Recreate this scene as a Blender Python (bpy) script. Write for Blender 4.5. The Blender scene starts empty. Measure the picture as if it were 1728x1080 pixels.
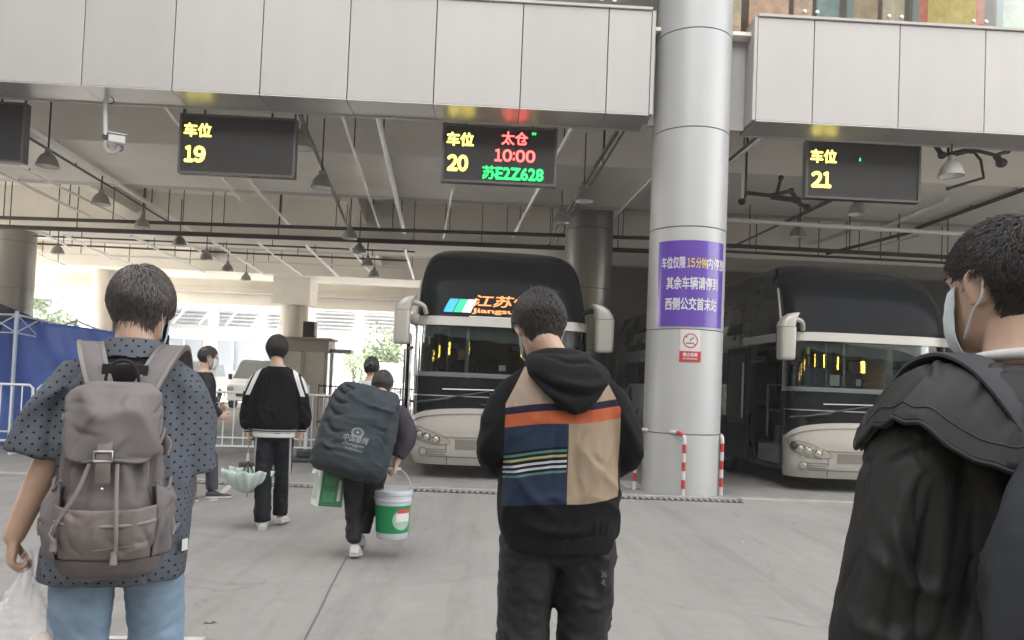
import bpy, bmesh, math, random
import numpy as np
from mathutils import Vector, Matrix, noise
PI = math.pi
SC = bpy.context.scene
COL = SC.collection
random.seed(7); np.random.seed(7)

# ------------------------------------------------------------------ camera
FPX, PW, PH = 1300.0, 1728.0, 1080.0
PSI, PIT, RHO = math.radians(1.9), math.radians(1.8), math.radians(2.3)
CAMZ = 1.38
_f = Vector((math.sin(PSI)*math.cos(PIT), math.cos(PSI)*math.cos(PIT), math.sin(PIT)))
_r0 = Vector((math.cos(PSI), -math.sin(PSI), 0)); _u0 = _r0.cross(_f)
_r = _r0*math.cos(RHO) + _u0*math.sin(RHO)
_u = _u0*math.cos(RHO) - _r0*math.sin(RHO)
_cy = 650 - FPX*math.tan(PIT)
cam = bpy.data.cameras.new('camera'); camo = bpy.data.objects.new('camera', cam); COL.objects.link(camo)
M3 = Matrix((_r, _u, -_f)).transposed()
camo.matrix_world = Matrix.Translation((0, 0, CAMZ)) @ M3.to_4x4()
cam.sensor_width = 36; cam.lens = FPX/PW*36
cam.shift_y = (_cy - PH/2)/PW
cam.clip_start = 0.05; cam.clip_end = 3000
SC.camera = camo

def ray(x, y): return _f + _r*((x-864)/FPX) - _u*((y-_cy)/FPX)
def at(x, y, Y): d = ray(x, y); return Vector((0, 0, CAMZ)) + d*(Y/d.y)      # photo point -> world point at depth Y
def atz(x, y, Z): d = ray(x, y); return Vector((0, 0, CAMZ)) + d*((Z-CAMZ)/d.z)  # -> world point at height Z

# ------------------------------------------------------------------ light
SUN_EL, SUN_AZ = math.radians(34), math.radians(-98)      # azimuth from +Y towards +X: low on the left; a tower added out of view keeps the front yard in shade
SC.view_settings.view_transform = 'Standard'; SC.view_settings.look = 'None'
SC.view_settings.exposure = 3.15; SC.view_settings.gamma = 1
w = bpy.data.worlds.new('World'); SC.world = w; w.use_nodes = True
nt = w.node_tree; nt.nodes.clear()
sky = nt.nodes.new('ShaderNodeTexSky'); sky.sky_type = 'NISHITA'; sky.sun_disc = False
sky.sun_elevation = SUN_EL; sky.sun_rotation = SUN_AZ; sky.dust_density = 4; sky.air_density = 1.2; sky.ozone_density = 0.6
hs = nt.nodes.new('ShaderNodeHueSaturation'); hs.inputs['Saturation'].default_value = 0.10
bg = nt.nodes.new('ShaderNodeBackground'); bg.inputs[1].default_value = 0.15
wo = nt.nodes.new('ShaderNodeOutputWorld')
nt.links.new(sky.outputs[0], hs.inputs['Color']); tn = nt.nodes.new('ShaderNodeVectorMath'); tn.operation = 'MULTIPLY'; tn.inputs[1].default_value = (1.0, .985, .955); nt.links.new(hs.outputs[0], tn.inputs[0]); nt.links.new(tn.outputs[0], bg.inputs[0]); nt.links.new(bg.outputs[0], wo.inputs[0])
sun = bpy.data.lights.new('sun', 'SUN'); suno = bpy.data.objects.new('sun', sun); COL.objects.link(suno)
sun.energy = 3.4; sun.angle = math.radians(6); sun.color = (1, 0.97, 0.93)
sd = Vector((math.sin(SUN_AZ)*math.cos(SUN_EL), math.cos(SUN_AZ)*math.cos(SUN_EL), math.sin(SUN_EL)))
suno.rotation_euler = sd.to_track_quat('Z', 'Y').to_euler(); suno.location = (0, 0, 60)
SC.cycles.max_bounces = 8; SC.cycles.transparent_max_bounces = 16
SC.cycles.use_denoising = True

# ------------------------------------------------------------------ materials
MATS = {}
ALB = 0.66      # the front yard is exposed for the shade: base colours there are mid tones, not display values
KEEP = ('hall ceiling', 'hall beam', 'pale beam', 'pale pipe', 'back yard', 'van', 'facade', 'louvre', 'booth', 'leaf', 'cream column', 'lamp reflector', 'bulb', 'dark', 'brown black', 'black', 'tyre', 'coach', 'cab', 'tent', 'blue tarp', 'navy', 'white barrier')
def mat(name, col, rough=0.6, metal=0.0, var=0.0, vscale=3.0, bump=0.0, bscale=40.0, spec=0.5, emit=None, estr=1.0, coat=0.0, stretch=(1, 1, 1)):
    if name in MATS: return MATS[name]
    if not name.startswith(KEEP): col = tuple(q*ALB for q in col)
    m = bpy.data.materials.new(name); m.use_nodes = True; MATS[name] = m
    t = m.node_tree; b = t.nodes['Principled BSDF']
    c4 = (*col, 1)
    b.inputs['Base Color'].default_value = c4; b.inputs['Roughness'].default_value = rough
    b.inputs['Metallic'].default_value = metal; b.inputs['Specular IOR Level'].default_value = spec
    b.inputs['Coat Weight'].default_value = coat
    if emit:
        b.inputs['Emission Color'].default_value = (*emit, 1); b.inputs['Emission Strength'].default_value = estr
    tc = mp = None
    if var or bump:
        tc = t.nodes.new('ShaderNodeTexCoord'); mp = t.nodes.new('ShaderNodeMapping')
        mp.inputs['Scale'].default_value = stretch
        t.links.new(tc.outputs['Object'], mp.inputs[0])
    if var:
        n = t.nodes.new('ShaderNodeTexNoise'); n.inputs['Scale'].default_value = vscale; n.inputs['Detail'].default_value = 6; n.inputs['Roughness'].default_value = 0.65
        t.links.new(mp.outputs[0], n.inputs['Vector'])
        r = t.nodes.new('ShaderNodeMapRange'); r.inputs['From Min'].default_value = 0.3; r.inputs['From Max'].default_value = 0.7
        r.inputs['To Min'].default_value = 1-var; r.inputs['To Max'].default_value = 1+var
        t.links.new(n.outputs['Fac'], r.inputs['Value'])
        mx = t.nodes.new('ShaderNodeVectorMath'); mx.operation = 'SCALE'; mx.inputs[0].default_value = col
        t.links.new(r.outputs[0], mx.inputs['Scale']); t.links.new(mx.outputs[0], b.inputs['Base Color'])
        r2 = t.nodes.new('ShaderNodeMapRange'); dv = min(.12, var*1.5) if rough > .45 else min(.05, var*.5); r2.inputs['To Min'].default_value = max(0.03, rough-dv); r2.inputs['To Max'].default_value = min(1, rough+dv)
        t.links.new(n.outputs['Fac'], r2.inputs['Value']); t.links.new(r2.outputs[0], b.inputs['Roughness'])
    if bump:
        n2 = t.nodes.new('ShaderNodeTexNoise'); n2.inputs['Scale'].default_value = bscale; n2.inputs['Detail'].default_value = 4
        t.links.new(mp.outputs[0], n2.inputs['Vector'])
        bp = t.nodes.new('ShaderNodeBump'); bp.inputs['Strength'].default_value = bump; bp.inputs['Distance'].default_value = 0.01
        t.links.new(n2.outputs['Fac'], bp.inputs['Height']); t.links.new(bp.outputs[0], b.inputs['Normal'])
    return m
def glass(name, tint=(0.8, 0.85, 0.85), rough=0.02, refl=1.0, ior=1.5):
    if name in MATS: return MATS[name]
    m = bpy.data.materials.new(name); m.use_nodes = True; MATS[name] = m
    t = m.node_tree; t.nodes.clear()
    tr = t.nodes.new('ShaderNodeBsdfTransparent'); tr.inputs[0].default_value = (*tint, 1)
    gl = t.nodes.new('ShaderNodeBsdfGlossy'); gl.inputs['Roughness'].default_value = rough; gl.inputs[0].default_value = (refl, refl, refl, 1)
    fr = t.nodes.new('ShaderNodeFresnel'); fr.inputs[0].default_value = ior
    mx = t.nodes.new('ShaderNodeMixShader'); o = t.nodes.new('ShaderNodeOutputMaterial')
    t.links.new(fr.outputs[0], mx.inputs[0]); t.links.new(tr.outputs[0], mx.inputs[1]); t.links.new(gl.outputs[0], mx.inputs[2]); t.links.new(mx.outputs[0], o.inputs[0])
    return m
def emis(name, col, s):
    if name in MATS: return MATS[name]
    m = bpy.data.materials.new(name); m.use_nodes = True; MATS[name] = m
    t = m.node_tree; t.nodes.clear(); e = t.nodes.new('ShaderNodeEmission'); e.inputs[0].default_value = (*col, 1); e.inputs[1].default_value = s*ALB*.8
    o = t.nodes.new('ShaderNodeOutputMaterial'); t.links.new(e.outputs[0], o.inputs[0]); return m

# ------------------------------------------------------------------ mesh builder
def V(*a): return Vector(a)
def frame(d):
    d = Vector(d).normalized(); a = Vector((0, 0, 1)) if abs(d.z) < 0.9 else Vector((0, 1, 0))
    x = d.cross(a).normalized(); return x, d.cross(x).normalized() * -1, d
def spline(pts, n):
    """Catmull-Rom through tuples of any length -> n samples per span"""
    P = [np.array(p, float) for p in pts]
    if len(P) < 3:
        return [P[0] + (P[1]-P[0])*k/n for k in range(n+1)]
    P = [2*P[0]-P[1]] + P + [2*P[-1]-P[-2]]; out = []
    for i in range(1, len(P)-2):
        for k in range(n):
            t = k/n; a, b, c, d = P[i-1], P[i], P[i+1], P[i+2]
            out.append(0.5*((2*b) + (c-a)*t + (2*a-5*b+4*c-d)*t*t + (3*b-a-3*c+d)*t**3))
    out.append(P[-2]); return out

class MB:
    def __init__(s): s.v = []; s.f = []; s.mi = []; s.cur = 0
    def face(s, idx): s.f.append(tuple(idx)); s.mi.append(s.cur)
    def add(s, vs, fs):
        o = len(s.v); s.v += [Vector(p) for p in vs]
        for f in fs: s.face([o+i for i in f])
        return s
    def box(s, a, b):
        x0, y0, z0 = a; x1, y1, z1 = b
        return s.add([(x0,y0,z0),(x1,y0,z0),(x1,y1,z0),(x0,y1,z0),(x0,y0,z1),(x1,y0,z1),(x1,y1,z1),(x0,y1,z1)],
                     [(0,3,2,1),(4,5,6,7),(0,1,5,4),(1,2,6,5),(2,3,7,6),(3,0,4,7)])
    def cbox(s, c, d, rot=None):
        h = [Vector((sx*d[0]/2, sy*d[1]/2, sz*d[2]/2)) for sx, sy, sz in [(-1,-1,-1),(1,-1,-1),(1,1,-1),(-1,1,-1),(-1,-1,1),(1,-1,1),(1,1,1),(-1,1,1)]]
        if rot is not None: h = [rot @ p for p in h]
        return s.add([Vector(c)+p for p in h], [(0,3,2,1),(4,5,6,7),(0,1,5,4),(1,2,6,5),(2,3,7,6),(3,0,4,7)])
    def bar(s, p, q, w_, h_):
        p, q = Vector(p), Vector(q); x, y, d = frame(q-p)
        vs = [b + x*(sx*w_/2) + y*(sy*h_/2) for b in (p, q) for sx, sy in [(-1,-1),(1,-1),(1,1),(-1,1)]]
        return s.add(vs, [(3,2,1,0),(4,5,6,7),(0,1,5,4),(1,2,6,5),(2,3,7,6),(3,0,4,7)])
    def quad(s, a, b, c, d): return s.add([a, b, c, d], [(0,1,2,3)])
    def loft(s, rings, cap=True, closed=True):
        n = len(rings[0]); o = len(s.v)
        for r in rings: s.v += [Vector(p) for p in r]
        for i in range(len(rings)-1):
            for j in range(n if closed else n-1):
                k = (j+1) % n
                s.face((o+i*n+j, o+i*n+k, o+(i+1)*n+k, o+(i+1)*n+j))
        if cap and closed:
            s.face([o+j for j in range(n)][::-1]); s.face([o+(len(rings)-1)*n+j for j in range(n)])
        return s
    def tube(s, pts, r, n=8, sub=0, cap=True, flat=None):
        """pts: points; r: number or per-point list; flat=(vector, factor): squash across that vector"""
        rr = r if isinstance(r, (list, tuple)) else [r]*len(pts)
        P = [(*Vector(p), q) for p, q in zip(pts, rr)]
        if sub: P = spline(P, sub)
        c = [Vector(p[:3]) for p in P]; rings = []; x = None
        for i in range(len(c)):
            d = (c[min(i+1, len(c)-1)] - c[max(i-1, 0)]).normalized()
            if x is None: x = frame(d)[0]
            x = (x - d*x.dot(d)).normalized(); y = d.cross(x)
            ring = []
            for k in range(n):
                off = x*math.cos(2*PI*k/n) + y*math.sin(2*PI*k/n)
                off = off*max(float(P[i][3]), 1e-4)
                if flat:
                    fv = Vector(flat[0]).normalized(); off -= fv*off.dot(fv)*(1-flat[1])
                ring.append(c[i]+off)
            rings.append(ring)
        return s.loft(rings, cap)
    def limb(s, pts, r, n=14, sub=5, flat=None):
        """tube with rounded ends"""
        P = spline([(*Vector(p), q) for p, q in zip(pts, r)], sub)
        c = [Vector(p[:3]) for p in P]; rad = [float(p[3]) for p in P]
        d0 = (c[0]-c[1]).normalized(); d1 = (c[-1]-c[-2]).normalized()
        pre = [(c[0]+d0*rad[0]*math.sin(a), rad[0]*math.cos(a)) for a in (1.45, 1.0, 0.5)]
        post = [(c[-1]+d1*rad[-1]*math.sin(a), rad[-1]*math.cos(a)) for a in (0.5, 1.0, 1.45)]
        al = pre + list(zip(c, rad)) + post
        return s.tube([a[0] for a in al], [a[1] for a in al], n, flat=flat)
    def lathe(s, prof, c=(0, 0, 0), n=24, cap=True, axis=None):
        c = Vector(c); rings = []
        for r, z in prof:
            ring = []
            for k in range(n):
                p = Vector((r*math.cos(2*PI*k/n), r*math.sin(2*PI*k/n), z))
                if axis is not None: p = axis @ p
                ring.append(c+p)
            rings.append(ring)
        return s.loft(rings, cap)
    def prism(s, poly, d):
        """poly: 3D points, extruded by vector d"""
        n = len(poly); d = Vector(d); vs = [Vector(p) for p in poly] + [Vector(p)+d for p in poly]
        return s.add(vs, [tuple(range(n))[::-1], tuple(range(n, 2*n))] + [(i, (i+1) % n, n+(i+1) % n, n+i) for i in range(n)])
    def ell(s, c, r, n=16, m=10, rot=None):
        rings = []
        for i in range(1, m):
            a = -PI/2 + PI*i/m
            ring = []
            for k in range(n):
                p = Vector((r[0]*math.cos(a)*math.cos(2*PI*k/n), r[1]*math.cos(a)*math.sin(2*PI*k/n), r[2]*math.sin(a)))
                if rot is not None: p = rot @ p
                ring.append(Vector(c)+p)
            rings.append(ring)
        return s.loft(rings)
    def xf(s, M):
        s.v = [M @ p for p in s.v]; return s
    def mesh(s, name):
        me = bpy.data.meshes.new(name); me.from_pydata([tuple(p) for p in s.v], [], s.f); me.update(); return me
    def build(s, name, m, parent=None, smooth=0, bevel=0, recalc=True):
        me = s.mesh(name)
        if recalc:
            b = bmesh.new(); b.from_mesh(me); bmesh.ops.recalc_face_normals(b, faces=b.faces); b.to_mesh(me); b.free()
        return link(name, me, m, parent, smooth, bevel, s.mi)
def link(name, me, m, parent=None, smooth=0, bevel=0, mi=None):
    for q in (m if isinstance(m, (list, tuple)) else [m]): me.materials.append(q)
    if isinstance(m, (list, tuple)) and mi: me.polygons.foreach_set('material_index', mi)
    if smooth:
        me.polygons.foreach_set('use_smooth', [True]*len(me.polygons))
        if smooth < 180: me.set_sharp_from_angle(angle=math.radians(smooth))
    o = bpy.data.objects.new(name, me); COL.objects.link(o)
    if parent is not None:
        o.parent = parent
        q = parent; off = Vector((0, 0, 0))
        while q is not None: off += q.location; q = q.parent
        if off.length > 0: me.transform(Matrix.Translation(-off))
    if bevel:
        b = o.modifiers.new('bevel', 'BEVEL'); b.width = bevel; b.segments = 2; b.limit_method = 'ANGLE'; b.angle_limit = math.radians(40)
    return o
def empty(name, loc=(0, 0, 0)):
    o = bpy.data.objects.new(name, None); COL.objects.link(o); o.location = loc; o.empty_display_size = 0.2; return o
def tag(o, label=None, cat=None, group=None, kind=None):
    if label: o['label'] = label
    if cat: o['category'] = cat
    if group: o['group'] = group
    if kind: o['kind'] = kind
    return o
def copy_tree(o, parent=None):
    c = o.copy(); COL.objects.link(c)
    if parent is not None: c.parent = parent
    for ch in [x for x in o.children]: copy_tree(ch, c)
    return c
def rotz(a): return Matrix.Rotation(a, 3, 'Z')
def basis(x, y, z): return Matrix((x, y, z)).transposed()

def text_geo(txt, size, bold=0.0, sx=1.0, shear=0.0, depth=0.0):
    """lettering as a list of (verts2d, faces): width normalised to start at 0"""
    cu = bpy.data.curves.new('txt', 'FONT'); cu.body = txt; cu.size = size; cu.resolution_u = 3; cu.shear = shear
    o = bpy.data.objects.new('txt', cu); COL.objects.link(o)
    dg = bpy.context.evaluated_depsgraph_get(); me = bpy.data.meshes.new_from_object(o.evaluated_get(dg))
    vs = [(p.co.x*sx, p.co.y) for p in me.vertices]; fs = [tuple(p.vertices) for p in me.polygons]
    bpy.data.objects.remove(o); bpy.data.curves.remove(cu); bpy.data.meshes.remove(me)
    if not vs: return [], [], 0, 0, 0
    x0 = min(v[0] for v in vs); x1 = max(v[0] for v in vs); y0 = min(v[1] for v in vs); y1 = max(v[1] for v in vs)
    vs = [(a-x0, b-y0) for a, b in vs]
    if bold:
        V2, F2 = [], []
        for k, (dx, dy) in enumerate([(0, 0), (bold, 0), (-bold, 0), (0, bold), (0, -bold), (bold*.7, bold*.7), (-bold*.7, -bold*.7), (bold*.7, -bold*.7), (-bold*.7, bold*.7)]):
            o_ = len(V2); V2 += [(a+dx, b+dy, k*0.00012) for a, b in vs]; F2 += [tuple(o_+i for i in f) for f in fs]
        return V2, F2, x1-x0, y1-y0, 1
    return [(a, b, 0) for a, b in vs], fs, x1-x0, y1-y0, 1
def write(mb, txt, org, w_=None, h_=None, X=(1, 0, 0), Z=(0, 0, 1), bold=0.0, lift=0.0, fn=None, shear=0.0):
    """set lettering into mb: org = lower-left corner, fitted to width w_ and height h_"""
    vs, fs, tw, th, ok = text_geo(txt, 1.0, bold, shear=shear)
    if not ok: return
    sx = (w_/tw) if w_ else None; sz = (h_/th) if h_ else None
    sx = sx or sz; sz = sz or sx
    X, Z, org = Vector(X), Vector(Z), Vector(org); N = X.cross(Z)
    pts = []
    for a, b, c in vs:
        if fn: pts.append(fn(a*sx, b*sz, c+lift))
        else: pts.append(org + X*(a*sx) + Z*(b*sz) + N*(c+lift))
    mb.add(pts, fs)
def write_chars(mb, txt, org, cells, h_, bold, **k):
    """full-width figures, one per cell (x, width)"""
    full = {c: chr(ord(c)+0xFEE0) for c in '0123456789'}
    for ch, (x, w_) in zip(txt, cells): write(mb, full.get(ch, ch), Vector(org)+Vector((x, 0, 0)), w_, h_, bold=bold, **k)
SK = -0.0787                       # the depth grid of the hall (pipes, lamp rows, columns, bays) runs 4.5 degrees off the facade
def sk(x, Y): return x + SK*(Y-10.6)

# ------------------------------------------------------------------ haze: the bright air of the yard
hz = bpy.data.materials.new('haze'); hz.use_nodes = True; t = hz.node_tree; t.nodes.clear()
pv = t.nodes.new('ShaderNodeVolumePrincipled'); pv.inputs['Color'].default_value = (.95,.96,1,1); pv.inputs['Density'].default_value = .0016; pv.inputs['Anisotropy'].default_value = .1
ho = t.nodes.new('ShaderNodeOutputMaterial'); t.links.new(pv.outputs[0], ho.inputs['Volume'])
o = MB().box((-120,-60,-1),(120,120,21)).build('haze', hz); tag(o, kind='stuff')
# ------------------------------------------------------------------ materials of the setting
M_panel = mat('fascia aluminium', (0.62, 0.593, 0.575), 0.42, 0.05, var=0.03, vscale=0.8)
_t = M_panel.node_tree; _b = _t.nodes['Principled BSDF']; _oi = _t.nodes.new('ShaderNodeObjectInfo'); _r2 = _t.nodes.new('ShaderNodeMapRange'); _r2.inputs['To Min'].default_value = .95; _r2.inputs['To Max'].default_value = 1.04
_tc = _t.nodes.new('ShaderNodeTexCoord'); _mp = _t.nodes.new('ShaderNodeMapping'); _mp.inputs['Scale'].default_value = (2.2, 2.2, .35); _n = _t.nodes.new('ShaderNodeTexNoise'); _n.inputs['Scale'].default_value = 1.5; _n.inputs['Detail'].default_value = 5
_r3 = _t.nodes.new('ShaderNodeMapRange'); _r3.inputs['From Min'].default_value = .35; _r3.inputs['From Max'].default_value = .6; _r3.inputs['To Min'].default_value = .965; _r3.inputs['To Max'].default_value = 1.0
_m = _t.nodes.new('ShaderNodeMath'); _m.operation = 'MULTIPLY'; _s = _t.nodes.new('ShaderNodeVectorMath'); _s.operation = 'SCALE'
_t.links.new(_oi.outputs['Random'], _r2.inputs['Value']); _t.links.new(_tc.outputs['Object'], _mp.inputs[0]); _t.links.new(_mp.outputs[0], _n.inputs['Vector']); _t.links.new(_n.outputs['Fac'], _r3.inputs['Value'])
_t.links.new(_r2.outputs[0], _m.inputs[0]); _t.links.new(_r3.outputs[0], _m.inputs[1]); _t.links.new(_b.inputs['Base Color'].links[0].from_socket, _s.inputs[0]); _t.links.new(_m.outputs[0], _s.inputs['Scale']); _t.links.new(_s.outputs[0], _b.inputs['Base Color'])
M_soffit = mat('soffit aluminium', (0.86, 0.83, 0.80), 0.36, 0.5, var=0.02, vscale=0.6)
M_joint = mat('joint sealant', (0.10, 0.10, 0.10), 0.8)
M_ceil = mat('hall ceiling paint', (0.88, 0.835, 0.75), 0.85, var=0.10, vscale=0.5, bump=0.1, bscale=12)
M_beam = mat('hall beam paint', (0.90, 0.86, 0.775), 0.8, var=0.08, vscale=0.7, bump=0.08, bscale=10)
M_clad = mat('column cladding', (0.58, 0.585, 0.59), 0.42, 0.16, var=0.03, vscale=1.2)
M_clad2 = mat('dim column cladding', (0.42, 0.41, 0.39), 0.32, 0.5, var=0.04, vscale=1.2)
M_wall = mat('grey rendered wall', (0.24, 0.225, 0.205), 0.85, var=0.10, vscale=0.7)
M_pipe = mat('pale pipe', (0.84, 0.83, 0.80), 0.45, 0.1, var=0.06)
M_dark = mat('dark steel', (0.045, 0.042, 0.04), 0.5, 0.2, var=0.15)
M_rail = mat('brown black pipe', (0.06, 0.052, 0.045), 0.55, var=0.2, vscale=2)
M_white = mat('white paint', (0.78, 0.78, 0.77), 0.4, var=0.03)
M_black = mat('black plastic', (0.015, 0.015, 0.016), 0.4)
M_lamp = mat('grey lamp enamel', (0.48, 0.455, 0.42), 0.45, 0.1, var=0.08)
M_lampin = mat('lamp reflector', (0.75, 0.75, 0.73), 0.3, 0.2)
M_steel = mat('brushed steel', (0.6, 0.6, 0.6), 0.3, 0.9)

# ground: worn pale concrete with stains, fine cracks and grit
def ground_mat(name, col, dark=0.12, crack=True):
    m = mat(name, col, 0.75, var=0.07, vscale=0.35, bump=0.12, bscale=90)
    t = m.node_tree; b = t.nodes['Principled BSDF']; tc = t.nodes.new('ShaderNodeTexCoord')
    base = b.inputs['Base Color'].links[0].from_socket
    def noise_mul(prev, scale, lo, hi, f0, f1, stretch=(1, 1, 1)):
        mp = t.nodes.new('ShaderNodeMapping'); mp.inputs['Scale'].default_value = stretch
        t.links.new(tc.outputs['Object'], mp.inputs[0])
        n = t.nodes.new('ShaderNodeTexNoise'); n.inputs['Scale'].default_value = scale; n.inputs['Detail'].default_value = 8; n.inputs['Roughness'].default_value = 0.7
        t.links.new(mp.outputs[0], n.inputs['Vector'])
        r = t.nodes.new('ShaderNodeMapRange'); r.inputs['From Min'].default_value = f0; r.inputs['From Max'].default_value = f1
        r.inputs['To Min'].default_value = lo; r.inputs['To Max'].default_value = hi
        t.links.new(n.outputs['Fac'], r.inputs['Value'])
        s = t.nodes.new('ShaderNodeVectorMath'); s.operation = 'SCALE'; t.links.new(prev, s.inputs[0]); t.links.new(r.outputs[0], s.inputs['Scale'])
        return s.outputs[0]
    o = noise_mul(base, 1.3, 1-dark, 1.0, 0.35, 0.55, (1, 0.45, 1))
    o = noise_mul(o, 9, 0.94, 1.03, 0.35, 0.65)
    o = noise_mul(o, 160, 0.90, 1.06, 0.3, 0.7)
    o = noise_mul(o, 2.2, 0.86, 1.03, 0.36, 0.52, (1.6, 0.07, 1))      # long faint tyre smears
    o = noise_mul(o, 5.5, 0.66, 1.0, 0.25, 0.35)                        # scattered oil spots
    if crack:
        v = t.nodes.new('ShaderNodeTexVoronoi'); v.feature = 'DISTANCE_TO_EDGE'; v.inputs['Scale'].default_value = 0.28
        nz = t.nodes.new('ShaderNodeTexNoise'); nz.inputs['Scale'].default_value = 1.6; nz.inputs['Detail'].default_value = 6
        t.links.new(tc.outputs['Object'], nz.inputs['Vector'])
        ad = t.nodes.new('ShaderNodeVectorMath'); ad.operation = 'MULTIPLY_ADD'; ad.inputs[1].default_value = (0.9, 0.9, 0)
        t.links.new(nz.outputs['Color'], ad.inputs[0]); t.links.new(tc.outputs['Object'], ad.inputs[2]); t.links.new(ad.outputs[0], v.inputs['Vector'])
        r = t.nodes.new('ShaderNodeMapRange'); r.inputs['From Max'].default_value = 0.0022; r.inputs['To Min'].default_value = 0.80
        t.links.new(v.outputs['Distance'], r.inputs['Value'])
        s = t.nodes.new('ShaderNodeVectorMath'); s.operation = 'SCALE'; t.links.new(o, s.inputs[0]); t.links.new(r.outputs[0], s.inputs['Scale']); o = s.outputs[0]
    t.links.new(o, b.inputs['Base Color'])
    return m
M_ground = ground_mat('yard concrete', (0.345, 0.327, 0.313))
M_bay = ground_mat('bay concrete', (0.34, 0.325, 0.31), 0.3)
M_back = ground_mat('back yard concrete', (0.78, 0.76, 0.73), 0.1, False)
M_line = mat('worn road paint', (0.62, 0.60, 0.57), 0.7, var=0.15, vscale=9)
M_groove = mat('ground groove', (0.16, 0.15, 0.14), 0.9, var=0.2, vscale=14)

def struct(mb, name, m, smooth=0):
    o = mb.build(name, m, None, smooth); tag(o, kind='structure'); return o
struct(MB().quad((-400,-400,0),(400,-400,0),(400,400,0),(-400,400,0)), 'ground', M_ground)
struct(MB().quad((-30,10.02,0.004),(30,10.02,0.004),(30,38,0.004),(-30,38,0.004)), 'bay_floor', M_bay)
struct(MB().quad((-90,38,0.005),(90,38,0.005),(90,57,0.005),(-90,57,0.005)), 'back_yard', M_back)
# thin expansion joint and faded lines on the yard
def strip(p, q, w_, z):
    p, q = Vector((p[0], p[1], z)), Vector((q[0], q[1], z)); d = (q-p).normalized(); n = Vector((-d.y, d.x, 0))*w_/2
    return [p-n, q-n, q+n, p+n]
g = MB(); pts = [atz(x, y, 0) for x, y in [(585,940),(572,965),(556,995),(540,1030),(520,1068),(500,1110)]]
for a, b in zip(pts, pts[1:]): g.quad(*strip(a, b, 0.010+0.004*random.random(), 0.004))
rj = random.Random(4)
for (xa, ya, xb, yb) in ((1236,866,1262,874),(1130,900,1290,915),(700,985,1000,960),(380,985,560,990),(1050,1010,1400,1060),(330,900,520,925)):
    n_ = 9; prev = None
    for k_ in range(n_+1):
        f_ = k_/n_; c_ = atz(xa+(xb-xa)*f_+rj.uniform(-9,9), ya+(yb-ya)*f_+rj.uniform(-3,3), 0)
        if prev is not None: g.quad(*strip(prev, c_, rj.uniform(.002,.005), 0.004))
        prev = c_
struct(g, 'ground_joint', M_groove)
g = MB(); a, b = atz(358,846,0), atz(402,808,0); g.quad(*strip(a, b, 0.075, 0.004))
a, b = atz(180,1077,0), atz(345,1079,0); g.quad(*strip(a, b, 0.05, 0.004))
a, b = atz(1075,825,0), atz(1055,812,0); g.quad(*strip(a, b, 0.3, 0.009))
struct(g, 'road_marking', M_line)
# low kerb edge either side of the slot drain
k = MB(); k.box((-16,9.78,0),(-3.9,9.98,0.035)); k.box((3.35,9.80,0),(16,10.0,0.04)); k.box((-3.9,9.90,0),(3.35,10.0,0.03))
o = struct(k, 'kerb', mat('kerb concrete', (0.44, 0.425, 0.40), 0.75, var=0.12, vscale=5)); 
dr = empty('slot_drain', (-0.3, 9.82, 0)); tag(dr, 'long slot drain with dark toothed grating along the edge of the parking bays', 'drain')
MB().box((-3.9,9.74,0.0),(3.35,9.90,0.006)).build('channel', M_black, dr)
s_ = MB()
x = -3.88
while x < 3.33: s_.box((x,9.745,0.006),(x+0.035,9.895,0.018)); x += 0.075
s_.build('grating', mat('drain bars', (0.36,0.35,0.33), 0.7, var=0.2), dr)

# ------------------------------------------------------------------ station building
st = empty('station_building', (0, 10.4, 0)); tag(st, 'pale panelled coach station hall whose deep fascia and glazed upper floor span the bays', 'building')
FY, FZ0, FZ1 = 10.4, 5.17, 6.61
def panel(x0, x1, y0=FY, nm='fascia_panel'):
    m = MB(); m.box((x0+.006,y0,FZ0),(x1-.006,y0+.04,FZ1)); m.build(nm, M_panel, st, bevel=0.006)
LJ = [-14.0,-12.8,-11.6,-10.4,-9.2,-8.0,-6.77,-5.58,-4.38,-3.21,-2.04,-.87,.31,1.49,2.09]
RJ = [3.565,4.36,5.57,6.79,8.0,9.2,10.4,11.6,12.8,14.0,15.2]
for J in (LJ, RJ):
    for a, b in zip(J, J[1:]): panel(a, b)
MB().box((-14,FY+.042,FZ0+.01),(2.085,FY+.10,FZ1-.01)).build('fascia_backing', M_joint, st)
MB().box((3.57,FY+.042,FZ0+.01),(15.2,FY+.10,FZ1-.01)).build('fascia_backing', M_joint, st)
# end returns and recessed strips beside the column
MB().box((2.09,FY-.012,FZ0-.004),(2.14,FY+.36,FZ1)).build('fascia_return', M_panel, st, bevel=.004)
MB().box((3.515,FY-.012,FZ0-.004),(3.56,FY+.36,FZ1)).build('fascia_return', M_panel, st, bevel=.004)
MB().box((2.142,FY+.32,FZ0-.05),(2.34,FY+.36,FZ1-.12)).build('recess_strip', M_panel, st, bevel=.004)
MB().box((3.16,FY+.32,FZ0-.05),(3.513,FY+.36,FZ1-.12)).build('recess_strip', M_panel, st, bevel=.004)
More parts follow.
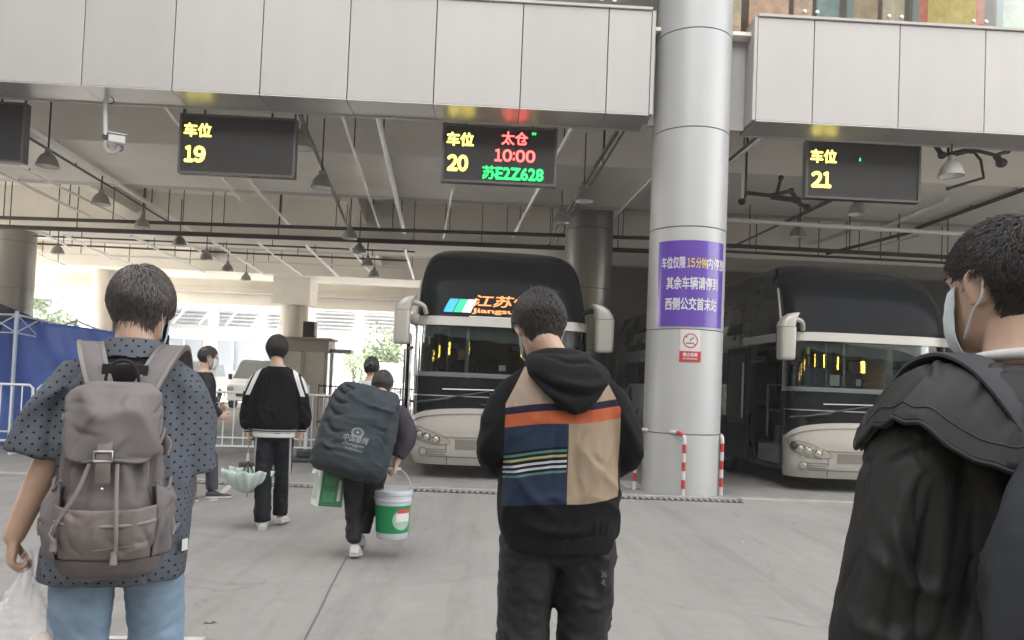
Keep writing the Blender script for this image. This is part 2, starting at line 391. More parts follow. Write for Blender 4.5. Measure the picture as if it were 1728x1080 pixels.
# soffit sheets with joints that follow the panels, coping on top
for J in (LJ, RJ):
    for a, b in zip(J, J[1:]):
        MB().box((a+.004,FY+.002,FZ0-.016),(b-.004,FY+.62,FZ0-.002)).build('soffit_sheet', M_soffit, st, bevel=.003)
    MB().box((J[0],FY-.03,FZ1+.004),(J[-1],FY+.5,FZ1+.045)).build('coping', M_panel, st, bevel=.006)
    MB().box((J[0],FY+.622,FZ0-.03),(J[-1],FY+.65,FZ0+.30)).build('soffit_edge', M_panel, st)
MB().box((2.14,FY+.30,FZ1-.118),(2.36,FY+.6,FZ1-.08)).build('coping', M_panel, st)
MB().box((3.14,FY+.30,FZ1-.118),(3.52,FY+.6,FZ1-.08)).build('coping', M_panel, st)
# upper floor: glass skin, mullions, a dim room whose posters glow to look lit, the block above
MB().box((-14,12.2,6.45),(15.2,12.3,9.6)).build('upper_back_wall', mat('upper room wall', (.50,.46,.40), .8, var=.15, vscale=.6), st)
MB().box((-14,10.52,6.40),(15.2,12.2,6.45)).build('upper_floor', M_ceil, st)
Mg_up = glass('upper glass', (0.80, 0.86, 0.84), 0.03, .3)
xs = [-14+1.2*i for i in range(13)] + [2.1] 
for a, b in zip(xs, xs[1:]): MB().quad((a+.01,10.56,6.66),(b-.01,10.56,6.66),(b-.01,10.56,9.6),(a+.01,10.56,9.6)).build('upper_pane', Mg_up, st)
xs = [2.12,3.5]+[4.36+1.205*i for i in range(10)]
for a, b in zip(xs, xs[1:]): MB().quad((a+.01,10.60,6.66),(b-.01,10.60,6.66),(b-.01,10.60,9.6),(a+.01,10.60,9.6)).build('upper_pane', Mg_up, st)
for xc in [1.49,.31,4.36,5.57,6.79,8.0]:
    for dx in (-.09,.09): MB().lathe([(.001,0),(.028,.004),(.028,.022),(.001,.026)], (xc+dx,10.555,6.80), 10, axis=Matrix.Rotation(PI/2,3,'X')).build('glass_fixing', M_steel, st, smooth=40)
fr = MB()
for xc in (5.02,5.98,7.22): fr.box((xc-.05,10.75,6.47),(xc+.05,10.83,9.6))
fr.box((5.0,10.76,6.70),(15,10.82,6.78)); fr.build('inner_frame', mat('pale green frame',(.50,.56,.54),.4,.2), st)
posters = [((3.62,4.20),(.62,.36,.24)),((4.28,4.55),(.55,.36,.26)),((4.62,4.95),(.22,.30,.28)),((5.12,5.52),(.40,.27,.16)),((5.6,5.92),(.46,.37,.26)),((6.12,7.12),(.48,.13,.08)),((7.35,8.2),(.50,.52,.42)),((3.3,3.5),(.50,.38,.25))]
for i, ((a, b), c) in enumerate(posters):
    pm = mat('poster %d' % i, tuple(q*1.5 for q in c), .5, var=.45, vscale=5, emit=c, estr=.06)  # faint emission stands in for room light on the poster
    MB().box((a,10.95,6.52),(b,10.98,9.0)).build('poster', pm, st)
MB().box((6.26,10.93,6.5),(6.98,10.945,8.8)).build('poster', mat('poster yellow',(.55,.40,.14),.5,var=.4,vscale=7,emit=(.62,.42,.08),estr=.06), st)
MB().box((-23,10.62,9.6),(30,37.4,17)).build('upper_block', M_wall, st)
# ceiling slab and downstand beams
MB().box((-23,11.06,6.35),(24,12.35,6.6)).build('ceiling_slab', M_ceil, st)
MB().box((-23,12.35,6.36),(24,37.4,6.6)).build('ceiling_slab', M_ceil, st)
for (y0, y1, z) in [(13.42,16.45,5.30),(21.7,24.0,5.28),(29.6,31.8,5.26)]:
    MB().box((-23,y0,z),(24,y1,6.38)).build('cross_beam', M_beam, st, bevel=.02)
    MB().box((-23,y1+.001,z+.0),(24,y1+.28,z+.16)).build('beam_flange', mat('pale beam flange',(.62,.585,.53),.7,var=.06), st)
MB().box((-23,36.6,4.62),(24,37.3,6.38)).build('edge_beam', M_beam, st, bevel=.02)
MB().box((-23,36.0,5.15),(24,36.58,5.35)).build('beam_flange', MATS['pale beam flange'], st)
for x0 in (-20,-15.6,-9.2,-2.8,3.6,10):   # secondary ribs, running with the depth grid
    for (ya, yb) in [(16.75,21.7),(24.3,29.6),(32.1,36.0)]:
        m = MB(); pts = [(sk(x0,ya)-.15,ya),(sk(x0,ya)+.15,ya),(sk(x0,yb)+.15,yb),(sk(x0,yb)-.15,yb)]
        m.prism([(p[0],p[1],5.75) for p in pts],(0,0,.61)); m.build('ceiling_rib', M_ceil, st)
# right-hand back wall of the hall
MB().box((1.75,24.3,0),(24,24.6,6.36)).build('rear_wall', M_wall, st)
MB().box((23.7,11.2,0),(24,37,6.36)).build('side_wall', M_wall, st)

# ------------------------------------------------------------------ columns
def column(x, y, r, h, m, label, joints=(.82,2.22,3.6,4.95,6.3)):
    t = empty('column', (x, y, 0)); tag(t, label, 'column', 'round metal-clad columns')
    prof = [(r,0)]
    for z in joints:
        if z < h-.1: prof += [(r,z-.008),(r-.010,z-.006),(r-.010,z+.006),(r,z+.008)]
    prof.append((r,h))
    MB().lathe(prof, (x, y, 0), 64, cap=False).build('cladding', m, t, smooth=30)
    j = MB()
    for z in joints:
        if z < h-.1: j.lathe([(r-.0085,z-.0055),(r-.0085,z+.0055)], (x, y, 0), 64, cap=False)
    j.build('joint', M_joint, t, smooth=60); return t
CX, CY, CR = 2.745, 10.66, 0.525
column(CX, CY, CR, 9.5, M_clad, 'nearest round silver column, carrying the purple notice and the red no smoking sign')
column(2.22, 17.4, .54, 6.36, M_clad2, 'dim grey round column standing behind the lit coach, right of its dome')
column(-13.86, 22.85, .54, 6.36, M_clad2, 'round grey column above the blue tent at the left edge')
column(-15.1, 31, .56, 5.26, mat('cream column paint',(.66,.61,.54),.7,var=.05), 'cream column far behind the man with the grey backpack', joints=(2.2,))
column(-7.75, 31, .55, 4.2, mat('cream column paint',(.66,.61,.54),.7,var=.05), 'cream column far back behind the boy in the varsity jacket', joints=())
cp = MB().box((-8.45,30.3,4.2),(-7.0,31.6,5.26)).build('column_head', M_beam, st)
# ------------------------------------------------------------------ notices on the near column
def colfn(theta0, z0, R):
    def f(a, b, c):
        th = theta0 - 0.245 + a/R; rr = R + c
        return Vector((CX + rr*math.sin(th), CY - rr*math.cos(th), z0 + b))
    return f
def colpatch(mb, th0, th1, z0, z1, R, thick=.004, n=24):
    rings = []
    for i in range(n+1):
        th = th0 + (th1-th0)*i/n; s, c = math.sin(th), math.cos(th)
        rings.append([(CX+R*s,CY-R*c,z0),(CX+R*s,CY-R*c,z1),(CX+(R+thick)*s,CY-(R+thick)*c,z1),(CX+(R+thick)*s,CY-(R+thick)*c,z0)])
    return mb.loft(rings)
nb = empty('purple_notice', (CX, CY-CR, 2.27)); tag(nb, 'purple notice with white and yellow Chinese lettering wrapped round the near column', 'notice')
M_purple = mat('purple vinyl', (0.145, 0.070, 0.47), 0.22, var=0.03, vscale=2, spec=0.6)
th0, th1 = math.radians(-59), math.radians(51)
colpatch(MB(), th0, th1, 2.255, 3.41, CR+.002).build('sheet', M_purple, nb, smooth=30)
wt = mat('white lettering', (.80,.80,.82), .5); yl = mat('yellow lettering', (.85,.60,.08), .5)
R = CR+.0075
def colwrite(parent, txt, tha, wdt, z, h, m, bold=.0):
    b = MB(); write(b, txt, (0,0,0), wdt, h, bold=bold, fn=colfn(tha, z, R)); return b.build('lettering', m, parent, recalc=False)
colwrite(nb, '车位仅限', math.radians(-38), .335, 3.035, .155, wt, .022)
colwrite(nb, '１', math.radians(1.0), .035, 3.05, .115, yl, .03); colwrite(nb, '５', math.radians(6.0), .05, 3.05, .115, yl, .03); colwrite(nb, '分钟', math.radians(13), .15, 3.04, .14, yl, .022)
colwrite(nb, '内停放!', math.radians(30), .36, 3.035, .15, wt, .022)
colwrite(nb, '其余车辆请停到', math.radians(-29), .74, 2.755, .165, wt, .024)
colwrite(nb, '西侧公交首末站', math.radians(-30), .74, 2.475, .165, wt, .024)
ns = empty('no_smoking_sign', (CX, CY-CR, 1.78)); tag(ns, 'small white and red no smoking sign stuck below the purple notice', 'sign')
tc_ = math.radians(9)-.245; hw = .135/CR
colpatch(MB(), tc_-hw, tc_+hw, 1.79, 2.215, CR+.002, .003, 8).build('white_panel', mat('sign white',(.78,.74,.73),.35), ns, smooth=30)
colpatch(MB(), tc_-hw*1.04, tc_+hw*1.04, 1.785, 1.925, CR+.006, .002, 8).build('red_panel', mat('sign red',(.60,.045,.05),.35), ns, smooth=30)
fn0 = colfn(tc_+.245-.135/CR, 1.79, CR+.0065)
b = MB()
for k in range(40):   # ring and bar
    a0, a1 = 2*PI*k/40, 2*PI*(k+1)/40
    b.quad(*[fn0(.135+r_*math.cos(a), .275+r_*math.sin(a), 0) for r_, a in ((.098,a0),(.098,a1),(.084,a1),(.084,a0))])
b.quad(fn0(.07,.348,.001),fn0(.058,.336,.001),fn0(.202,.205,.001),fn0(.213,.216,.001))
b.build('prohibition_ring', mat('ring red',(.42,.05,.07),.4), ns, recalc=False)
b = MB()
b.quad(fn0(.075,.235,0),fn0(.16,.235,0),fn0(.16,.25,0),fn0(.075,.25,0)); b.quad(fn0(.165,.235,0),fn0(.18,.235,0),fn0(.18,.25,0),fn0(.165,.25,0))
for q in ((.12,.27),(.14,.285),(.16,.30)): b.quad(fn0(q[0],q[1],0),fn0(q[0]+.012,q[1],0),fn0(q[0]+.02,q[1]+.03,0),fn0(q[0]+.008,q[1]+.03,0))
b.build('cigarette', mat('ink',(.05,.05,.06),.5), ns, recalc=False)
b = MB(); write(b, '禁止吸烟', (0,0,0), .19, .05, bold=.03, fn=colfn(tc_+.245-.095/CR, 1.855, CR+.0095)); write(b, 'NO SMOKING', (0,0,0), .19, .022, bold=.03, fn=colfn(tc_+.245-.095/CR, 1.815, CR+.0095))
b.build('lettering', wt, ns, recalc=False)

# ------------------------------------------------------------------ red and white guard hoops
M_red = mat('guard red', (.55,.045,.045), .4, var=.12, vscale=12); M_gw = mat('guard white', (.70,.69,.67), .4, var=.12, vscale=12)
def hoop(p, q, h, label):
    p, q = Vector(p), Vector(q); d = (q-p).normalized(); rr = .09; path = [p]
    def arc(c, a0, a1):
        for k in range(7):
            a = a0+(a1-a0)*k/6; path.append(c + d*math.cos(a)*rr + Vector((0,0,1))*math.sin(a)*rr)
    arc(p+d*rr+Vector((0,0,h-rr)), PI, PI/2); arc(q-d*rr+Vector((0,0,h-rr)), PI/2, 0); path.append(q)
    L = [0]
    for a, b in zip(path, path[1:]): L.append(L[-1]+(b-a).length)
    def pos(s):
        for i in range(len(L)-1):
            if s <= L[i+1]+1e-6: return path[i].lerp(path[i+1], (s-L[i])/(L[i+1]-L[i]))
        return path[-1]
    t = empty('guard_hoop', p); tag(t, label, 'guard rail', 'red and white hoops round the near column')
    w2 = MB(); n = int(L[-1]/.115)
    for i in range(n):
        s0, s1 = L[-1]*i/n, L[-1]*(i+1)/n
        w2.cur = i % 2; w2.tube([pos(s0+(s1-s0)*k/4) for k in range(5)], .0265, 12)
    w2.build('striped_tube', [M_gw, M_red], t, smooth=40)
p1, p2 = atz(1152,840,0), atz(1070,826,0)
hoop(p1, p2, .84, 'red and white striped hoop on the left front of the near column')
p1 = atz(1216,836,0); hoop(p1, p1+Vector((SK*.9,.9,0)), .82, 'red and white striped hoop on the right side of the near column')

# ------------------------------------------------------------------ LED boards
M_led = mat('led face', (.045,.044,.045), .35, var=.03, spec=.35)
M_ledf = mat('led frame', (.16,.155,.15), .4, .5)
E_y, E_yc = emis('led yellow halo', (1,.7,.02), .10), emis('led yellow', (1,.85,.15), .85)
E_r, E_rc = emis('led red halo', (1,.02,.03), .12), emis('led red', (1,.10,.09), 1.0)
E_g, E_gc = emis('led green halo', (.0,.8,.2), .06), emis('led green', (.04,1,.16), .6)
def led(txts, t, X0, Z0, Y):
    for txt, x, z, w_, h_, halo, core, b0 in txts:
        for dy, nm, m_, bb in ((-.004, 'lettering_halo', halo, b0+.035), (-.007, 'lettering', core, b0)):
            m = MB()
            if txt.isdigit() and len(txt) == 2 or ':' in txt:
                wt_ = [.30 if c == ':' else (.80 if c == '1' else 1.0) for c in txt]; tot = sum(wt_); xx = 0; cells = []
                for c, q in zip(txt, wt_): cells.append((xx+.07*w_/tot, (q-.14)*w_/tot)); xx += q*w_/tot
                for c, cell in zip(txt, cells):
                    if c == ':': write(m, ':', (X0+x+cell[0]+cell[1]*.1, Y+dy, Z0+z+h_*.12), cell[1]*.8, h_*.68, bold=bb)
                    else: write_chars(m, c, (X0+x, Y+dy, Z0+z), [cell], h_, bb)
            else: write(m, txt, (X0+x, Y+dy, Z0+z), w_, h_, bold=bb)
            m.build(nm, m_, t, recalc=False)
def board(X0, X1, Z0, Z1, label, txts):
    Y = 11.10; t = empty('led_board', ((X0+X1)/2, Y, Z0)); tag(t, label, 'display', 'LED bay boards under the fascia')
    MB().box((X0+.03,Y,Z0+.03),(X1-.03,Y+.02,Z1-.03)).build('screen', M_led, t)
    f = MB(); f.box((X0,Y-.015,Z0),(X1,Y+.12,Z0+.032)); f.box((X0,Y-.015,Z1-.032),(X1,Y+.12,Z1)); f.box((X0,Y-.015,Z0+.033),(X0+.032,Y+.12,Z1-.033)); f.box((X1-.032,Y-.015,Z0+.033),(X1,Y+.12,Z1-.033)); f.box((X0+.035,Y+.03,Z0+.035),(X1-.035,Y+.11,Z1-.035))
    f.build('frame', M_ledf, t)
    for fx_ in (.02,.2,.78,.98):
        MB().box((X0+(X1-X0)*fx_-.012,Y+.03,Z1+.001),(X0+(X1-X0)*fx_+.012,Y+.054,6.34)).build('hanger', M_dark, t)
    led(txts, t, X0, Z0, Y)
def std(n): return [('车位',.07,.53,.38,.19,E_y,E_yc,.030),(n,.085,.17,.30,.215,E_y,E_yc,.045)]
board(-8.36,-6.70,4.26,5.12,'blank dark LED board cut off by the left edge, left of board 19',[])
board(-4.53,-2.87,4.23,5.09,'dark LED board showing bay 19 in yellow with an empty right half',std('19'))
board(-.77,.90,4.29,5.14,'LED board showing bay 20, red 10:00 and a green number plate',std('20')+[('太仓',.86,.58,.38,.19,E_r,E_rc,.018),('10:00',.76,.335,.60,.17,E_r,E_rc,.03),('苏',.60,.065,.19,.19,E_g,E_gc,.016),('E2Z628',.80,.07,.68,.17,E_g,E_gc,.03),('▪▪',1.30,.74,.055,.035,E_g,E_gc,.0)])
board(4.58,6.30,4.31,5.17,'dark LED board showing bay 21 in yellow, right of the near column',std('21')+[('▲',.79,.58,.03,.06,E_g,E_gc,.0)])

# ------------------------------------------------------------------ pipes under the ceiling
def pipe(label, a, b, r, m, Z=5.235, hang=3, up=None, n=10):
    p, q = atz(*a, Z), atz(*b, Z); r = r*.8
    t = empty('ceiling_pipe', p); tag(t, label, 'pipe', 'pipes and rails under the hall ceiling')
    path = [p, q]
    if up: path = [p+Vector((0,0,up)), p+Vector((0,0,.15)), p+(q-p).normalized()*.15, q]
    MB().tube(path, r, n).build('tube', m, t, smooth=50)
    for i in range(hang):
        c = p.lerp(q, (i+.5)/hang)
        MB().bar(c+Vector((0,0,r)), Vector((c.x,c.y,5.3 if 13.5 < c.y < 16.4 else 6.3)), .018, .018).build('hanger', M_dark, t)
    return t
pipe('thick pale pipe running from the dark board at the left edge towards the blue tent',(40,208),(330,394),.06,M_pipe,hang=4)
pipe('thin dark conduit just under the thick pale pipe at upper left',(48,232),(285,375),.03,M_rail,hang=2)
pipe('pale pipe at the far left running down from the left edge under the blank board',(-20,282),(152,366),.045,M_pipe,hang=2)
pipe('pale pipe descending from below the bay 19 board',(400,284),(492,384),.045,M_pipe,hang=2)
pipe('dark lamp conduit just right of the bay 19 board',(496,170),(595,402),.04,M_rail,hang=4)
pipe('pale pipe between the bay 19 and bay 20 boards',(634,178),(682,392),.058,M_pipe,hang=3)
pipe('pale pipe just right of the bay 20 board',(984,182),(866,398),.05,M_pipe,hang=3)
pipe('dark lamp conduit between bay 20 board and near column',(1060,192),(918,418),.04,M_rail,hang=3)
pipe('slim dark pipe beside the lamp conduit left of near column',(1070,194),(935,412),.022,M_dark,hang=2)
pipe('pale pipe tucked beside the near column on its right',(1310,208),(1222,283),.055,M_pipe,hang=1)
pipe('dark pipe beside the pale one right of near column',(1300,213),(1218,280),.03,M_rail,hang=1)
pipe('dark pipe sloping past the dark haired man at the right edge',(1760,308),(1545,386),.05,M_rail,hang=3)
pipe('pale elbowed pipe dropping right of the bay 21 board',(1602,338),(1488,386),.055,M_pipe,hang=1,up=.9)
pipe('brownish pipe above the dark coach at right',(1545,390),(1395,428),.05,M_rail,hang=2)
pipe('pale slim pipe above the dark coach roof at right',(1552,397),(1420,431),.03,M_pipe,hang=2)
pipe('dark pipe emerging behind the bay 21 board',(1410,334),(1318,378),.045,M_rail,hang=2)
pipe('dark pipe low at right of the near column',(1330,372),(1232,418),.03,M_rail,hang=1)
pipe('upper dark cross rail spanning the hall from the left edge',(-40,366),(1100,402),.055,M_rail,4.98,hang=12)
pipe('lower thick dark cross rail spanning the hall from the left edge',(-40,381),(1100,424),.075,M_rail,4.92,hang=10)
pipe('pale cross pipe between near column and dark haired man',(1222,371),(1640,396),.06,M_pipe,4.95,hang=5)
pipe('dark cross rail just above the dark coach roof',(1222,414),(1640,436),.065,M_rail,4.95,hang=5)
pipe('thin dark cross rail right above the dark coach',(1222,424),(1640,446),.04,M_rail,4.85,hang=4)
for (a, b, l) in [((57,428),(110,448),'short pale far pipe right of the left column'),((71,393),(118,417),'short pale far pipe nearest the left column top'),((153,419),(236,451),'pale far pipe above the head with the grey backpack'),
                  ((222,398),(345,460),'long pale far pipe left of the hanging far lamps'),((354,405),(446,463),'pale far pipe passing between the hanging far lamps'),((514,412),(571,467),'pale far pipe above the varsity jacket boy'),((683,420),(698,470),'pale far pipe touching the left side of the coach dome')]:
    pipe(l, a, b, .05, M_pipe, 5.0, hang=2)
for (a, b, l) in [((262,160),(405,338),'thin pale conduit passing just left of the bay 19 board'),((572,178),(640,384),'thin pale conduit halfway between the bay 19 and bay 20 boards'),((765,318),(748,402),'thin pale conduit seen below the bay 20 board'),((1150,250),(985,420),'thin pale conduit running behind the near column'),((-30,250),(215,372),'thin pale conduit low at the left edge, under the thick pale pipe')]:
    pipe(l, a, b, .03, M_pipe, hang=2)
for (a, b, l) in [((300,402),(396,456),'slim far conduit just left of the far lamp row'),((432,408),(508,464),'slim far conduit right of the far lamp row'),((588,416),(632,468),'slim far conduit beside the three far lamps'),((108,396),(190,438),'slim far conduit near the left round column')]:
    pipe(l, a, b, .04, M_pipe, 5.0, hang=1)
pipe('third thin dark cross rail over the bright opening',(57,398),(700,425),.03,M_rail,5.1,hang=4)
pipe('thin dark far cross rail over the bright opening',(57,411),(690,440),.035,M_rail,5.0,hang=5)
pipe('second thin pale far cross pipe over the bright opening',(57,426),(690,452),.035,M_pipe,5.0,hang=4)
# ------------------------------------------------------------------ bell lamps
def make_lamp():
    t = empty('bell_lamp')
    prof = [(.03,.30),(.05,.29),(.055,.22),(.10,.19),(.145,.12),(.17,.04),(.178,0),(.170,.0),(.163,.04),(.138,.115),(.09,.18),(.02,.20)]
    MB().lathe(prof, (0,0,0), 24, cap=False).build('shade', M_lamp, t, smooth=50)
    MB().lathe([(.02,.19),(.085,.172),(.132,.108),(.156,.035),(.163,.004)], (0,0,0), 24, cap=False).build('reflector', M_lampin, t, smooth=60)
    MB().lathe([(.02,.17),(.03,.13),(.045,.09),(.035,.05),(.001,.035)], (0,0,0), 12, cap=False).build('bulb', mat('bulb glass',(.7,.7,.68),.2), t, smooth=60)
    MB().bar((0,0,.295),(0,0,1.2),.02,.02).build('stem', M_dark, t); return t
lamp0 = make_lamp(); first = True
LAMPS = [(80,281,13.0,'bell lamp nearest the left edge, under the blank board',1),(170,345,15.4,'bell lamp below the CCTV camera, left of bay 19 board',1),(508,250,11.9,'bell lamp half hidden behind the right side of the bay 19 board',1),(542,317,13.2,'bell lamp below and right of the bay 19 board',1),
         (590,403,17.6,'bell lamp on the dark conduit, lowest of those between bays 19 and 20',1),(985,340,13.2,'bell lamp left of the near column, nearest to it',1),(947,376,15.2,'bell lamp just above the coach dome, left of the near column',1),(1605,297,10.9,'large bell lamp right of the bay 21 board, above the dark haired man',1.0),
         (1448,362,13.2,'bell lamp hanging just under the bay 21 board',1),(1346,400,16.5,'small bell lamp above the dark coach, right of near column',1),(303,414,20.2,'dark lamp on the cross rails left of centre',1),(240,384,18.5,'dark lamp on the cross rails above the grey backpack',1),(97,428,22.2,'far bell lamp nearest the left round column',1),
         (348,438,22.0,'far bell lamp in the left row, nearest',1),(384,457,24.2,'far bell lamp in the left row, second',1),(415,473,27.0,'far bell lamp in the left row, palest and lowest',1),(606,427,19.9,'far bell lamp left of the coach dome, highest of three',1),(620,449,21.8,'far bell lamp left of the coach dome, middle of three',1),(631,467,24.4,'far bell lamp left of the coach dome, lowest of three',1)]
for (x, y, Y, lab, s) in LAMPS:
    o = lamp0 if first else copy_tree(lamp0); first = False
    o.location = at(x, y, Y); o.scale = (s, s, s); tag(o, lab, 'lamp', 'bell lamps under the hall ceiling')
# ------------------------------------------------------------------ CCTV camera
p = at(183,160,10.75); ct = empty('security_camera', p); tag(ct, 'white security camera on a hooked arm below the fascia', 'camera')
q = at(181,238,10.75)
MB().lathe([(.05,0),(.05,-.02),(.03,-.035)], p, 16).build('ceiling_plate', M_white, ct, smooth=40)
path = [p+V(0,0,-.01), p+V(-.02,0,-.05), p+V(-.035,0,-.15), q+V(-.02,0,.0), q+V(.0,0,-.11), q+V(.06,0,-.155), q+V(.13,0,-.13), q+V(.15,0,-.06)]
MB().tube(path, .03, 12, sub=4).build('arm', M_white, ct, smooth=50)
c = q+V(.13,-.02,.0)
MB().cbox(c,(.21,.30,.12),rotz(.5)).build('housing', M_white, ct, bevel=.02)
MB().cbox(c+V(-.055,-.15,0)+V(-.02,0,0),(.09,.03,.07),rotz(.5)).build('lens', M_black, ct)
MB().cbox(c+V(0,0,.066),(.24,.34,.012),rotz(.5)).build('sun_hood', M_white, ct)
MB().tube([p+V(.03,0,-.02),p+V(.06,.02,-.05),p+V(.06,.02,-.10),p+V(.02,.0,-.13)],.007,6,sub=4).build('cable', M_dark, ct, smooth=60)
MB().tube([q+V(.2,0,-.04),q+V(.21,.02,-.10),q+V(.17,.02,-.13)],.007,6,sub=4).build('cable', M_dark, ct, smooth=60)
# ------------------------------------------------------------------ dark pipe clusters on the right
def cluster(pts_, label, Y):
    P0 = at(*pts_[0][0], Y); t = empty('pipe_manifold', P0); tag(t, label, 'pipe fitting', 'black jointed pipe fittings right of the column')
    for seg, r in [(s[:-1], s[-1]) if isinstance(s[-1], float) else (s, .03) for s in pts_]:
        MB().tube([at(x, y, Y+random.uniform(-.1,.1)) for x, y in seg], r, 8).build('pipe_arm', M_rail if r < .04 else M_dark, t, smooth=40)
        e = at(*seg[-1], Y); MB().ell(e, (r*1.7,r*1.7,r*1.5), 10, 6).build('joint', M_dark, t, smooth=60)
    MB().bar(P0, Vector((P0.x,P0.y,6.3)), .03, .03).build('hanger', M_dark, t)
cluster([((1600,262),(1640,252),.045),((1640,252),(1680,262),(1700,255),.03),((1680,262),(1690,275),.05),((1640,252),(1655,270),(1660,300),(1600,318),.022),((1605,262),(1612,285),.05),((1700,256),(1706,240),.045),((1575,240),(1590,262),.04)],'black jointed pipe fitting beside the big lamp right of the bay 21 board',11.8)
cluster([((1258,325),(1300,330),(1335,322),.035),((1310,330),(1318,300),.03),((1300,332),(1345,338),.045),((1335,322),(1350,345),(1362,350),.04),((1258,325),(1252,340),.04)],'black jointed pipe fitting right of the near column',13.0)
wpm = MB(); pa = at(1254,300,12.9); wp = empty('white_drop_pipe', pa); tag(wp, 'thin white drop pipe right of the near column', 'pipe')
MB().tube([pa+V(0,0,.9), pa, pa+V(0,0,-.35)], .025, 8).build('tube', M_pipe, wp, smooth=50)

# ------------------------------------------------------------------ the facing hall across the yard (behind the camera, seen in the windscreens)
oh = empty('facing_hall', (0,-26,0)); tag(oh, 'facing coach hall across the front yard with dark bays and yellow bay lights', 'building')
M_oh = mat('facing hall wall', (.20,.195,.19), .8, var=.1, vscale=.3)
MB().box((-45,-34,0),(45,-33.5,9)).build('rear_wall', M_wall, oh)
MB().box((-45,-33.4,8.2),(45,-26,19)).build('upper_storeys', M_oh, oh)
MB().box((-45,-25.98,8.0),(45,-25.8,9.2)).build('fascia', M_panel, oh)
for i in range(9): MB().lathe([(.53,0),(.53,8.19)], (-32+8*i,-26.4,0), 24).build('pillar', M_clad, oh, smooth=40)
E_oh = emis('bay light yellow', (1,.72,.10), 11)
for i in range(9): MB().box((-29+7.2*i,-26.2,6.3),(-28.3+7.2*i,-26.15,7.1)).build('bay_light', E_oh, oh)

tw = empty('sun_block_tower', (-34,-11,0)); tag(tw, 'tall grey block added out of view left of the front yard to keep sun off it', 'building')
MB().box((-44,-34,0),(-25,13,46)).build('walls', M_oh, tw)  # unseen mass, added only to block direct sun from the front yard

for (px_, py_, a_, sz, lab) in ((355,1052,.4,.035,'small dry brown leaf on the concrete right of the blue jeans'),(1040,870,1.2,.03,'small dark scrap on the concrete near the black hoodie man'),(1255,915,2.0,.028,'tiny pale paper scrap on the open concrete right of the striped hoop')):
    p = atz(px_, py_, 0); lf_ = MB(); R_ = rotz(a_); n = 9
    up_ = [p+R_ @ V(sz*(-1+2*k/(n-1)), sz*.35*math.sin(PI*k/(n-1)), .006+.006*math.sin(k*1.3)) for k in range(n)]; dn_ = [p+R_ @ V(sz*(-1+2*k/(n-1)), -sz*.30*math.sin(PI*k/(n-1)), .005) for k in range(n)]
    lf_.add(up_+dn_, [(k, k+1, n+k+1, n+k) for k in range(n-1)])
    o = lf_.build('fallen_leaf' if 'leaf' in lab else 'litter_scrap', mat('scrap %d' % px_, ((.20,.12,.06) if 'leaf' in lab else (.10,.09,.08) if 'dark' in lab else (.7,.68,.62)), .8), None); md = o.modifiers.new('s','SOLIDIFY'); md.thickness = .0015; tag(o, lab, 'leaf' if 'leaf' in lab else 'litter')
# ------------------------------------------------------------------ coaches
M_bblack = mat('coach black gloss', (.010,.011,.012), .14, var=.3, vscale=1.5, spec=.10)
M_bglass = mat('coach dark dome glass', (.010,.011,.012), .18, spec=.06)
M_bside = mat('coach dark side paint', (.014,.014,.015), .28, var=.2, vscale=1.2)
M_champ = mat('champagne paint', (.56,.535,.49), .32, .15, var=.03, vscale=2)
M_champ_d = mat('champagne recess', (.30,.275,.24), .35, .2)
M_wind = glass('windscreen glass', (.80,.85,.84), .01, .9, 1.5)
M_sideglass = mat('tinted side glass', (.05,.055,.06), .06, spec=.6)
M_rub = mat('tyre rubber', (.02,.02,.02), .8, var=.2, vscale=9)
M_cab = mat('cab lining', (.035,.037,.038), .7, var=.2)
M_seat = mat('seat cloth', (.05,.07,.12), .9, var=.4, vscale=14)
M_cur = mat('grey sun blind', (.22,.22,.21), .8, var=.1, vscale=5)
M_chrome = mat('chrome', (.75,.75,.74), .12, 1.0)
M_lens = mat('lamp lens', (.55,.55,.53), .08, .2, spec=.8)
ZP = [.21,.35,.7,1.0,1.47,2.2,2.34,2.6,2.85,3.10,3.30,3.44,3.53]
YP = [.07,.0,-.04,-.01,.045,.075,.10,.19,.30,.46,.68,.98,1.45]
HP = [1.22,1.26,1.275,1.275,1.275,1.265,1.260,1.245,1.225,1.185,1.12,1.02,.84]
def by(z): return float(np.interp(z, ZP, YP))
def bh(z): return float(np.interp(z, ZP, HP))
def smoothed(fn, z): return (fn(z-.08)+fn(z)*2+fn(z+.08))/4 if 2.4 < z < 3.44 else fn(z)
def bp(s, z, off=0.0):
    """point on the coach nose: s in -1..1 across, z height, off outward"""
    D, n = .42, 3.4
    hw_, y0 = smoothed(bh, z)+off, smoothed(by, z)-off
    u = math.sin(s*PI/2) if abs(s) < 1 else math.copysign(1, s)
    return Vector((u*hw_, y0 + D*(1-(1-abs(u)**n)**(1/n)), z))
def nose(s0, s1, zf0, zf1, off, ns=40, nz=10, thick=.02):
    """a patch of the nose between heights zf0(s) and zf1(s), with thickness inward"""
    m = MB(); O, I = [], []
    for i in range(ns+1):
        s = s0+(s1-s0)*i/ns; a, b = (zf0(s) if callable(zf0) else zf0), (zf1(s) if callable(zf1) else zf1)
        O.append([bp(s, a+(b-a)*j/nz, off) for j in range(nz+1)] + [bp(s, a+(b-a)*j/nz, off-thick) for j in range(nz, -1, -1)])
    return m.loft(O)
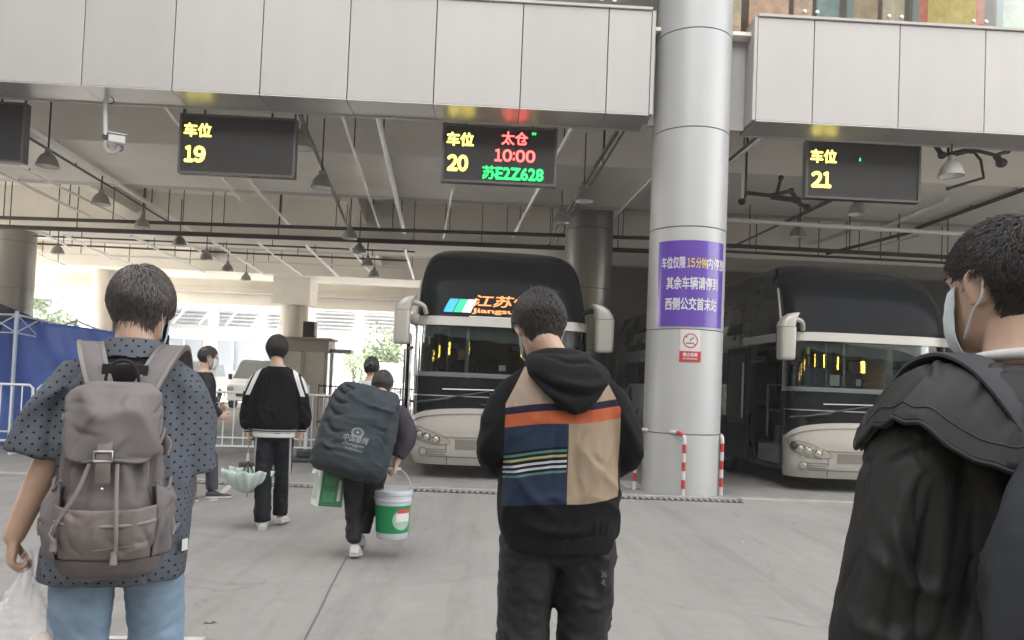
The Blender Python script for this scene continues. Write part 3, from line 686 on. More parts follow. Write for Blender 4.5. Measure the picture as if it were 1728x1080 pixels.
def make_coach():
    t = empty('coach')
    arch = lambda s: 1.03 - .20*abs(s)**2.6 - .10*max(0, abs(s)-.7)
    nose(-1, 1, .21, arch, .0, 64, 10, .04).build('bumper', M_champ, t, smooth=60)
    bump = t.children[0]
    nose(-.985, .985, lambda s: arch(s)-.075, lambda s: arch(s)-.005, .018, 64, 3, .03).build('bumper_brow', M_champ, bump, smooth=50)
    nose(-.62, .62, .60, .615, .006, 30, 1, .02).build('trim_line', M_champ_d, bump)
    nose(-.33, .33, .44, .58, .006, 20, 3, .02).build('plate_recess', M_champ_d, bump, smooth=50)
    nose(-.60, .60, .32, .335, .004, 30, 1, .02).build('trim_line', M_champ_d, bump)
    for sg in (-1, 1):
        # lamp cluster: a lens-shaped recess holding four round lamps, fog lamp below
        lo = lambda s: .76 - .20*((abs(s)-.40)/.50) ; 
        c = []
        sA, sB = .37, .93
        mid = lambda q: .535 + .175*((q-sA)/(sB-sA))
        hgt = lambda q: .088*math.sin(PI*min(1, max(0, (q-sA)/(sB-sA))))**.6 + .003
        a, b = (sA, sB) if sg > 0 else (-sB, -sA)
        hl = nose(a, b, lambda s: mid(abs(s))-hgt(abs(s)), lambda s: mid(abs(s))+hgt(abs(s)), .007, 24, 3, .02).build('headlight_panel', mat('headlight bezel',(.60,.56,.50),.2,.4), t, smooth=40)
        nose(a, b, lambda s: mid(abs(s))-hgt(abs(s))-.014, lambda s: mid(abs(s))+hgt(abs(s))+.014, .003, 24, 3, .02).build('bezel_edge', M_champ_d, hl, smooth=40)
        for k, q in enumerate((.80,.70,.60,.50)):
            s = sg*q; p = bp(s, mid(q), .008); p2 = bp(s+sg*.02, mid(q), .008); tx = (p2-p).normalized(); nrm = tx.cross(V(0,0,1))*(1 if sg > 0 else -1)
            nrm = -nrm if nrm.y > 0 else nrm
            ax = basis(V(0,0,1).cross(nrm).normalized(), V(0,0,1), nrm)
            lamp = MB().lathe([(.062,0),(.062,.016),(.047,.018),(.045,.004)], p, 24, axis=ax).build('headlight', M_chrome if k else M_cab, t, smooth=40)
            MB().lathe([(.044,.005),(.03,.016),(.001,.022)], p, 20, axis=ax, cap=False).build('lens', M_lens if k else mat('dark lens',(.06,.05,.045),.15), lamp, smooth=60)
        q = .655; p = bp(sg*q, .40, .004); p2 = bp(sg*(q+.02), .40, .004); tx = (p2-p).normalized(); nrm = tx.cross(V(0,0,1)); nrm = -nrm if nrm.y > 0 else nrm
        ax = basis(V(0,0,1).cross(nrm).normalized(), V(0,0,1), nrm)
        fog = MB().lathe([(.066,-.01),(.066,.014),(.052,.016),(.05,.002)], p, 22, axis=ax).build('fog_lamp', M_champ_d, t, smooth=40)
        MB().lathe([(.05,.003),(.001,.015)], p, 20, axis=ax, cap=False).build('lens', M_lens, fog, smooth=60)
        a, b = (.42,.62) if sg > 0 else (-.62,-.42)
        for zz in (.355,.39,.425): nose(a, b, zz, zz+.012+.0, .008, 8, 1, .02).build('fog_louvre', M_champ_d, bump)
        a, b = (.405,.412) if sg > 0 else (-.412,-.405)
        nose(a, b, .22, .60, .003, 1, 4, .02).build('panel_gap', M_joint, bump)
    # black apron, wiper line, windscreen, belt, dome
    nose(-1, 1, lambda s: arch(s)+.002, 1.46, -.006, 48, 6, .03).build('black_apron', M_bblack, t, smooth=60)
    nose(-.97, .97, 1.185, 1.20, .002, 48, 1, .02).build('apron_trim', M_steel, t)
    nose(-.985, .985, 1.465, 1.53, .0, 48, 1, .03).build('windscreen_seal', mat('seal grey green',(.16,.18,.175),.35), t)
    nose(-.965, .965, 1.53, 2.20, -.004, 48, 6, .012).build('windscreen', M_wind, t, smooth=60)
    for sg in (-1, 1):
        a, b = (.965, 1) if sg > 0 else (-1, -.965)
        nose(a, b, 1.46, 2.21, .002, 4, 6, .05).build('windscreen_pillar', M_champ if sg < 0 else M_bblack, t, smooth=60)
    nose(-1, 1, 2.205, 2.335, .014, 60, 4, .05).build('belt', M_champ, t, smooth=60)
    nose(-1, 1, 2.337, 3.52, -.004, 60, 26, .03).build('dome_glass', M_bglass, t, smooth=70)
    # body: sides, roof and tail
    L = 11.6; rings = []
    for sgn in (1,):
        prof = [(bh(z), z) for z in (.30,.7,1.0,1.47,2.2,2.34,2.6,2.85,3.10,3.30,3.44,3.53)]
    full = [(-a, z) for a, z in prof] + [(-.4,3.57),(.4,3.57)] + [(a, z) for a, z in prof[::-1]]
    def body(y0f, y1, pr, nm, m, par=t):
        b = MB(); n = len(pr)
        A = [(x, y0f(z), z) for x, z in pr]; B = [(x, y1, z) for x, z in pr]
        b.add(A+B, [(i, i+1, n+i+1, n+i) for i in range(n-1)]); return b.build(nm, m, par, smooth=35)
    front = lambda z: smoothed(by, z)+.42
    right = [p for p in full if p[0] > 0]; left = [p for p in full if p[0] < 0]
    roof = [p for p in full if p[1] > 3.0]
    body(lambda z: front(min(z, 3.5)), L, roof, 'roof', M_bside)
    body(front, L, [p for p in right if p[1] <= 3.11], 'side_wall', M_bside)
    # viewer's left side: doorway between .5 and 1.4 m behind the nose
    body(lambda z: 1.42, L, [p for p in left if p[1] <= 2.21], 'side_wall', M_bside)
    body(front, L, [p for p in left if 2.19 <= p[1] <= 3.11], 'side_wall', M_bside)
    MB().add([(-1.27,.43,.30),(-1.27,.52,.30),(-1.265,.52,2.2),(-1.262,.50,2.2)], [(0,1,2,3)]).build('door_pillar', M_bside, t)
    MB().add([(x, L, z) for x, z in full]+[], [tuple(range(len(full)))]).build('tail', M_bside, t)
    MB().box((-1.2,.5,.28),(1.2,L-.05,.36)).build('floor_pan', M_cab, t)
    # belt running on along the side, above the door, side windows
    for sg in (-1, 1):
        b = MB(); b.box((sg*1.272-.02,.50,2.205),(sg*1.272+.02,2.0,2.335)); b.build('side_belt', M_champ, t, bevel=.01)
        b = MB(); z0, z1 = 2.42, 2.98
        for (ya, yb) in [(.98,2.1)]+[(2.14+1.4*i,2.14+1.4*i+1.36) for i in range(6)]:
            x0, x1 = bh(z0)+.006, bh(z1)+.006
            MB().quad((sg*x0,ya,z0),(sg*x0,yb,z0),(sg*x1,yb,z1),(sg*x1,ya,z1)).build('side_window', M_sideglass, t)
        for i in range(6):
            ya = 2.14+1.4*i
            MB().quad((sg*1.279,ya,1.55),(sg*1.279,ya+1.36,1.55),(sg*1.270,ya+1.36,2.12),(sg*1.270,ya,2.12)).build('side_window', M_sideglass, t)
        # pale edge strip of the dome
        e = MB(); e.tube([bp(sg, z, .004)+V(0,.03,0) for z in (2.34,2.5,2.7,2.9,3.05)], .02, 8, sub=3).build('dome_edge', M_champ, t, smooth=60)
    # doorway: steps, rail, leaf slid out
    MB().box((-1.22,.55,.36),(-.75,1.40,.62)).build('step', mat('step metal',(.25,.25,.25),.5,.3), t)
    MB().box((-.95,.55,.62),(-.5,1.40,.90)).build('step', MATS['step metal'], t)
    MB().box((-.52,.55,.36),(-.48,1.40,2.1)).build('door_well', M_cab, t)
    hr = MB(); hr.tube([(-1.17,.60,.95),(-1.17,.60,1.55),(-1.17,1.2,1.55),(-1.17,1.2,.75)], .02, 8); hr.tube([(-1.17,.6,1.15),(-1.17,1.2,1.15)], .018, 8)
    hr.build('grab_rail', mat('grab rail',(.16,.19,.21),.35,.4), t, smooth=50)
    dl = empty('tmp'); bpy.data.objects.remove(dl)
    door = MB().box((-1.44,1.40,.33),(-1.385,2.28,2.16)).build('door', M_bblack, t, bevel=.015)
    MB().box((-1.447,1.47,.9),(-1.442,2.2,2.05)).build('door_pane', M_sideglass, door)
    MB().tube([(-1.33,.95,1.9),(-1.40,1.45,1.9)], .025, 8).build('door_arm', M_dark, door, smooth=50)
    MB().tube([(-1.47,1.50,1.0),(-1.47,1.50,1.9)], .018, 8).build('handle', M_steel, door, smooth=50)
    # wheels
    for (x, y) in [(-1.08,2.75),(1.08,2.75),(-1.05,8.6),(1.05,8.6)]:
        ax = Matrix.Rotation(PI/2, 3, 'Y')
        wh = MB().lathe([(.28,-.14),(.46,-.14),(.50,-.09),(.50,.09),(.46,.14),(.28,.14)], (x,y,.50), 32, axis=ax).build('wheel', M_rub, t, smooth=40)
        MB().lathe([(.05,-.15),(.2,-.10),(.29,-.145),(.29,.145),(.2,.10),(.05,.15)], (x,y,.50), 24, axis=ax).build('rim', M_steel, wh, smooth=40)
    for sg in (-1, 1):
        pts_ = [(sg*1.285, 2.75+.62*math.cos(a), .36+.64*math.sin(a)) for a in np.linspace(0, PI, 17)]
        b = MB(); b.add(pts_, [tuple(range(17))]); b.build('wheel_arch', M_cab, t)
    # wipers
    for s0, s1, sl in ((-.08,-.62,1), (.62,.08,1)):
        a, c = bp(s0, 1.28, .03), bp(s1, 1.10, .05); wv = MB().tube([bp(s0,1.24,.01), a, c], .014, 8).build('wiper', M_dark, t, smooth=50)
        m1, m2 = bp(s1-.22, 1.085, .05), bp(s1+.24, 1.15, .05)
        MB().tube([m1, bp(s1,1.105,.055), m2], .011, 8).build('blade', M_dark, wv, smooth=50)
    MB().tube([bp(-.45,1.285,.02),bp(.1,1.30,.02)], .01, 6).build('wiper_link', M_steel, t, smooth=50)
    # mirrors hanging like horns from the belt
    for sg in (-1, 1):
        x0 = sg*1.45; yy = -.02
        wd = .115 if sg < 0 else .13
        mr = MB(); rings = []
        for z, a, b, dy in [(1.90,.75,.8,0),(1.915,.95,.95,0),(1.95,1,1,0),(2.2,1.02,1.05,0),(2.34,1.03,1.08,.0),(2.37,1.02,1.08,0)]:
            rings.append([(x0+wd*a*math.copysign(abs(math.cos(q))**.45, math.cos(q)), yy+.11*b*math.copysign(abs(math.sin(q))**.6, math.sin(q))+dy, z) for q in np.linspace(0, 2*PI, 24, endpoint=False)])
        case = mr.loft(rings).build('mirror', M_champ, t, smooth=45)
        mr = MB(); rings = []
        for f, xc, z, a, b in [(0,x0,2.378,wd*1.04,.125),(0,x0-sg*.015,2.44,wd*1.0,.125),(0,x0-sg*.05,2.52,wd*.85,.12),(0,x0-sg*.11,2.575,wd*.62,.10),(0,x0-sg*.16,2.59,wd*.3,.06)]:
            rings.append([(xc+a*math.copysign(abs(math.cos(q))**.6, math.cos(q)), yy+.03+b*math.copysign(abs(math.sin(q))**.7, math.sin(q)), z) for q in np.linspace(0, 2*PI, 24, endpoint=False)])
        mr.loft(rings).build('mirror_cap', M_champ, case, smooth=50)
        MB().tube([(x0-sg*.1,.05,2.52),(x0-sg*.28,.10,2.47),(sg*1.12,.16,2.36)], [.045,.034,.034], 12, sub=4).build('mirror_arm', M_champ if sg < 0 else M_bblack, case, smooth=60)
        MB().box((x0-wd*.85,yy+.10,1.98),(x0+wd*.85,yy+.122,2.32)).build('mirror_glass', M_chrome, case)
    ax = basis(V(1,0,0), V(0,0,1), V(0,-1,0))
    MB().lathe([(.001,.05),(.06,.045),(.085,.02),(.09,-.03)], bp(-.9,2.29,.04), 24, axis=ax).build('round_mirror', M_champ, t, smooth=60)
    # cab interior
    MB().box((-1.15,.18,1.30),(1.15,.85,1.46)).build('dashboard', M_cab, t, bevel=.03)
    b = MB(); b.lathe([(.205,-.018),(.225,0),(.205,.018),(.19,0)], (.62,.78,1.62), 24, axis=Matrix.Rotation(math.radians(55),3,'X')); b.build('steering_wheel', M_black, t, smooth=60)
    for (x, y, z, kind) in [(.62,1.5,1.05,0),(-.55,2.9,1.25,1),(.55,2.9,1.25,1),(-.55,3.9,1.25,1),(.55,3.9,1.25,1)]:
        sb = MB().cbox((x,y,z),(.52,.5,.16)).build('seat', M_seat, t, bevel=.04)
        MB().cbox((x,y+.26,z+.42),(.50,.14,.78),Matrix.Rotation(-.12,3,'X')).build('seat_back', M_seat, sb, bevel=.05)
        MB().cbox((x,y+.24,z+.86),(.30,.12,.20)).build('head_cover', mat('seat head cover',(.55,.52,.48),.8), sb, bevel=.04)
    # sun blind with a sagging lower edge
    b = MB(); n = 40; top, bot = [], []
    for i in range(n+1):
        s = -.93+1.86*i/n; f = i/n
        d = .06+.17*math.sin(min(1, max(0, (f-.05)*1.25))*PI*.62) + .012*math.sin(f*55)
        p = bp(s, 2.195, -.10); q = bp(s, 2.195-d, -.10 - .015*math.sin(f*60)); top.append(p); bot.append(q)
    b.add(top+bot, [(i, i+1, n+2+i, n+1+i) for i in range(n)]); b.build('sun_blind', M_cur, t, smooth=60)
    MB().box((-1.2,.5,2.1),(1.2,L-.1,2.18)).build('cab_ceiling', M_cab, t)
    return t
proto = make_coach()
M_sticker = mat('sticker', (.6,.58,.5), .5)
def cab_items(t, spec):
    for nm, (s, z, w_, h_), c in spec:
        P = bp(s, z, -.03); Pn = bp(s+.03, z, -.03); tx = (Pn-P).normalized()
        b = MB(); b.add([P-tx*w_/2-V(0,0,h_/2), P+tx*w_/2-V(0,0,h_/2), P+tx*w_/2+V(0,0,h_/2), P-tx*w_/2+V(0,0,h_/2)], [(0,1,2,3)])
        b.build(nm, mat('item %s %.2f' % (nm, c[0]), c, .5), t)
def place(o, x, lab):
    o.location = (x, 11.02, 0); o.rotation_euler = (0, 0, math.radians(3.2)); tag(o, lab, 'coach', 'coaches parked in the bays')
c2 = copy_tree(proto)
# lettering and logo only on the bay 20 coach
def nfn(x0, z0, off, dom=True):
    def f(a, b, c):
        x = x0+a; z = z0+b; hw_ = bh(z); s = math.asin(max(-1, min(1, x/hw_)))*2/PI
        return bp(s, z, off+c)
    return f
cab_items(proto, [('sticker',(-.80,2.03,.10,.10),(.02,.35,.33)),('sticker',(-.79,1.93,.07,.06),(.02,.30,.25)),('sticker',(-.66,2.10,.13,.15),(.10,.14,.14)),('sticker',(-.655,1.98,.03,.12),(.6,.5,.12)),('paper',(.0,1.62,.10,.08),(.6,.62,.62))])
for cols, dx in (((.02,.35,.85),0),((.0,.45,.22),.14),((.62,.60,.66),.26)):
    f = nfn(-.87+dx, 2.40, .006); b = MB(); n = 8
    w_ = .12
    lo = [f(.06*0+w_*0 + .09*(k/n)**1.2*1.0, .20*k/n, 0) for k in range(n+1)]
    hi = [f(w_+.01 + .09*(k/n)**1.2*1.0, .20*k/n, 0) for k in range(n+1)]
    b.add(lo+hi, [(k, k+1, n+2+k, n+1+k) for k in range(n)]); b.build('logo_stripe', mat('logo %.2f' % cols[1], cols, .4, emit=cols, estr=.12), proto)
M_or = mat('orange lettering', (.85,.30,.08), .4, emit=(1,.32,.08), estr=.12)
b = MB(); write(b, '江苏快', (0,0,0), .86, .17, bold=.02, fn=nfn(-.45,2.50,.007), shear=.25); b.build('lettering', M_or, proto, recalc=False)
b = MB(); write(b, 'Jiangsu', (0,0,0), .60, .085, bold=.03, fn=nfn(-.46,2.385,.007)); b.build('lettering', M_or, proto, recalc=False)
b = MB(); nose(-.26,.05,2.338,2.352,.006,16,1,.01).build('white_decal', M_white, proto)
cab_items(c2, [('sticker',(-.62,2.06,.05,.10),(.6,.5,.05)),('paper',(-.35,1.64,.14,.16),(.62,.62,.60)),('paper',(-.15,1.62,.08,.1),(.6,.6,.58)),('permit',(.30,1.68,.34,.08),(.55,.60,.58)),('plush_cushion',(.22,1.86,.02,.02),(.4,.25,.05))])
pl = MB().ell((.25,.62,1.80),(.19,.12,.22),18,12).ell((.25,.60,1.58),(.17,.12,.14),16,10).build('plush_headrest', mat('ochre plush',(.30,.18,.045),.95,var=.2,vscale=20,bump=.4,bscale=120), c2, smooth=60)
MB().cbox((-.72,.62,1.66),(.44,.3,.34)).build('bundled_jacket', M_seat, c2, bevel=.08)
place(proto, .235, 'black fronted coach in bay 20 with champagne bumper and orange Chinese lettering on its dome')
place(c2, 5.74, 'black fronted coach in bay 21 with an open front door and plain dome')
proto.location.y = 11.0
# a third coach stands deeper between the two: only its side and mirror show past the column
# ------------------------------------------------------------------ barriers, tent, booth
M_galv = mat('white barrier tube', (.62,.64,.67), .4, .2, var=.05)
def barrier(p, q, lab, grp='white tube crowd barriers'):
    p, q = Vector(p), Vector(q); t = empty('crowd_barrier', (p+q)/2); tag(t, lab, 'barrier', grp); L = (q-p).length; d = (q-p).normalized()
    Z = V(0,0,1)
    f = MB(); f.tube([p+Z*.06, p+Z*1.03, p+d*.05+Z*1.08, q-d*.05+Z*1.08, q+Z*1.03, q+Z*.06], .021, 8); f.tube([p+Z*.20, q+Z*.20], .018, 8); f.tube([p+Z*.34, q+Z*.34], .014, 8)
    f.build('frame', M_galv, t, smooth=50)
    n = int(L/.16)
    for i in range(1, n): MB().tube([p+d*(L*i/n)+Z*.20, p+d*(L*i/n)+Z*1.08], .011, 6).build('bar', M_galv, t, smooth=60)
    for s in (.08, .92):
        c = p+d*(L*s); nn = Vector((-d.y, d.x, 0))
        MB().bar(c-nn*.28+Z*.03, c+nn*.28+Z*.03, .05, .04).build('foot', M_galv, t)
bx = [(-8.9,12.3),(-7.05,12.35),(-5.25,12.6),(-3.42,12.9),(-1.6,13.1)]
bl = ['white barrier in front of the blue tent at the left edge','white barrier hidden behind the man with the grey backpack','white barrier left of the boy in the varsity jacket','white barrier between the varsity jacket boy and the big bag']
for i, l in enumerate(bl): barrier((bx[i][0]+.04, bx[i][1], 0), (bx[i+1][0]-.04, bx[i+1][1], 0), l)
# dark iron fence further back
M_iron = mat('black iron', (.03,.03,.033), .5)
fe = empty('iron_fence', (-2.0,21.5,0)); tag(fe, 'black iron railing behind the barrier, left of the coach', 'fence')
m = MB()
for z in (.15,.85,1.15): m.bar((-4.6,21.5,z),(-1.3,21.5,z),.04,.04)
m.build('rail', M_iron, fe); 
for i in range(23): MB().bar((-4.6+.15*i,21.5,0),(-4.6+.15*i,21.5,1.2),.022,.022).build('bar', M_iron, fe)
# blue market tent
M_tarp = mat('blue tarpaulin', (.042,.085,.29), .5, var=.15, vscale=2.0, bump=.25, bscale=6)
M_navy = mat('navy canopy', (.016,.020,.060), .6, var=.15, vscale=3)
M_truss = mat('tent truss paint', (.52,.58,.66), .4, .3)
tt = empty('market_tent', (-8.4,14.4,0)); tag(tt, 'blue tarpaulin tent with navy canopy and pale truss frame at the left edge', 'tent')
def tarp(p, q, zt, zb, seed, nm, nx=70, nz=40, sag=.05):
    p, q = Vector(p), Vector(q); d = (q-p).normalized(); n = Vector((d.y,-d.x,0)); m = MB(); vs = []
    for j in range(nz+1):
        for i in range(nx+1):
            s = i/nx; v = j/nz; top = zt(s); z = zb+(top-zb)*v
            k = p.lerp(q, s); 
            w1 = noise.noise(Vector((s*5.0+seed, v*1.3, seed)))*.20 + noise.noise(Vector((s*16+v*3, v*2.2, seed+3)))*.10
            fan = math.sin((s*9+ (1-v)*2.2*math.sin(s*7+seed))*2.2)*.065*(1-v*.4)
            vs.append(k + n*(w1+fan+.05) + V(0,0,z))
    W_ = nx+1
    m.add(vs, [(j*W_+i, j*W_+i+1, (j+1)*W_+i+1, (j+1)*W_+i) for j in range(nz) for i in range(nx)])
    o = m.build(nm, M_tarp, tt, smooth=180); md = o.modifiers.new('s','SOLIDIFY'); md.thickness = .004; return o
tarp((-9.6,13.3,0),(-5.9,13.9,0), lambda s: 2.04+.12*math.exp(-((s-.47)/.14)**2)-.05*math.sin(s*PI*3)**2+.06*s, .02, 1.7, 'side_sheet')
tarp((-10.8,13.6,0),(-9.62,13.25,0), lambda s: 2.02-.1*math.sin(s*PI), .02, 4.1, 'side_sheet', 24, 30)
pst = MB(); P = atz(22,530,2.0)
P = at(22, 640, 13.05); P = Vector((P.x, P.y, 0))
tz = 2.28
pst.bar(P, P+V(0,0,tz), .045, .045)
pst.build('post', M_truss, tt)
def truss(a, b, n):
    m = MB(); a, b = Vector(a), Vector(b); dz = V(0,0,-.30)
    m.bar(a, b, .03, .03); m.bar(a+dz, b+dz, .02, .02)
    for i in range(n):
        u, v = a.lerp(b, i/n), a.lerp(b, (i+1)/n)
        m.bar(u, v+dz, .018,.018); m.bar(u+dz, v, .018,.018)
    m.build('truss', M_truss, tt)
A_ = Vector((-7.75,14.0,2.12)); B_ = Vector((-9.9,12.0,2.16)); Q = Vector((-8.2,15.3,0))
truss(P+V(0,0,tz-.06), Vector((-7.55,15.2,2.06)), 4); truss(P+V(-2.2,.35,tz-.06), P+V(0,0,tz-.06), 4)
m = MB(); k = [at(88,556,14.6), at(128,541,14.6), at(165,556,14.6), at(250,570,14.6)]
for a, b in zip(k, k[1:]): m.bar(a, b, .03, .03)
m.bar(k[0]+V(0,0,-.13), k[1]+V(0,0,-.10), .02, .02); m.bar(k[1]+V(0,0,-.10), k[2]+V(0,0,-.06), .02, .02); m.build('truss', M_truss, tt)
MB().bar(Vector((k[1].x,k[1].y,0)), k[1], .04,.04).build('post', M_truss, tt); MB().bar(Vector((k[3].x,k[3].y,0)), k[3], .04,.04).build('post', M_truss, tt)
top = Vector((-9.8,14.1,2.98)); cs = [A_, Vector((-9.8,16.2,2.12)), Vector((-12,14.2,2.12)), B_]
m = MB()
for i in range(4):
    a, b = cs[i], cs[(i+1) % 4]; n = 8
    for q in range(n):      # slightly sagging cloth
        u, v = a.lerp(b, q/n), a.lerp(b, (q+1)/n); w1, w2 = u.lerp(top,.5)-V(0,0,.06), v.lerp(top,.5)-V(0,0,.06)
        m.add([u, v, w2, w1, top], [(0,1,2,3),(3,2,4)]); m.add([u, v, v-V(0,0,.16+.02*(q%2)), u-V(0,0,.16)], [(0,1,2,3)])
m.build('canopy', M_navy, tt)
# black corner of a second canopy frame end right of the tarp
dk = empty('folded_banner', at(270,590,14.2)); tag(dk, 'dark folded banner standing at the right end of the blue tarpaulin', 'banner')
c = at(270,590,14.2); MB().cbox((c.x,c.y,1.02),(.30,.06,2.04)).build('cloth', M_navy, dk, bevel=.015); MB().bar((c.x-.15,c.y+.02,0),(c.x-.15,c.y+.02,2.15),.03,.03).build('pole', M_truss, dk)
# booth
M_booth = mat('booth beige sheet', (.72,.69,.64), .6, var=.06); M_boothd = mat('booth brown fascia', (.42,.39,.355), .55, var=.08)
bo = empty('guard_booth', (-6.2,26,0)); tag(bo, 'beige guard booth with brown roof fascia behind the varsity jacket boy', 'booth')
x0, x1, y0, y1 = -6.72, -5.12, 25.0, 26.0
MB().box((x0,y0,0),(x1,y1,.80)).build('lower_wall', M_booth, bo)
for a, b in ((x0,y0),(x1-.1,y0),(x0,y1-.1),(x1-.1,y1-.1),((x0+x1)/2-.05,y0)): MB().box((a,b,.802),(a+.1,b+.1,2.20)).build('post', M_boothd, bo)
MB().box((x0+.11,y0+.04,.803),(x1-.11,y0+.06,1.76)).build('panel', M_booth, bo)
MB().box((x0+.11,y0+.04,1.762),(x1-.11,y0+.05,2.198)).build('window', mat('booth window',(.72,.70,.64),.2), bo)
MB().box((x0-.03,y0-.03,2.202),(x1+.03,y1+.03,2.58)).build('roof_fascia', M_boothd, bo, bevel=.015)
MB().box((x0-.06,y0-.06,2.582),(x1+.12,y1+.06,2.66)).build('roof', mat('booth roof',(.42,.38,.33),.6), bo, bevel=.02)
MB().box((x1+.03,y0+.3,2.2),(x1+.7,y0+.9,2.32)).build('awning', M_white, bo)
sp = empty('loudspeaker', (-5.85,25.5,2.66)); tag(sp, 'dark loudspeaker box standing on the roof of the beige booth', 'loudspeaker')
MB().box((-6.04,25.35,2.662),(-5.66,25.8,3.20)).build('cabinet', mat('speaker brown',(.09,.075,.06),.5), sp, bevel=.02); MB().box((-6.0,25.33,2.71),(-5.70,25.348,3.15)).build('grille', M_black, sp)
# flat black base plate with a post by the barrier
bp_ = empty('post_base', (-3.55,13.75,0)); p = atz(515,779,0); bp_.location = (p.x,p.y,0); tag(bp_, 'square black foot and grey post standing beside the barrier, left of the big bag', 'post')
MB().box((p.x-.32,p.y-.22,0),(p.x+.30,p.y+.22,.07)).build('base', M_iron, bp_, bevel=.02); MB().box((p.x-.13,p.y-.1,.071),(p.x+.10,p.y+.1,.20)).build('socket', M_iron, bp_, bevel=.02)
MB().tube([(p.x-.01,p.y,.2),(p.x-.01,p.y,1.25)],.03,10).build('pole', M_galv, bp_, smooth=50)
for (xx, yy, ln) in ((-5.8,11.6,.5),(-3.55,11.4,.35)):
    s = MB().box((xx,yy,0.004),(xx+ln,yy+.16,.10)).build('wheel_stop', M_dark, None, bevel=.02); tag(s, 'low dark wheel stop on the bay floor, %s' % ('left of the backpack man' if xx < -5 else 'behind the glasses man'), 'wheel stop', 'wheel stops')
# ------------------------------------------------------------------ vehicles in the bright yard
M_vw = mat('van white', (.72,.72,.72), .25, spec=.5); M_vg = mat('van window', (.17,.19,.21), .1)
def van(x, y, w_, h_, lab, roof=M_vg, bodym=M_vw, nm='parked_van'):
    t = empty(nm, (x,y,0)); tag(t, lab, 'van', 'vehicles parked in the bright yard')
    rings = []
    for yy, zb, zt, ww in [(0,.35,.95,.86),(.1,.30,1.05,.96),(.75,.28,1.15,1),(.9,.28,1.22,1),(4.2,.28,1.25,1),(4.4,.35,1.2,.95)]:
        q = ww*w_/2; rings.append([(x-q,y+yy,zb),(x+q,y+yy,zb),(x+q,y+yy,zt*.97),(x+q*.92,y+yy,zt),(x-q*.92,y+yy,zt),(x-q,y+yy,zt*.97)])
    MB().loft(rings).build('body', bodym, t, smooth=30)
    rings = []
    for zz, ya, yb, ww in [(1.19,.85,4.3,.97),(1.5,1.1,4.25,.92),(h_-.1,1.45,4.15,.84),(h_,1.6,4.05,.76)]:
        q = ww*w_/2; rings.append([(x-q,y+ya,zz),(x+q,y+ya,zz),(x+q,y+yb,zz),(x-q,y+yb,zz)])
    MB().loft(rings).build('cabin', roof, t, bevel=.05)
    q = w_/2
    MB().add([(x-q*.86,y+.90,1.26),(x+q*.86,y+.90,1.26),(x+q*.74,y+1.36,h_-.16),(x-q*.74,y+1.36,h_-.16)],[(0,1,2,3)]).build('windscreen', M_vg, t)
    for sg in (-1,1):
        MB().box((x+sg*q*.72-.14,y-.02,.72),(x+sg*q*.72+.14,y+.04,.88)).build('headlight', M_lens, t, bevel=.02)
        MB().box((x+sg*(q+.10)-.07,y+.95,1.15),(x+sg*(q+.10)+.07,y+1.1,1.38)).build('mirror', M_black, t, bevel=.02)
        for yy in (.9,3.4): MB().lathe([(.1,-.1),(.33,-.1),(.33,.1),(.1,.1)],(x+sg*(q-.1),y+yy,.33),20,axis=Matrix.Rotation(PI/2,3,'Y')).build('wheel', M_rub, t, smooth=40)
    MB().box((x-q*.5,y-.03,.5),(x+q*.5,y+.02,.68)).build('grille', M_dark, t)
    return t
van(-9.5, 31, 1.75, 2.0, 'white van with a dark roof and windscreen facing out behind the glasses man')
van(-13.6, 34, 1.8, 1.9, 'dark vehicle half hidden behind the glasses man', M_vg, mat('dark van',(.25,.25,.26),.3))
van(-5.2, 40, 2.1, 2.3, 'pale truck parked behind the beige booth, left of the coach', M_vw)
# ------------------------------------------------------------------ white building across the yard
M_bw = mat('white facade', (.86,.855,.84), .75, var=.05, vscale=.4); M_bwin = mat('facade window', (.27,.29,.32), .15); M_louv = mat('louvre grey', (.30,.31,.34), .5)
bb = empty('yard_building', (-8,56,0)); tag(bb, 'long white building across the bright yard with louvred bands and windows', 'building')
MB().box((-46,56,0),(8,66,11)).build('wall', M_bw, bb)
x = -30.0
while x < 2:
    wn = MB().box((x,55.93,1.6),(x+2.6,55.99,3.75)).build('window', M_bwin, bb)
    f = MB(); f.box((x-.08,55.88,1.52),(x+2.68,55.925,1.6)); f.box((x+1.25,55.88,1.601),(x+1.35,55.925,3.75)); f.build('window_frame', M_white, wn); x += 3.5
x = -30.0
while x < 2:
    m = MB()
    for k in range(6): m.bar((x,55.8,4.75+.26*k),(x+2.9,55.8,4.75+.26*k),.20,.10)
    m.build('louvre', M_louv, bb); x += 3.5
MB().box((-46,55.2,6.6),(8,56,6.9)).build('ledge', M_bw, bb)
pg = MB()
for i in range(8): 
    x = -25+1.7*i; pg.bar((x,54.6,6.0),(x,51.2,5.5),.14,.14); pg.bar((x,51.2,5.5),(x-.5,50.6,4.5),.12,.12)
for y in (51.5,52.6,53.8): pg.bar((-25.4,y,5.75),(-12.5,y,5.75),.12,.1)
po = empty('pergola', (-19,53,0)); tag(po, 'grey slatted pergola canopy on the white building, left of the cream column', 'canopy'); pg.build('slats', M_louv, po)
for x in (-25,-19,-13): MB().bar((x,54.6,0),(x,54.6,6.0),.2,.2).build('post', M_bw, po)
lf = empty('left_building', (-33,48,0)); tag(lf, 'pale building with dark upper windows seen past the left column', 'building')
MB().box((-40,48,0),(-24.5,54,8.4)).build('wall', M_bw, lf)
for x in (-33.5,-31,-28.5,-26): 
    for z in (5.0,): MB().box((x,47.93,z),(x+1.7,47.99,z+2.2)).build('window', M_bwin, lf)
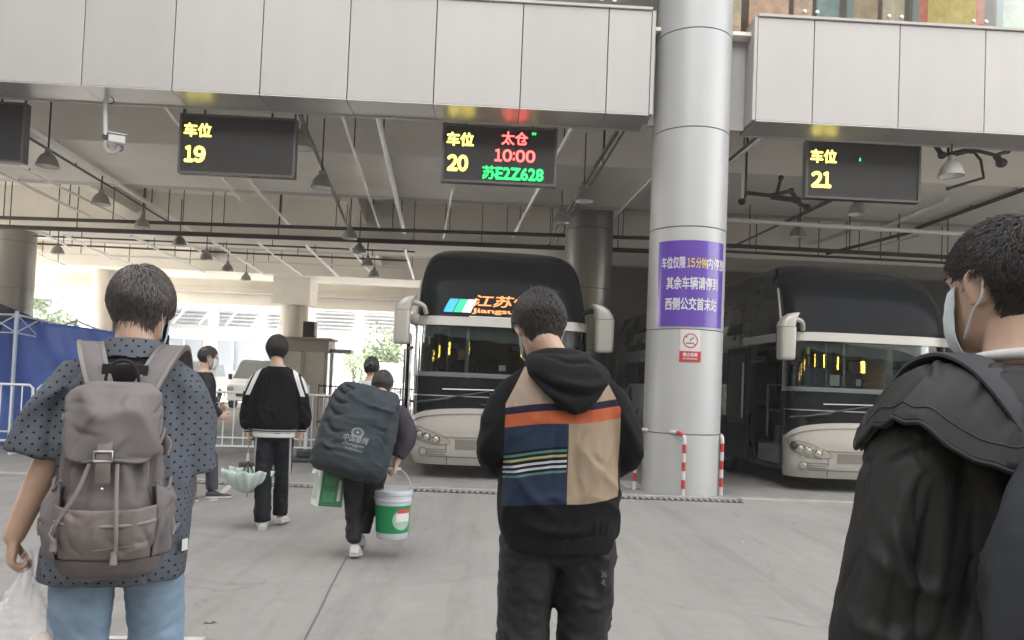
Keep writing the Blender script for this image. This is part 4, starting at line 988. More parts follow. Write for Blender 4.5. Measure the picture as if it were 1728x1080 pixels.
# ------------------------------------------------------------------ trees and shrubs in the bright yard
M_leaf = mat('leaf', (.15,.20,.11), .6, var=.4, vscale=3); M_bark = mat('bark', (.13,.10,.075), .85, var=.3, vscale=6)
def tree(x, y, h, r, lab, trunk=True, n=900, seed=1, cat='tree', nm='yard_tree'):
    rnd = random.Random(seed); t = empty(nm, (x,y,0)); tag(t, lab, cat)
    if trunk:
        tb = MB(); tb.tube([(x,y,0),(x+.05,y,h*.35),(x-.05,y,h*.6)],[.16,.12,.06],10,sub=4)
        for k in range(5):
            a = rnd.uniform(0,6.28); tb.tube([(x,y,h*(.32+.05*k)),(x+r*.5*math.cos(a),y+r*.5*math.sin(a),h*(.5+.07*k))],[.06,.02],6)
        tb.build('trunk', M_bark, t, smooth=50)
    m = MB(); cl = [(x+rnd.gauss(0,r*.42), y+rnd.gauss(0,r*.42), h*.62+rnd.gauss(0,h*.16), rnd.uniform(.25,.5)*r) for _ in range(16)]
    for i in range(n):
        c = rnd.choice(cl); d = Vector((rnd.gauss(0,1),rnd.gauss(0,1),rnd.gauss(0,1))).normalized()*c[3]*rnd.uniform(.6,1.05)
        p = Vector(c[:3])+d
        if p.z < .1: continue
        s = rnd.uniform(.07,.15)*max(.6,r/1.6); u = Vector((rnd.gauss(0,1),rnd.gauss(0,1),rnd.gauss(0,.6))).normalized(); v = u.cross(Vector((rnd.gauss(0,1),rnd.gauss(0,1),rnd.gauss(0,1)))).normalized()
        m.add([p-u*s, p+v*s*.45, p+u*s, p-v*s*.45], [(0,1,2,3)])
    m.build('crown', M_leaf, t, recalc=False)
tree(-26.6, 45.5, 7.6, 2.0, 'pale green tree seen between the left columns', n=2600, seed=3)
tree(-6.6, 47, 4.2, 1.9, 'bushy green tree right of the beige booth roof', n=2400, seed=5)
tree(-8.4, 49, 3.4, 1.2, 'smaller green shrub behind the right end of the booth', n=1200, seed=8, trunk=True, cat='shrub', nm='yard_shrub')
# ------------------------------------------------------------------ people: shared builders
class E:
    """small expression helper for shader maths"""
    t = None
    def __init__(s, sock): s.s = sock
    @staticmethod
    def op(name, a, b=None, c=None):
        n = E.t.nodes.new('ShaderNodeMath'); n.operation = name
        for i, q in enumerate((a, b, c)):
            if q is None: continue
            if isinstance(q, E): E.t.links.new(q.s, n.inputs[i])
            else: n.inputs[i].default_value = q
        return E(n.outputs[0])
    def __add__(s, o): return E.op('ADD', s, o)
    def __sub__(s, o): return E.op('SUBTRACT', s, o)
    def __mul__(s, o): return E.op('MULTIPLY', s, o)
    def __lt__(s, o): return E.op('LESS_THAN', s, o)
    def __gt__(s, o): return E.op('GREATER_THAN', s, o)
    def __and__(s, o): return E.op('MULTIPLY', s, o)
    def __truediv__(s, o): return E.op('DIVIDE', s, o)
    def __or__(s, o): return E.op('MAXIMUM', s, o)
    def abs(s): return E.op('ABSOLUTE', s)
def xyz(m):
    E.t = m.node_tree; tc = E.t.nodes.new('ShaderNodeTexCoord'); sp = E.t.nodes.new('ShaderNodeSeparateXYZ')
    E.t.links.new(tc.outputs['Object'], sp.inputs[0]); return [E(o) for o in sp.outputs]
def uvxy(m):
    E.t = m.node_tree; tc = E.t.nodes.new('ShaderNodeTexCoord'); sp = E.t.nodes.new('ShaderNodeSeparateXYZ')
    E.t.links.new(tc.outputs['UV'], sp.inputs[0]); return [E(o) for o in sp.outputs][:2]
def paint(m, layers):
    """layers: (mask expression, colour) mixed over the current base colour"""
    t = m.node_tree; b = t.nodes['Principled BSDF']; i = b.inputs['Base Color']
    cur = i.links[0].from_socket if i.links else None
    base = tuple(i.default_value)
    for mk, c in layers:
        mx = t.nodes.new('ShaderNodeMix'); mx.data_type = 'RGBA'
        t.links.new(mk.s, mx.inputs['Factor'])
        if cur is not None: t.links.new(cur, mx.inputs[6])
        else: mx.inputs[6].default_value = base
        mx.inputs[7].default_value = (*[q*ALB for q in c], 1); cur = mx.outputs[2]
    t.links.new(cur, i)
def cloth(name, col, rough=.85, var=.12, vscale=7, weave=260, wv=.25, sheen=.0, spec=.12):
    m = mat(name, col, rough, var=var, vscale=vscale, bump=wv, bscale=weave, spec=spec)
    b = m.node_tree.nodes['Principled BSDF']; b.inputs['Sheen Weight'].default_value = sheen
    for n in m.node_tree.nodes:
        if n.type == 'BUMP': n.inputs['Distance'].default_value = .002
    return m

def arr(me):
    a = np.empty(len(me.vertices)*3); me.vertices.foreach_get('co', a); return a.reshape(-1, 3)
def nrm(me):
    a = np.empty(len(me.vertices)*3); me.vertices.foreach_get('normal', a); return a.reshape(-1, 3)
def put(me, a): me.vertices.foreach_set('co', a.ravel()); me.update()
def relax(me, it=4, k=.5, mask=None):
    a = arr(me); e = np.empty(len(me.edges)*2, dtype=np.int64); me.edges.foreach_get('vertices', e); e = e.reshape(-1, 2)
    n = np.zeros(len(a)); np.add.at(n, e[:, 0], 1); np.add.at(n, e[:, 1], 1); n[n == 0] = 1
    for _ in range(it):
        s = np.zeros_like(a); np.add.at(s, e[:, 0], a[e[:, 1]]); np.add.at(s, e[:, 1], a[e[:, 0]])
        d = (s/n[:, None]-a)*k
        a = a + (d if mask is None else d*mask[:, None])
    put(me, a)
def fuse(mb, voxel, it=4):
    me = mb.mesh('fuse'); o = bpy.data.objects.new('fuse', me); COL.objects.link(o)
    r = o.modifiers.new('r', 'REMESH'); r.mode = 'VOXEL'; r.voxel_size = voxel; r.use_smooth_shade = True
    dg = bpy.context.evaluated_depsgraph_get(); dg.update()
    out = bpy.data.meshes.new_from_object(o.evaluated_get(dg)); out.materials.clear()
    bpy.data.objects.remove(o); bpy.data.meshes.remove(me)
    relax(out, it); return out
def crumple(me, amp, scale=(9, 9, 5), seed=0, rot=None, ridge=True, where=None):
    """cloth folds: ridged noise, stretched along one direction"""
    a = arr(me); n = nrm(me); d = np.zeros(len(a)); R_ = rot or Matrix.Identity(3)
    for i in range(len(a)):
        w_ = 1.0 if where is None else where(a[i])
        if w_ <= 0: continue
        p = R_ @ Vector(a[i]); q = Vector((p.x*scale[0]+seed*7.3, p.y*scale[1]-seed*3.1, p.z*scale[2]+seed*1.7))
        q += Vector((noise.noise(q*.6), noise.noise(q*.6+Vector((9,0,0))), noise.noise(q*.6+Vector((0,9,0)))))*.7
        f = noise.noise(q); g2 = noise.noise(q*2.3+Vector((4,4,4))); g3 = noise.noise(q*.45+Vector((2,7,1)))
        d[i] = w_*(((1-abs(f)**.7*2.2)*.9*max(.15, .6+g3*1.6) + (.5-abs(g2)**.7*1.5)*.45) if ridge else f*.75+g2*.25)
    put(me, a + n*(d*amp)[:, None])
def folds(me, lines, gain=1.45):
    """lines: (points, width, depth): creases (negative) or ridges (positive) along polylines"""
    a = arr(me); n = nrm(me); d = np.zeros(len(a))
    for pts, w_, dep in lines:
        P = np.array(spline(pts, 6)); dist = np.full(len(a), 9e9)
        fac = np.zeros(len(a))
        for i in range(len(P)-1):
            ab = P[i+1]-P[i]; t = np.clip(((a-P[i])@ab)/max(ab@ab, 1e-9), 0, 1); dd = np.linalg.norm(a-(P[i]+t[:, None]*ab), axis=1)
            k = dd < dist; dist[k] = dd[k]; fac[k] = ((i+t)/(len(P)-1))[k]
        d += gain*dep*np.exp(-(dist/w_)**2)*np.sin(np.clip(fac*.94+.03, 0, 1)*PI)**.5
    put(me, a + n*d[:, None])
def creases(me, n, seed, L=(.05,.14), width=.007, depth=.006, bias=(0,0,1), amt=.6, where=None):
    """many short random creases that follow the surface"""
    from mathutils.kdtree import KDTree
    a = arr(me); nn = nrm(me); kd = KDTree(len(a)); rnd = random.Random(seed)
    for i, p in enumerate(a): kd.insert(p, i)
    kd.balance(); lines = []; tries = 0
    while len(lines) < n and tries < n*20:
        tries += 1; i = rnd.randrange(len(a)); p = Vector(a[i])
        if where and not where(p): continue
        d = Vector((rnd.gauss(0,1), rnd.gauss(0,1), rnd.gauss(0,1)))*(1-amt) + Vector(bias)*amt*rnd.choice((-1,1)); pts = [p]
        turn = Vector((rnd.gauss(0,1), rnd.gauss(0,1), rnd.gauss(0,1)))*.35; LL = rnd.uniform(*L)
        for k in range(4):
            nv = Vector(nn[i]); d = (d-nv*d.dot(nv)).normalized(); q, i, _ = kd.find(p+d*LL/4); p = q.copy(); pts.append(p); d = d+turn*.5
        if (pts[-1]-pts[0]).length < LL*.5: continue
        s_ = rnd.uniform(.5, 1); lines.append(([tuple(q) for q in pts], width*rnd.uniform(.8,1.6), -depth*s_))
        off = Vector(nn[i]).cross(pts[-1]-pts[0]).normalized()*width*1.9
        lines.append(([tuple(q+off) for q in pts], width*1.5, depth*.6*s_))
    folds(me, lines, 1.0)
def boxuv(me):
    uv = me.uv_layers.new(name='UVMap'); a = arr(me); nl = len(me.loops); li = np.empty(nl, dtype=np.int64); me.loops.foreach_get('vertex_index', li)
    pn = np.empty(len(me.polygons)*3); me.polygons.foreach_get('normal', pn); pn = pn.reshape(-1, 3)
    ls = np.empty(len(me.polygons), dtype=np.int64); me.polygons.foreach_get('loop_total', ls); pi = np.repeat(np.arange(len(ls)), ls)
    sidey = np.abs(pn[pi, 1]) > np.abs(pn[pi, 0])*.75
    out = np.stack([np.where(sidey, a[li, 0], a[li, 1]+.013), a[li, 2]], 1); uv.data.foreach_set('uv', out.ravel())
def skin_obj(name, me, m, parent): 
    return link(name, me, m, parent, smooth=180)

def selring(c, a, b, n=2.4, k=28, z=None):
    return [(c[0]+a*math.copysign(abs(math.cos(t))**(2/n), math.cos(t)), c[1]+b*math.copysign(abs(math.sin(t))**(2/n), math.sin(t)), c[2]) for t in np.linspace(0, 2*PI, k, endpoint=False)]
def torso(mb, lv, n=2.4, sub=4):
    """lv: (z, cx, cy, a, b)"""
    P = spline(lv, sub); return mb.loft([selring((p[1], p[2], p[0]), max(p[3], .005), max(p[4], .005), n) for p in P])

HEADL = [(-.118,.052,.018,.018),(-.112,.046,.032,.033),(-.095,.036,.048,.052),(-.07,.022,.058,.068),(-.04,.008,.066,.083),(-.01,.0,.072,.093),(.02,-.004,.076,.098),(.05,-.007,.077,.098),(.078,-.011,.072,.090),(.10,-.014,.059,.074),(.115,-.016,.041,.052),(.123,-.017,.018,.022)]
def head_mat(c, yaw=0, pitch=0, roll=0, s=1.0):
    """head placed at c: yaw + = to the left, pitch + = looking down"""
    return Matrix.Translation(Vector(c)) @ Matrix.Rotation(yaw, 4, 'Z') @ Matrix.Rotation(-pitch, 4, 'X') @ Matrix.Rotation(roll, 4, 'Y') @ Matrix.Scale(s, 4)
def head_shells(mb, M):
    h = MB(); h.loft([selring((0, p[1], p[0]), p[2], p[3], 2.15, 32) for p in spline(HEADL, 3)])
    h.limb([(0,.084,.022),(0,.098,-.005),(0,.106,-.026)], [.009,.011,.0145], 12)      # nose
    for s in (-1, 1):
        h.ell((s*.011,.096,-.030), (.009,.010,.008), 10, 6)
        h.ell((s*.033,.079,.027), (.022,.013,.008), 10, 6)                                # brow ridge
        h.ell((s*.043,.060,-.02), (.022,.022,.022), 10, 6)                                # cheek
        R_ = Matrix.Rotation(s*-.42, 3, 'Z') @ Matrix.Rotation(-.15, 3, 'X')
        c = Vector((s*.078, -.008, -.004)); ring = []
        for k in range(14):                                                               # ear: rim, lobe, hollow
            a = 2*PI*k/14; ring.append(c + R_ @ Vector((s*(.006+.006*math.sin(a)), -.002+.017*math.cos(a), .031*math.sin(a)+.002)))
        h.tube(ring+[ring[0]], .0058, 8); h.ell(c+R_ @ Vector((s*.002,0,0)), (.006,.015,.027), 12, 8, R_); h.ell(c+Vector((s*.002,.008,-.026)), (.006,.008,.009), 10, 6)
    h.limb([(-.022,.083,-.066),(0,.091,-.064),(.022,.083,-.066)], [.004,.0065,.004], 8); h.limb([(-.018,.082,-.075),(0,.089,-.077),(.018,.082,-.075)], [.004,.007,.004], 8)
    h.xf(M); mb.add(h.v, h.f)
def hand_shells(mb, wr, d, n, side, curl=.7, s=1.0, thumb=.6, spread=.0, fore=None):
    """five-fingered hand: wr wrist, d finger direction, n palm normal (fingers curl towards it), side = direction of the thumb"""
    d = Vector(d).normalized(); n = Vector(n); n = (n-d*n.dot(d)).normalized(); sd_ = Vector(side); sd_ = (sd_-d*sd_.dot(d)-n*sd_.dot(n)).normalized(); wr = Vector(wr)
    rings = []
    for f, wd, th, sh in [(-.012,.026,.022,0),(.01,.030,.022,0),(.035,.038,.020,.002),(.06,.041,.018,.002),(.078,.040,.015,0),(.086,.037,.010,0)]:
        rings.append([wr + d*f*s + sd_*(wd*s*math.cos(a)+sh*s) + n*(th*.72*s*math.sin(a)) for a in np.linspace(0, 2*PI, 16, endpoint=False)])
    mb.loft(rings)
    for k, (off, L, r, b) in enumerate([(.029,.070,.0092,.080),(.0095,.079,.0095,.085),(-.010,.074,.0090,.083),(-.029,.058,.0080,.076)]):
        p = wr + d*b*s*.94 + sd_*off*s; pts = [p-d*.012*s, p]; ang = 0; dd = d
        for j, q in enumerate((.46,.30,.24)):
            ang += curl*(.75 if j == 0 else 1.0)*(1+.10*(k-1)*.6)
            dd = (d*math.cos(ang) + n*math.sin(ang) + sd_*off*spread*6).normalized(); p = p + dd*L*q*s; pts.append(p)
        mb.limb(pts, [r*s, r*s*1.04, r*s*1.0, r*s*.93, r*s*.80], 10, 4)
    p = wr + d*.018*s + sd_*.026*s + n*.004*s
    q1 = p + (d*.62+sd_*.75+n*.35*thumb).normalized()*.040*s; q2 = q1 + (d*.85+sd_*(.40-.45*thumb)+n*.65*thumb).normalized()*.032*s; q3 = q2 + (d*.9+sd_*(.1-.6*thumb)+n*.7*thumb).normalized()*.026*s
    mb.limb([p, q1, q2, q3], [.014*s,.0125*s,.0112*s,.0088*s], 10, 4)
M_skin = mat('skin', (.64,.43,.32), .5, var=.07, vscale=26, bump=.06, bscale=300, spec=.4)
b_ = M_skin.node_tree.nodes['Principled BSDF']; b_.inputs['Subsurface Weight'].default_value = .12; b_.inputs['Subsurface Radius'].default_value = (.01,.004,.002)
M_hair = mat('black hair', (.016,.013,.012), .42, var=.35, vscale=60, spec=.5)
M_hair2 = mat('dark brown hair', (.050,.040,.036), .36, var=.8, vscale=60, spec=.55)
M_eye = mat('eye', (.05,.035,.03), .15)
M_scrub = mat('surgical mask blue', (.46,.60,.68), .8, var=.06, vscale=30, bump=.1, bscale=200)
M_maskw = mat('mask white', (.70,.72,.74), .8, var=.05, vscale=30)
def body(root, M, neck, arms, hands, lv, legs=None, voxel=.007, name='body', m=None):
    mb = MB(); head_shells(mb, M); hc = M @ Vector((0,-.02,-.06)); 
    mb.limb([neck, Vector(neck).lerp(hc,.5)+Vector((0,-.004,0)), hc], [.062,.055,.058], 16)
    mb.limb([neck+Vector((0,0,-.06)), neck], [.085,.064], 16)
    torso(mb, lv)
    for pts, r in arms: mb.limb(pts, r, 14)
    for h in hands: hand_shells(mb, **h)
    for pts, r in (legs or []): mb.limb(pts, r, 14)
    return skin_obj(name, fuse(mb, voxel, 3), m or M_skin, root)
def eyes(root, M):
    for s in (-1, 1):
        MB().ell(M @ Vector((s*.032,.086,.008)), (.009,.006,.006), 12, 8).build('eye', M_eye, root, smooth=180)
        b = MB(); b.tube([M @ Vector((s*x, y, z)) for x, y, z in ((.016,.100,.031),(.034,.097,.036),(.052,.083,.030))], .0035, 6); b.build('eyebrow', M_hair, root, smooth=180)
def hair(root, M, m=M_hair, n=2600, L=(.05,.09), front=.075, side=.022, nape=-.055, puff=.012, seed=0, lift=.10, width=.0024, cap=True, whorl=(0,-.05,.11), crop=None, mess=.25, name='hair', ext=None):
    """a cap over the skull and many tapered locks combed away from the whorl"""
    rnd = random.Random(seed); C0 = Vector((0,-.008,.02)); A = Vector((.079,.100,.108))
    def line(az):                                    # hairline height by azimuth: 0 = front, pi = nape
        c = math.cos(az)
        k = front if c > .75 else (front+(side-front)*min(1, (.75-c)/.35) if c > .40 else (side if c > -.25 else side+(nape-side)*min(1, (-.25-c)/.4)))
        return k
    def surf(v, off): 
        v = v.normalized(); r_ = 1/math.sqrt((v.x/A.x)**2+(v.y/A.y)**2+(v.z/A.z)**2); p = v*(r_+off)
        if p.z < -.02: p = Vector((p.x*(1-.10*min(1, (-.02-p.z)/.06)), p.y*(1-.22*min(1, (-.02-p.z)/.06)), p.z))
        return C0+p
    mb = MB()
    if cap:
        rings = []; nn = 48; mm = 16
        for j in range(mm+1):
            ring = []
            for k in range(nn):
                az = 2*PI*k/nn; zl = line(az)-C0.z-.004; zt = A.z*.995
                el0 = math.asin(max(-.95, min(.95, zl/A.z))); el = el0+(PI/2-.02-el0)*(j/mm)
                v = Vector((math.sin(az)*math.cos(el)*A.x, math.cos(az)*math.cos(el)*A.y, math.sin(el)*A.z))
                q = Vector(v); nz = noise.noise(Vector((az*2.5, el*2.5, seed)))*.004
                ring.append(surf(q, (puff*.75+nz)*min(1, j/2.5)))
            rings.append(ring)
        mb.loft(rings, cap=True)
    W_ = Vector(whorl)
    for i in range(n):
        while True:
            v = Vector((rnd.gauss(0,1), rnd.gauss(0,1), rnd.gauss(0,1))).normalized(); p = surf(v, 0)
            az = math.atan2(v.x, v.y)
            if p.z > line(az)+.002: break
        nor = Vector(((p-C0).x/A.x**2, (p-C0).y/A.y**2, (p-C0).z/A.z**2)).normalized()
        d = (p-W_); d = d - nor*d.dot(nor); d = d.normalized() if d.length > 1e-4 else Vector((1,0,0))
        d = (d + Vector((rnd.gauss(0,mess), rnd.gauss(0,mess), rnd.gauss(0,mess)-.12))).normalized()
        LL = rnd.uniform(*L)
        if crop: LL *= crop(p)
        pts = [surf(v, puff*.35)]; cur = pts[0]; seg = 3 if LL < .03 else 5
        for k in range(seg):
            f = (k+1)/seg; cur = cur + d*(LL/seg)
            off = puff*(.55+.6*math.sin(f*2.6)) + lift*LL*(f**1.5)*rnd.uniform(.2,1)
            vv = cur-C0; q = surf(vv, off) if (vv.z > -.09) else cur
            d = (d + Vector((0,0,-.20*f)) + (q-cur)*2).normalized(); cur = q; pts.append(q)
        w_ = width*rnd.uniform(.7,1.4); mb.tube(pts, [w_, w_*1.15] + [w_*(1-.8*k/(len(pts)-2)) for k in range(1, len(pts)-1)], 4, cap=False)
    if ext: ext(mb, rnd, surf)
    mb.xf(M); return mb.build(name, m, root, smooth=180, recalc=False)
def sleeve(mb, pts, r):
    """rounded where it joins the body, flat where it ends"""
    P = spline([(*Vector(p), q) for p, q in zip(pts, r)], 6); c = [Vector(p[:3]) for p in P]; rad = [float(p[3]) for p in P]
    d = (c[0]-c[1]).normalized()
    mb.tube([c[0]+d*rad[0]*math.sin(a) for a in (1.45,1.0,.5)]+c, [rad[0]*math.cos(a) for a in (1.45,1.0,.5)]+rad, 20)
def trousers(root, m, waist, hips, legs, voxel=.010, seed=0, amp=.010, lines=None, it=5, cr=50, name='trousers', scale=(7,7,10)):
    """hips: torso levels; legs: (points, radii)"""
    mb = MB(); torso(mb, hips, 2.3)
    for pts, r in legs: sleeve(mb, pts, r)
    me = fuse(mb, voxel, it); crumple(me, amp, scale, seed, Matrix.Rotation(.35, 3, 'Y'))
    if lines: folds(me, lines)
    creases(me, cr, seed+1, (.06,.16), voxel*.95, .007, (.8,0,.35), .65)
    relax(me, 1, .35); boxuv(me); return skin_obj(name, me, m, root)
def top(root, m, lv, sleeves, voxel=.010, seed=0, amp=.009, lines=None, extra=None, it=4, name='jacket', n=2.4, scale=(6,6,4), where=None, drop=None, cr=70, cd=.006, cb=(.3,0,1)):
    mb = MB(); torso(mb, lv, n)
    for pts, r in sleeves: sleeve(mb, pts, r)
    if extra: extra(mb)
    me = fuse(mb, voxel, it); crumple(me, amp, scale, seed, Matrix.Rotation(-.3, 3, 'Y'), where=where)
    if lines: folds(me, lines)
    creases(me, cr, seed+2, (.05,.16), voxel*.95, cd, cb, .6)
    relax(me, 1, .35)
    if drop:                                          # open the garment where it ends (hem, cuffs)
        b = bmesh.new(); b.from_mesh(me); bmesh.ops.delete(b, geom=[f for f in b.faces if drop(f.calc_center_median(), f.normal)], context='FACES'); b.to_mesh(me); b.free()
    boxuv(me); return skin_obj(name, me, m, root)
def shoe(root, heel, yaw, m, msole, L=.285, pitch=0, s=1.0, name='shoe'):
    """pitch > 0 lifts the heel"""
    Mx = Matrix.Translation(Vector(heel)) @ Matrix.Rotation(yaw, 4, 'Z') @ Matrix.Rotation(-pitch, 4, 'X') @ Matrix.Scale(s, 4)
    P = [(0,.030,.012,.05),(.02,.037,.012,.085),(.06,.039,.012,.095),(.11,.040,.014,.085),(.16,.046,.014,.062),(.21,.050,.016,.050),(.25,.044,.018,.042),(.275,.026,.022,.034),(.284,.010,.026,.028)]
    up = MB(); so = MB()
    up.loft([[(w_*math.copysign(abs(math.cos(a))**.8, math.cos(a))+.004*math.sin(y*9), y-.03, (z1+z0)/2+(z1-z0)/2*math.copysign(abs(math.sin(a))**.7, math.sin(a))) for a in np.linspace(0, 2*PI, 20, endpoint=False)] for y, w_, z0, z1 in spline(P, 3)])
    so.loft([[(w_*1.06*math.copysign(abs(math.cos(a))**.5, math.cos(a))+.004*math.sin(y*9), y-.03, .014+.014*math.copysign(abs(math.sin(a))**.4, math.sin(a))) for a in np.linspace(0, 2*PI, 20, endpoint=False)] for y, w_, z0, z1 in spline(P, 3)])
    up.xf(Mx); so.xf(Mx); u = up.build(name, m, root, smooth=50); so.build('sole', msole, u, smooth=50)
    la = MB()
    for y in (.10,.125,.15): la.bar(Mx @ Vector((-.02,y-.03,.098-.28*(y-.07))), Mx @ Vector((.02,y-.03,.098-.28*(y-.07))), .006*s, .004*s)
    la.build('laces', msole, u); return u
def face_mask(root, M, m, s=1.0):
    """pleated surgical mask over nose and chin with loops round the ears"""
    mb = MB(); rows = []
    for j in range(9):
        v = j/8; z = -.006-.112*v; ring = []
        for i in range(17):
            u = -1+2*i/16; a = u*1.18
            r_ = .088+.010*math.sin(v*PI)+(.018*math.exp(-(u/.28)**2)*max(0, 1-v*1.3))
            ring.append(((.072 if v < .8 else .072-.10*(v-.8))*math.sin(a)*1.06, .006+r_*math.cos(a)*1.08-.018*max(0, v-.55)+(.0015 if j % 2 else 0), z+.014*u*u*(1-2*v)))
        rows.append(ring)
    n = 17; vs = [p for r in rows for p in r]; mb.add(vs, [(j*n+i, j*n+i+1, (j+1)*n+i+1, (j+1)*n+i) for j in range(8) for i in range(16)])
    mb.xf(M); o = mb.build('face_mask', m, root, smooth=180); md = o.modifiers.new('s','SOLIDIFY'); md.thickness = .002; md.offset = 1
    for sg in (-1, 1):
        q = [(sg*.072,.030,-.004),(sg*.080,.010,.016),(sg*.084,-.018,.030),(sg*.088,-.030,.006),(sg*.084,-.022,-.026),(sg*.078,.0,-.045),(sg*.066,.030,-.095)]
        MB().tube([M @ Vector(p) for p in q], .0026, 6, sub=4).build('ear_loop', M_maskw, o, smooth=180)
    return o
def finish(root, x, y, rot, lab, s=1.0, z=0, cat='person'):
    root.location = (x, y, z); root.rotation_euler = (0, 0, rot); root.scale = (s, s, s); tag(root, lab, cat)
def strap(mb, pts, w_, th, side=None, sub=6):
    """flat band along pts; side: width direction per point or one vector"""
    P = spline(pts, sub); c = [Vector(p) for p in P]; rings = []
    S_ = [Vector(side)]*len(c) if not isinstance(side, list) else [Vector(p) for p in spline(side, sub)]
    for i in range(len(c)):
        d = (c[min(i+1, len(c)-1)]-c[max(i-1, 0)]).normalized(); s = (S_[i]-d*S_[i].dot(d)).normalized(); n = d.cross(s)
        rings.append([c[i]+s*w_/2*a+n*th/2*b for a, b in ((-1,-.6),(-.9,-1),(.9,-1),(1,-.6),(1,.6),(.9,1),(-.9,1),(-1,.6))])
    return mb.loft(rings)
# ------------------------------------------------------------------ 1. man with the grey backpack
def collar(root, c, rx, ry, z0, m, h=.045, fall=.06, spread=.03, open_=.5, tilt=0.0, name='collar', back=.0):
    mb = MB(); rings = []; n = 44
    for i in range(n+1):
        a = -PI/2 - (PI-open_) + 2*(PI-open_)*i/n          # from one front edge round the back to the other
        cx, sy = math.cos(a), math.sin(a); k = 1+.05*math.sin(i*.9); up = z0 + tilt*sy
        prof = [(0,0),(.004,h*.7),(.010,h),(.016,h*.9),(spread*.7,h*.35),(spread,h-fall*k),(spread-.005,h-fall*k-.002),(spread*.6,h*.28),(.008,h*.7)]
        rings.append([(c[0]+(rx+r)*cx, c[1]+(ry+r)*sy, up+zz) for r, zz in prof])
    o = mb.loft(rings).build(name, m, root, smooth=60); boxuv(o.data); return o
M_shirt = cloth('patterned grey shirt', (.130,.143,.172), .8, var=.16, vscale=5)
u, v = uvxy(M_shirt)
def dots(u, v, s, ou, ov, ru, rv):
    a = E.op('FRACT', (u+ou)*(1/s)) - .5; b = E.op('FRACT', (v+ov)*(1/s)) - .5
    return ((a.abs()*(1/ru)) + (b.abs()*(1/rv))) < 1.0
paint(M_shirt, [(dots(u, v, .033, 0, 0, .115, .165) | dots(u, v, .033, .0165, .0165, .165, .115), (.012,.014,.020))])
M_jean = cloth('washed blue jeans', (.275,.385,.51), .85, var=.22, vscale=4.5, weave=400, wv=.3)
M_wshoe = mat('white trainer', (.66,.65,.63), .6, var=.06, vscale=12); M_wsole = mat('trainer sole', (.60,.58,.55), .6)
r = empty('person')
HM = head_mat((.02,.015,1.575), yaw=-.42, pitch=.22, s=.97)
nk = Vector((.01,-.02,1.435))
LW = (-.285,-.02,.875)
arms = [([(-.13,-.01,1.34),(-.196,-.035,1.12),LW],[.038,.043,.030]), ([(.125,-.01,1.335),(.18,.03,1.12),(.10,.27,1.16)],[.038,.043,.03])]
hands = [dict(wr=LW, d=(-.06,.0,-1), n=(.9,.35,0), side=(.25,.9,0), curl=1.15, s=1.02, thumb=1.0), dict(wr=(.10,.27,1.16), d=(-.7,.6,.3), n=(0,.3,1), side=(.5,.8,0), curl=.8)]
body(r, HM, nk, arms, hands, [(.86,0,-.01,.14,.10),(1.05,0,0,.13,.09),(1.25,0,0,.16,.10),(1.34,0,-.01,.15,.08),(1.43,0,-.015,.07,.06)], voxel=.0055)
eyes(r, HM); face_mask(r, HM, M_scrub)
hair(r, HM, M_hair2, 5200, (.035,.07), .06, .016, -.064, .016, 1, .10, .0019, mess=.26)
slv = [([(-.10,-.01,1.37),(-.155,-.02,1.32),(-.203,-.025,1.22),(-.226,-.03,1.115)],[.055,.068,.080,.092]), ([(.11,-.01,1.37),(.160,-.01,1.32),(.182,.0,1.20),(.186,.02,1.07)],[.055,.066,.071,.077])]
fl = [([(.14,-.12,1.33),(.17,-.13,1.2),(.19,-.13,1.0),(.17,-.13,.8)],.022,-.014),([(-.16,-.11,1.32),(-.19,-.10,1.2),(-.17,-.13,1.05)],.02,-.014),([(.20,-.11,1.0),(.13,-.15,.86),(.1,-.15,.78)],.025,.012),
      ([(-.12,-.10,1.36),(-.24,-.11,1.27),(-.34,-.08,1.20)],.022,.012),([(.15,-.09,1.36),(.25,-.09,1.25),(.30,-.05,1.15)],.022,.012),([(-.20,-.12,1.26),(-.28,-.12,1.17),(-.31,-.1,1.13)],.018,-.010)]
top(r, M_shirt, [(.745,-.015,-.01,.205,.150),(.80,-.01,-.01,.206,.150),(.95,0,-.01,.200,.142),(1.1,.005,-.01,.196,.134),(1.25,.01,-.01,.196,.126),(1.34,.01,-.01,.180,.112),(1.40,.01,-.012,.150,.095),(1.435,.01,-.015,.10,.085),(1.46,.01,-.015,.075,.078)], slv, .0065, 3, .011, fl, name='shirt', cr=110, cd=.0065,
    where=lambda p: .5+.5*min(1, max(0, (1.42-p[2])/.12)))
collar(r, (.012,-.018), .072, .074, 1.432, M_shirt, .036, .058, .040, .55, -.010)
MB().add([(.182,-.112,.835),(.197,-.088,.835),(.197,-.088,.870),(.182,-.112,.870)],[(0,1,2,3)]).build('care_label', M_white, r)
trousers(r, M_jean, 0, [(1.0,0,-.01,.15,.11),(.92,0,-.015,.172,.13),(.85,0,-.015,.182,.132),(.79,0,-.01,.175,.115),(.76,0,0,.12,.08)],
    [([(-.096,-.01,.82),(-.103,.01,.5),(-.105,-.04,.14)],[.093,.083,.078]),([(.096,-.01,.82),(.108,.06,.5),(.108,.06,.12)],[.093,.083,.078])], .0095, 5, .012,
    [([(-.16,-.1,.80),(-.08,-.14,.70),(-.04,-.1,.62)],.02,.012),([(.15,-.1,.78),(.08,-.14,.68),(.05,-.1,.60)],.02,.012),([(-.17,-.08,.56),(-.1,-.09,.52),(-.03,-.06,.53)],.018,-.012),([(.03,-.06,.55),(.1,-.05,.50),(.18,-.02,.53)],.018,-.012),([(-.15,-.1,.7),(-.1,-.12,.6),(-.12,-.1,.5)],.02,-.008)], name='jeans')
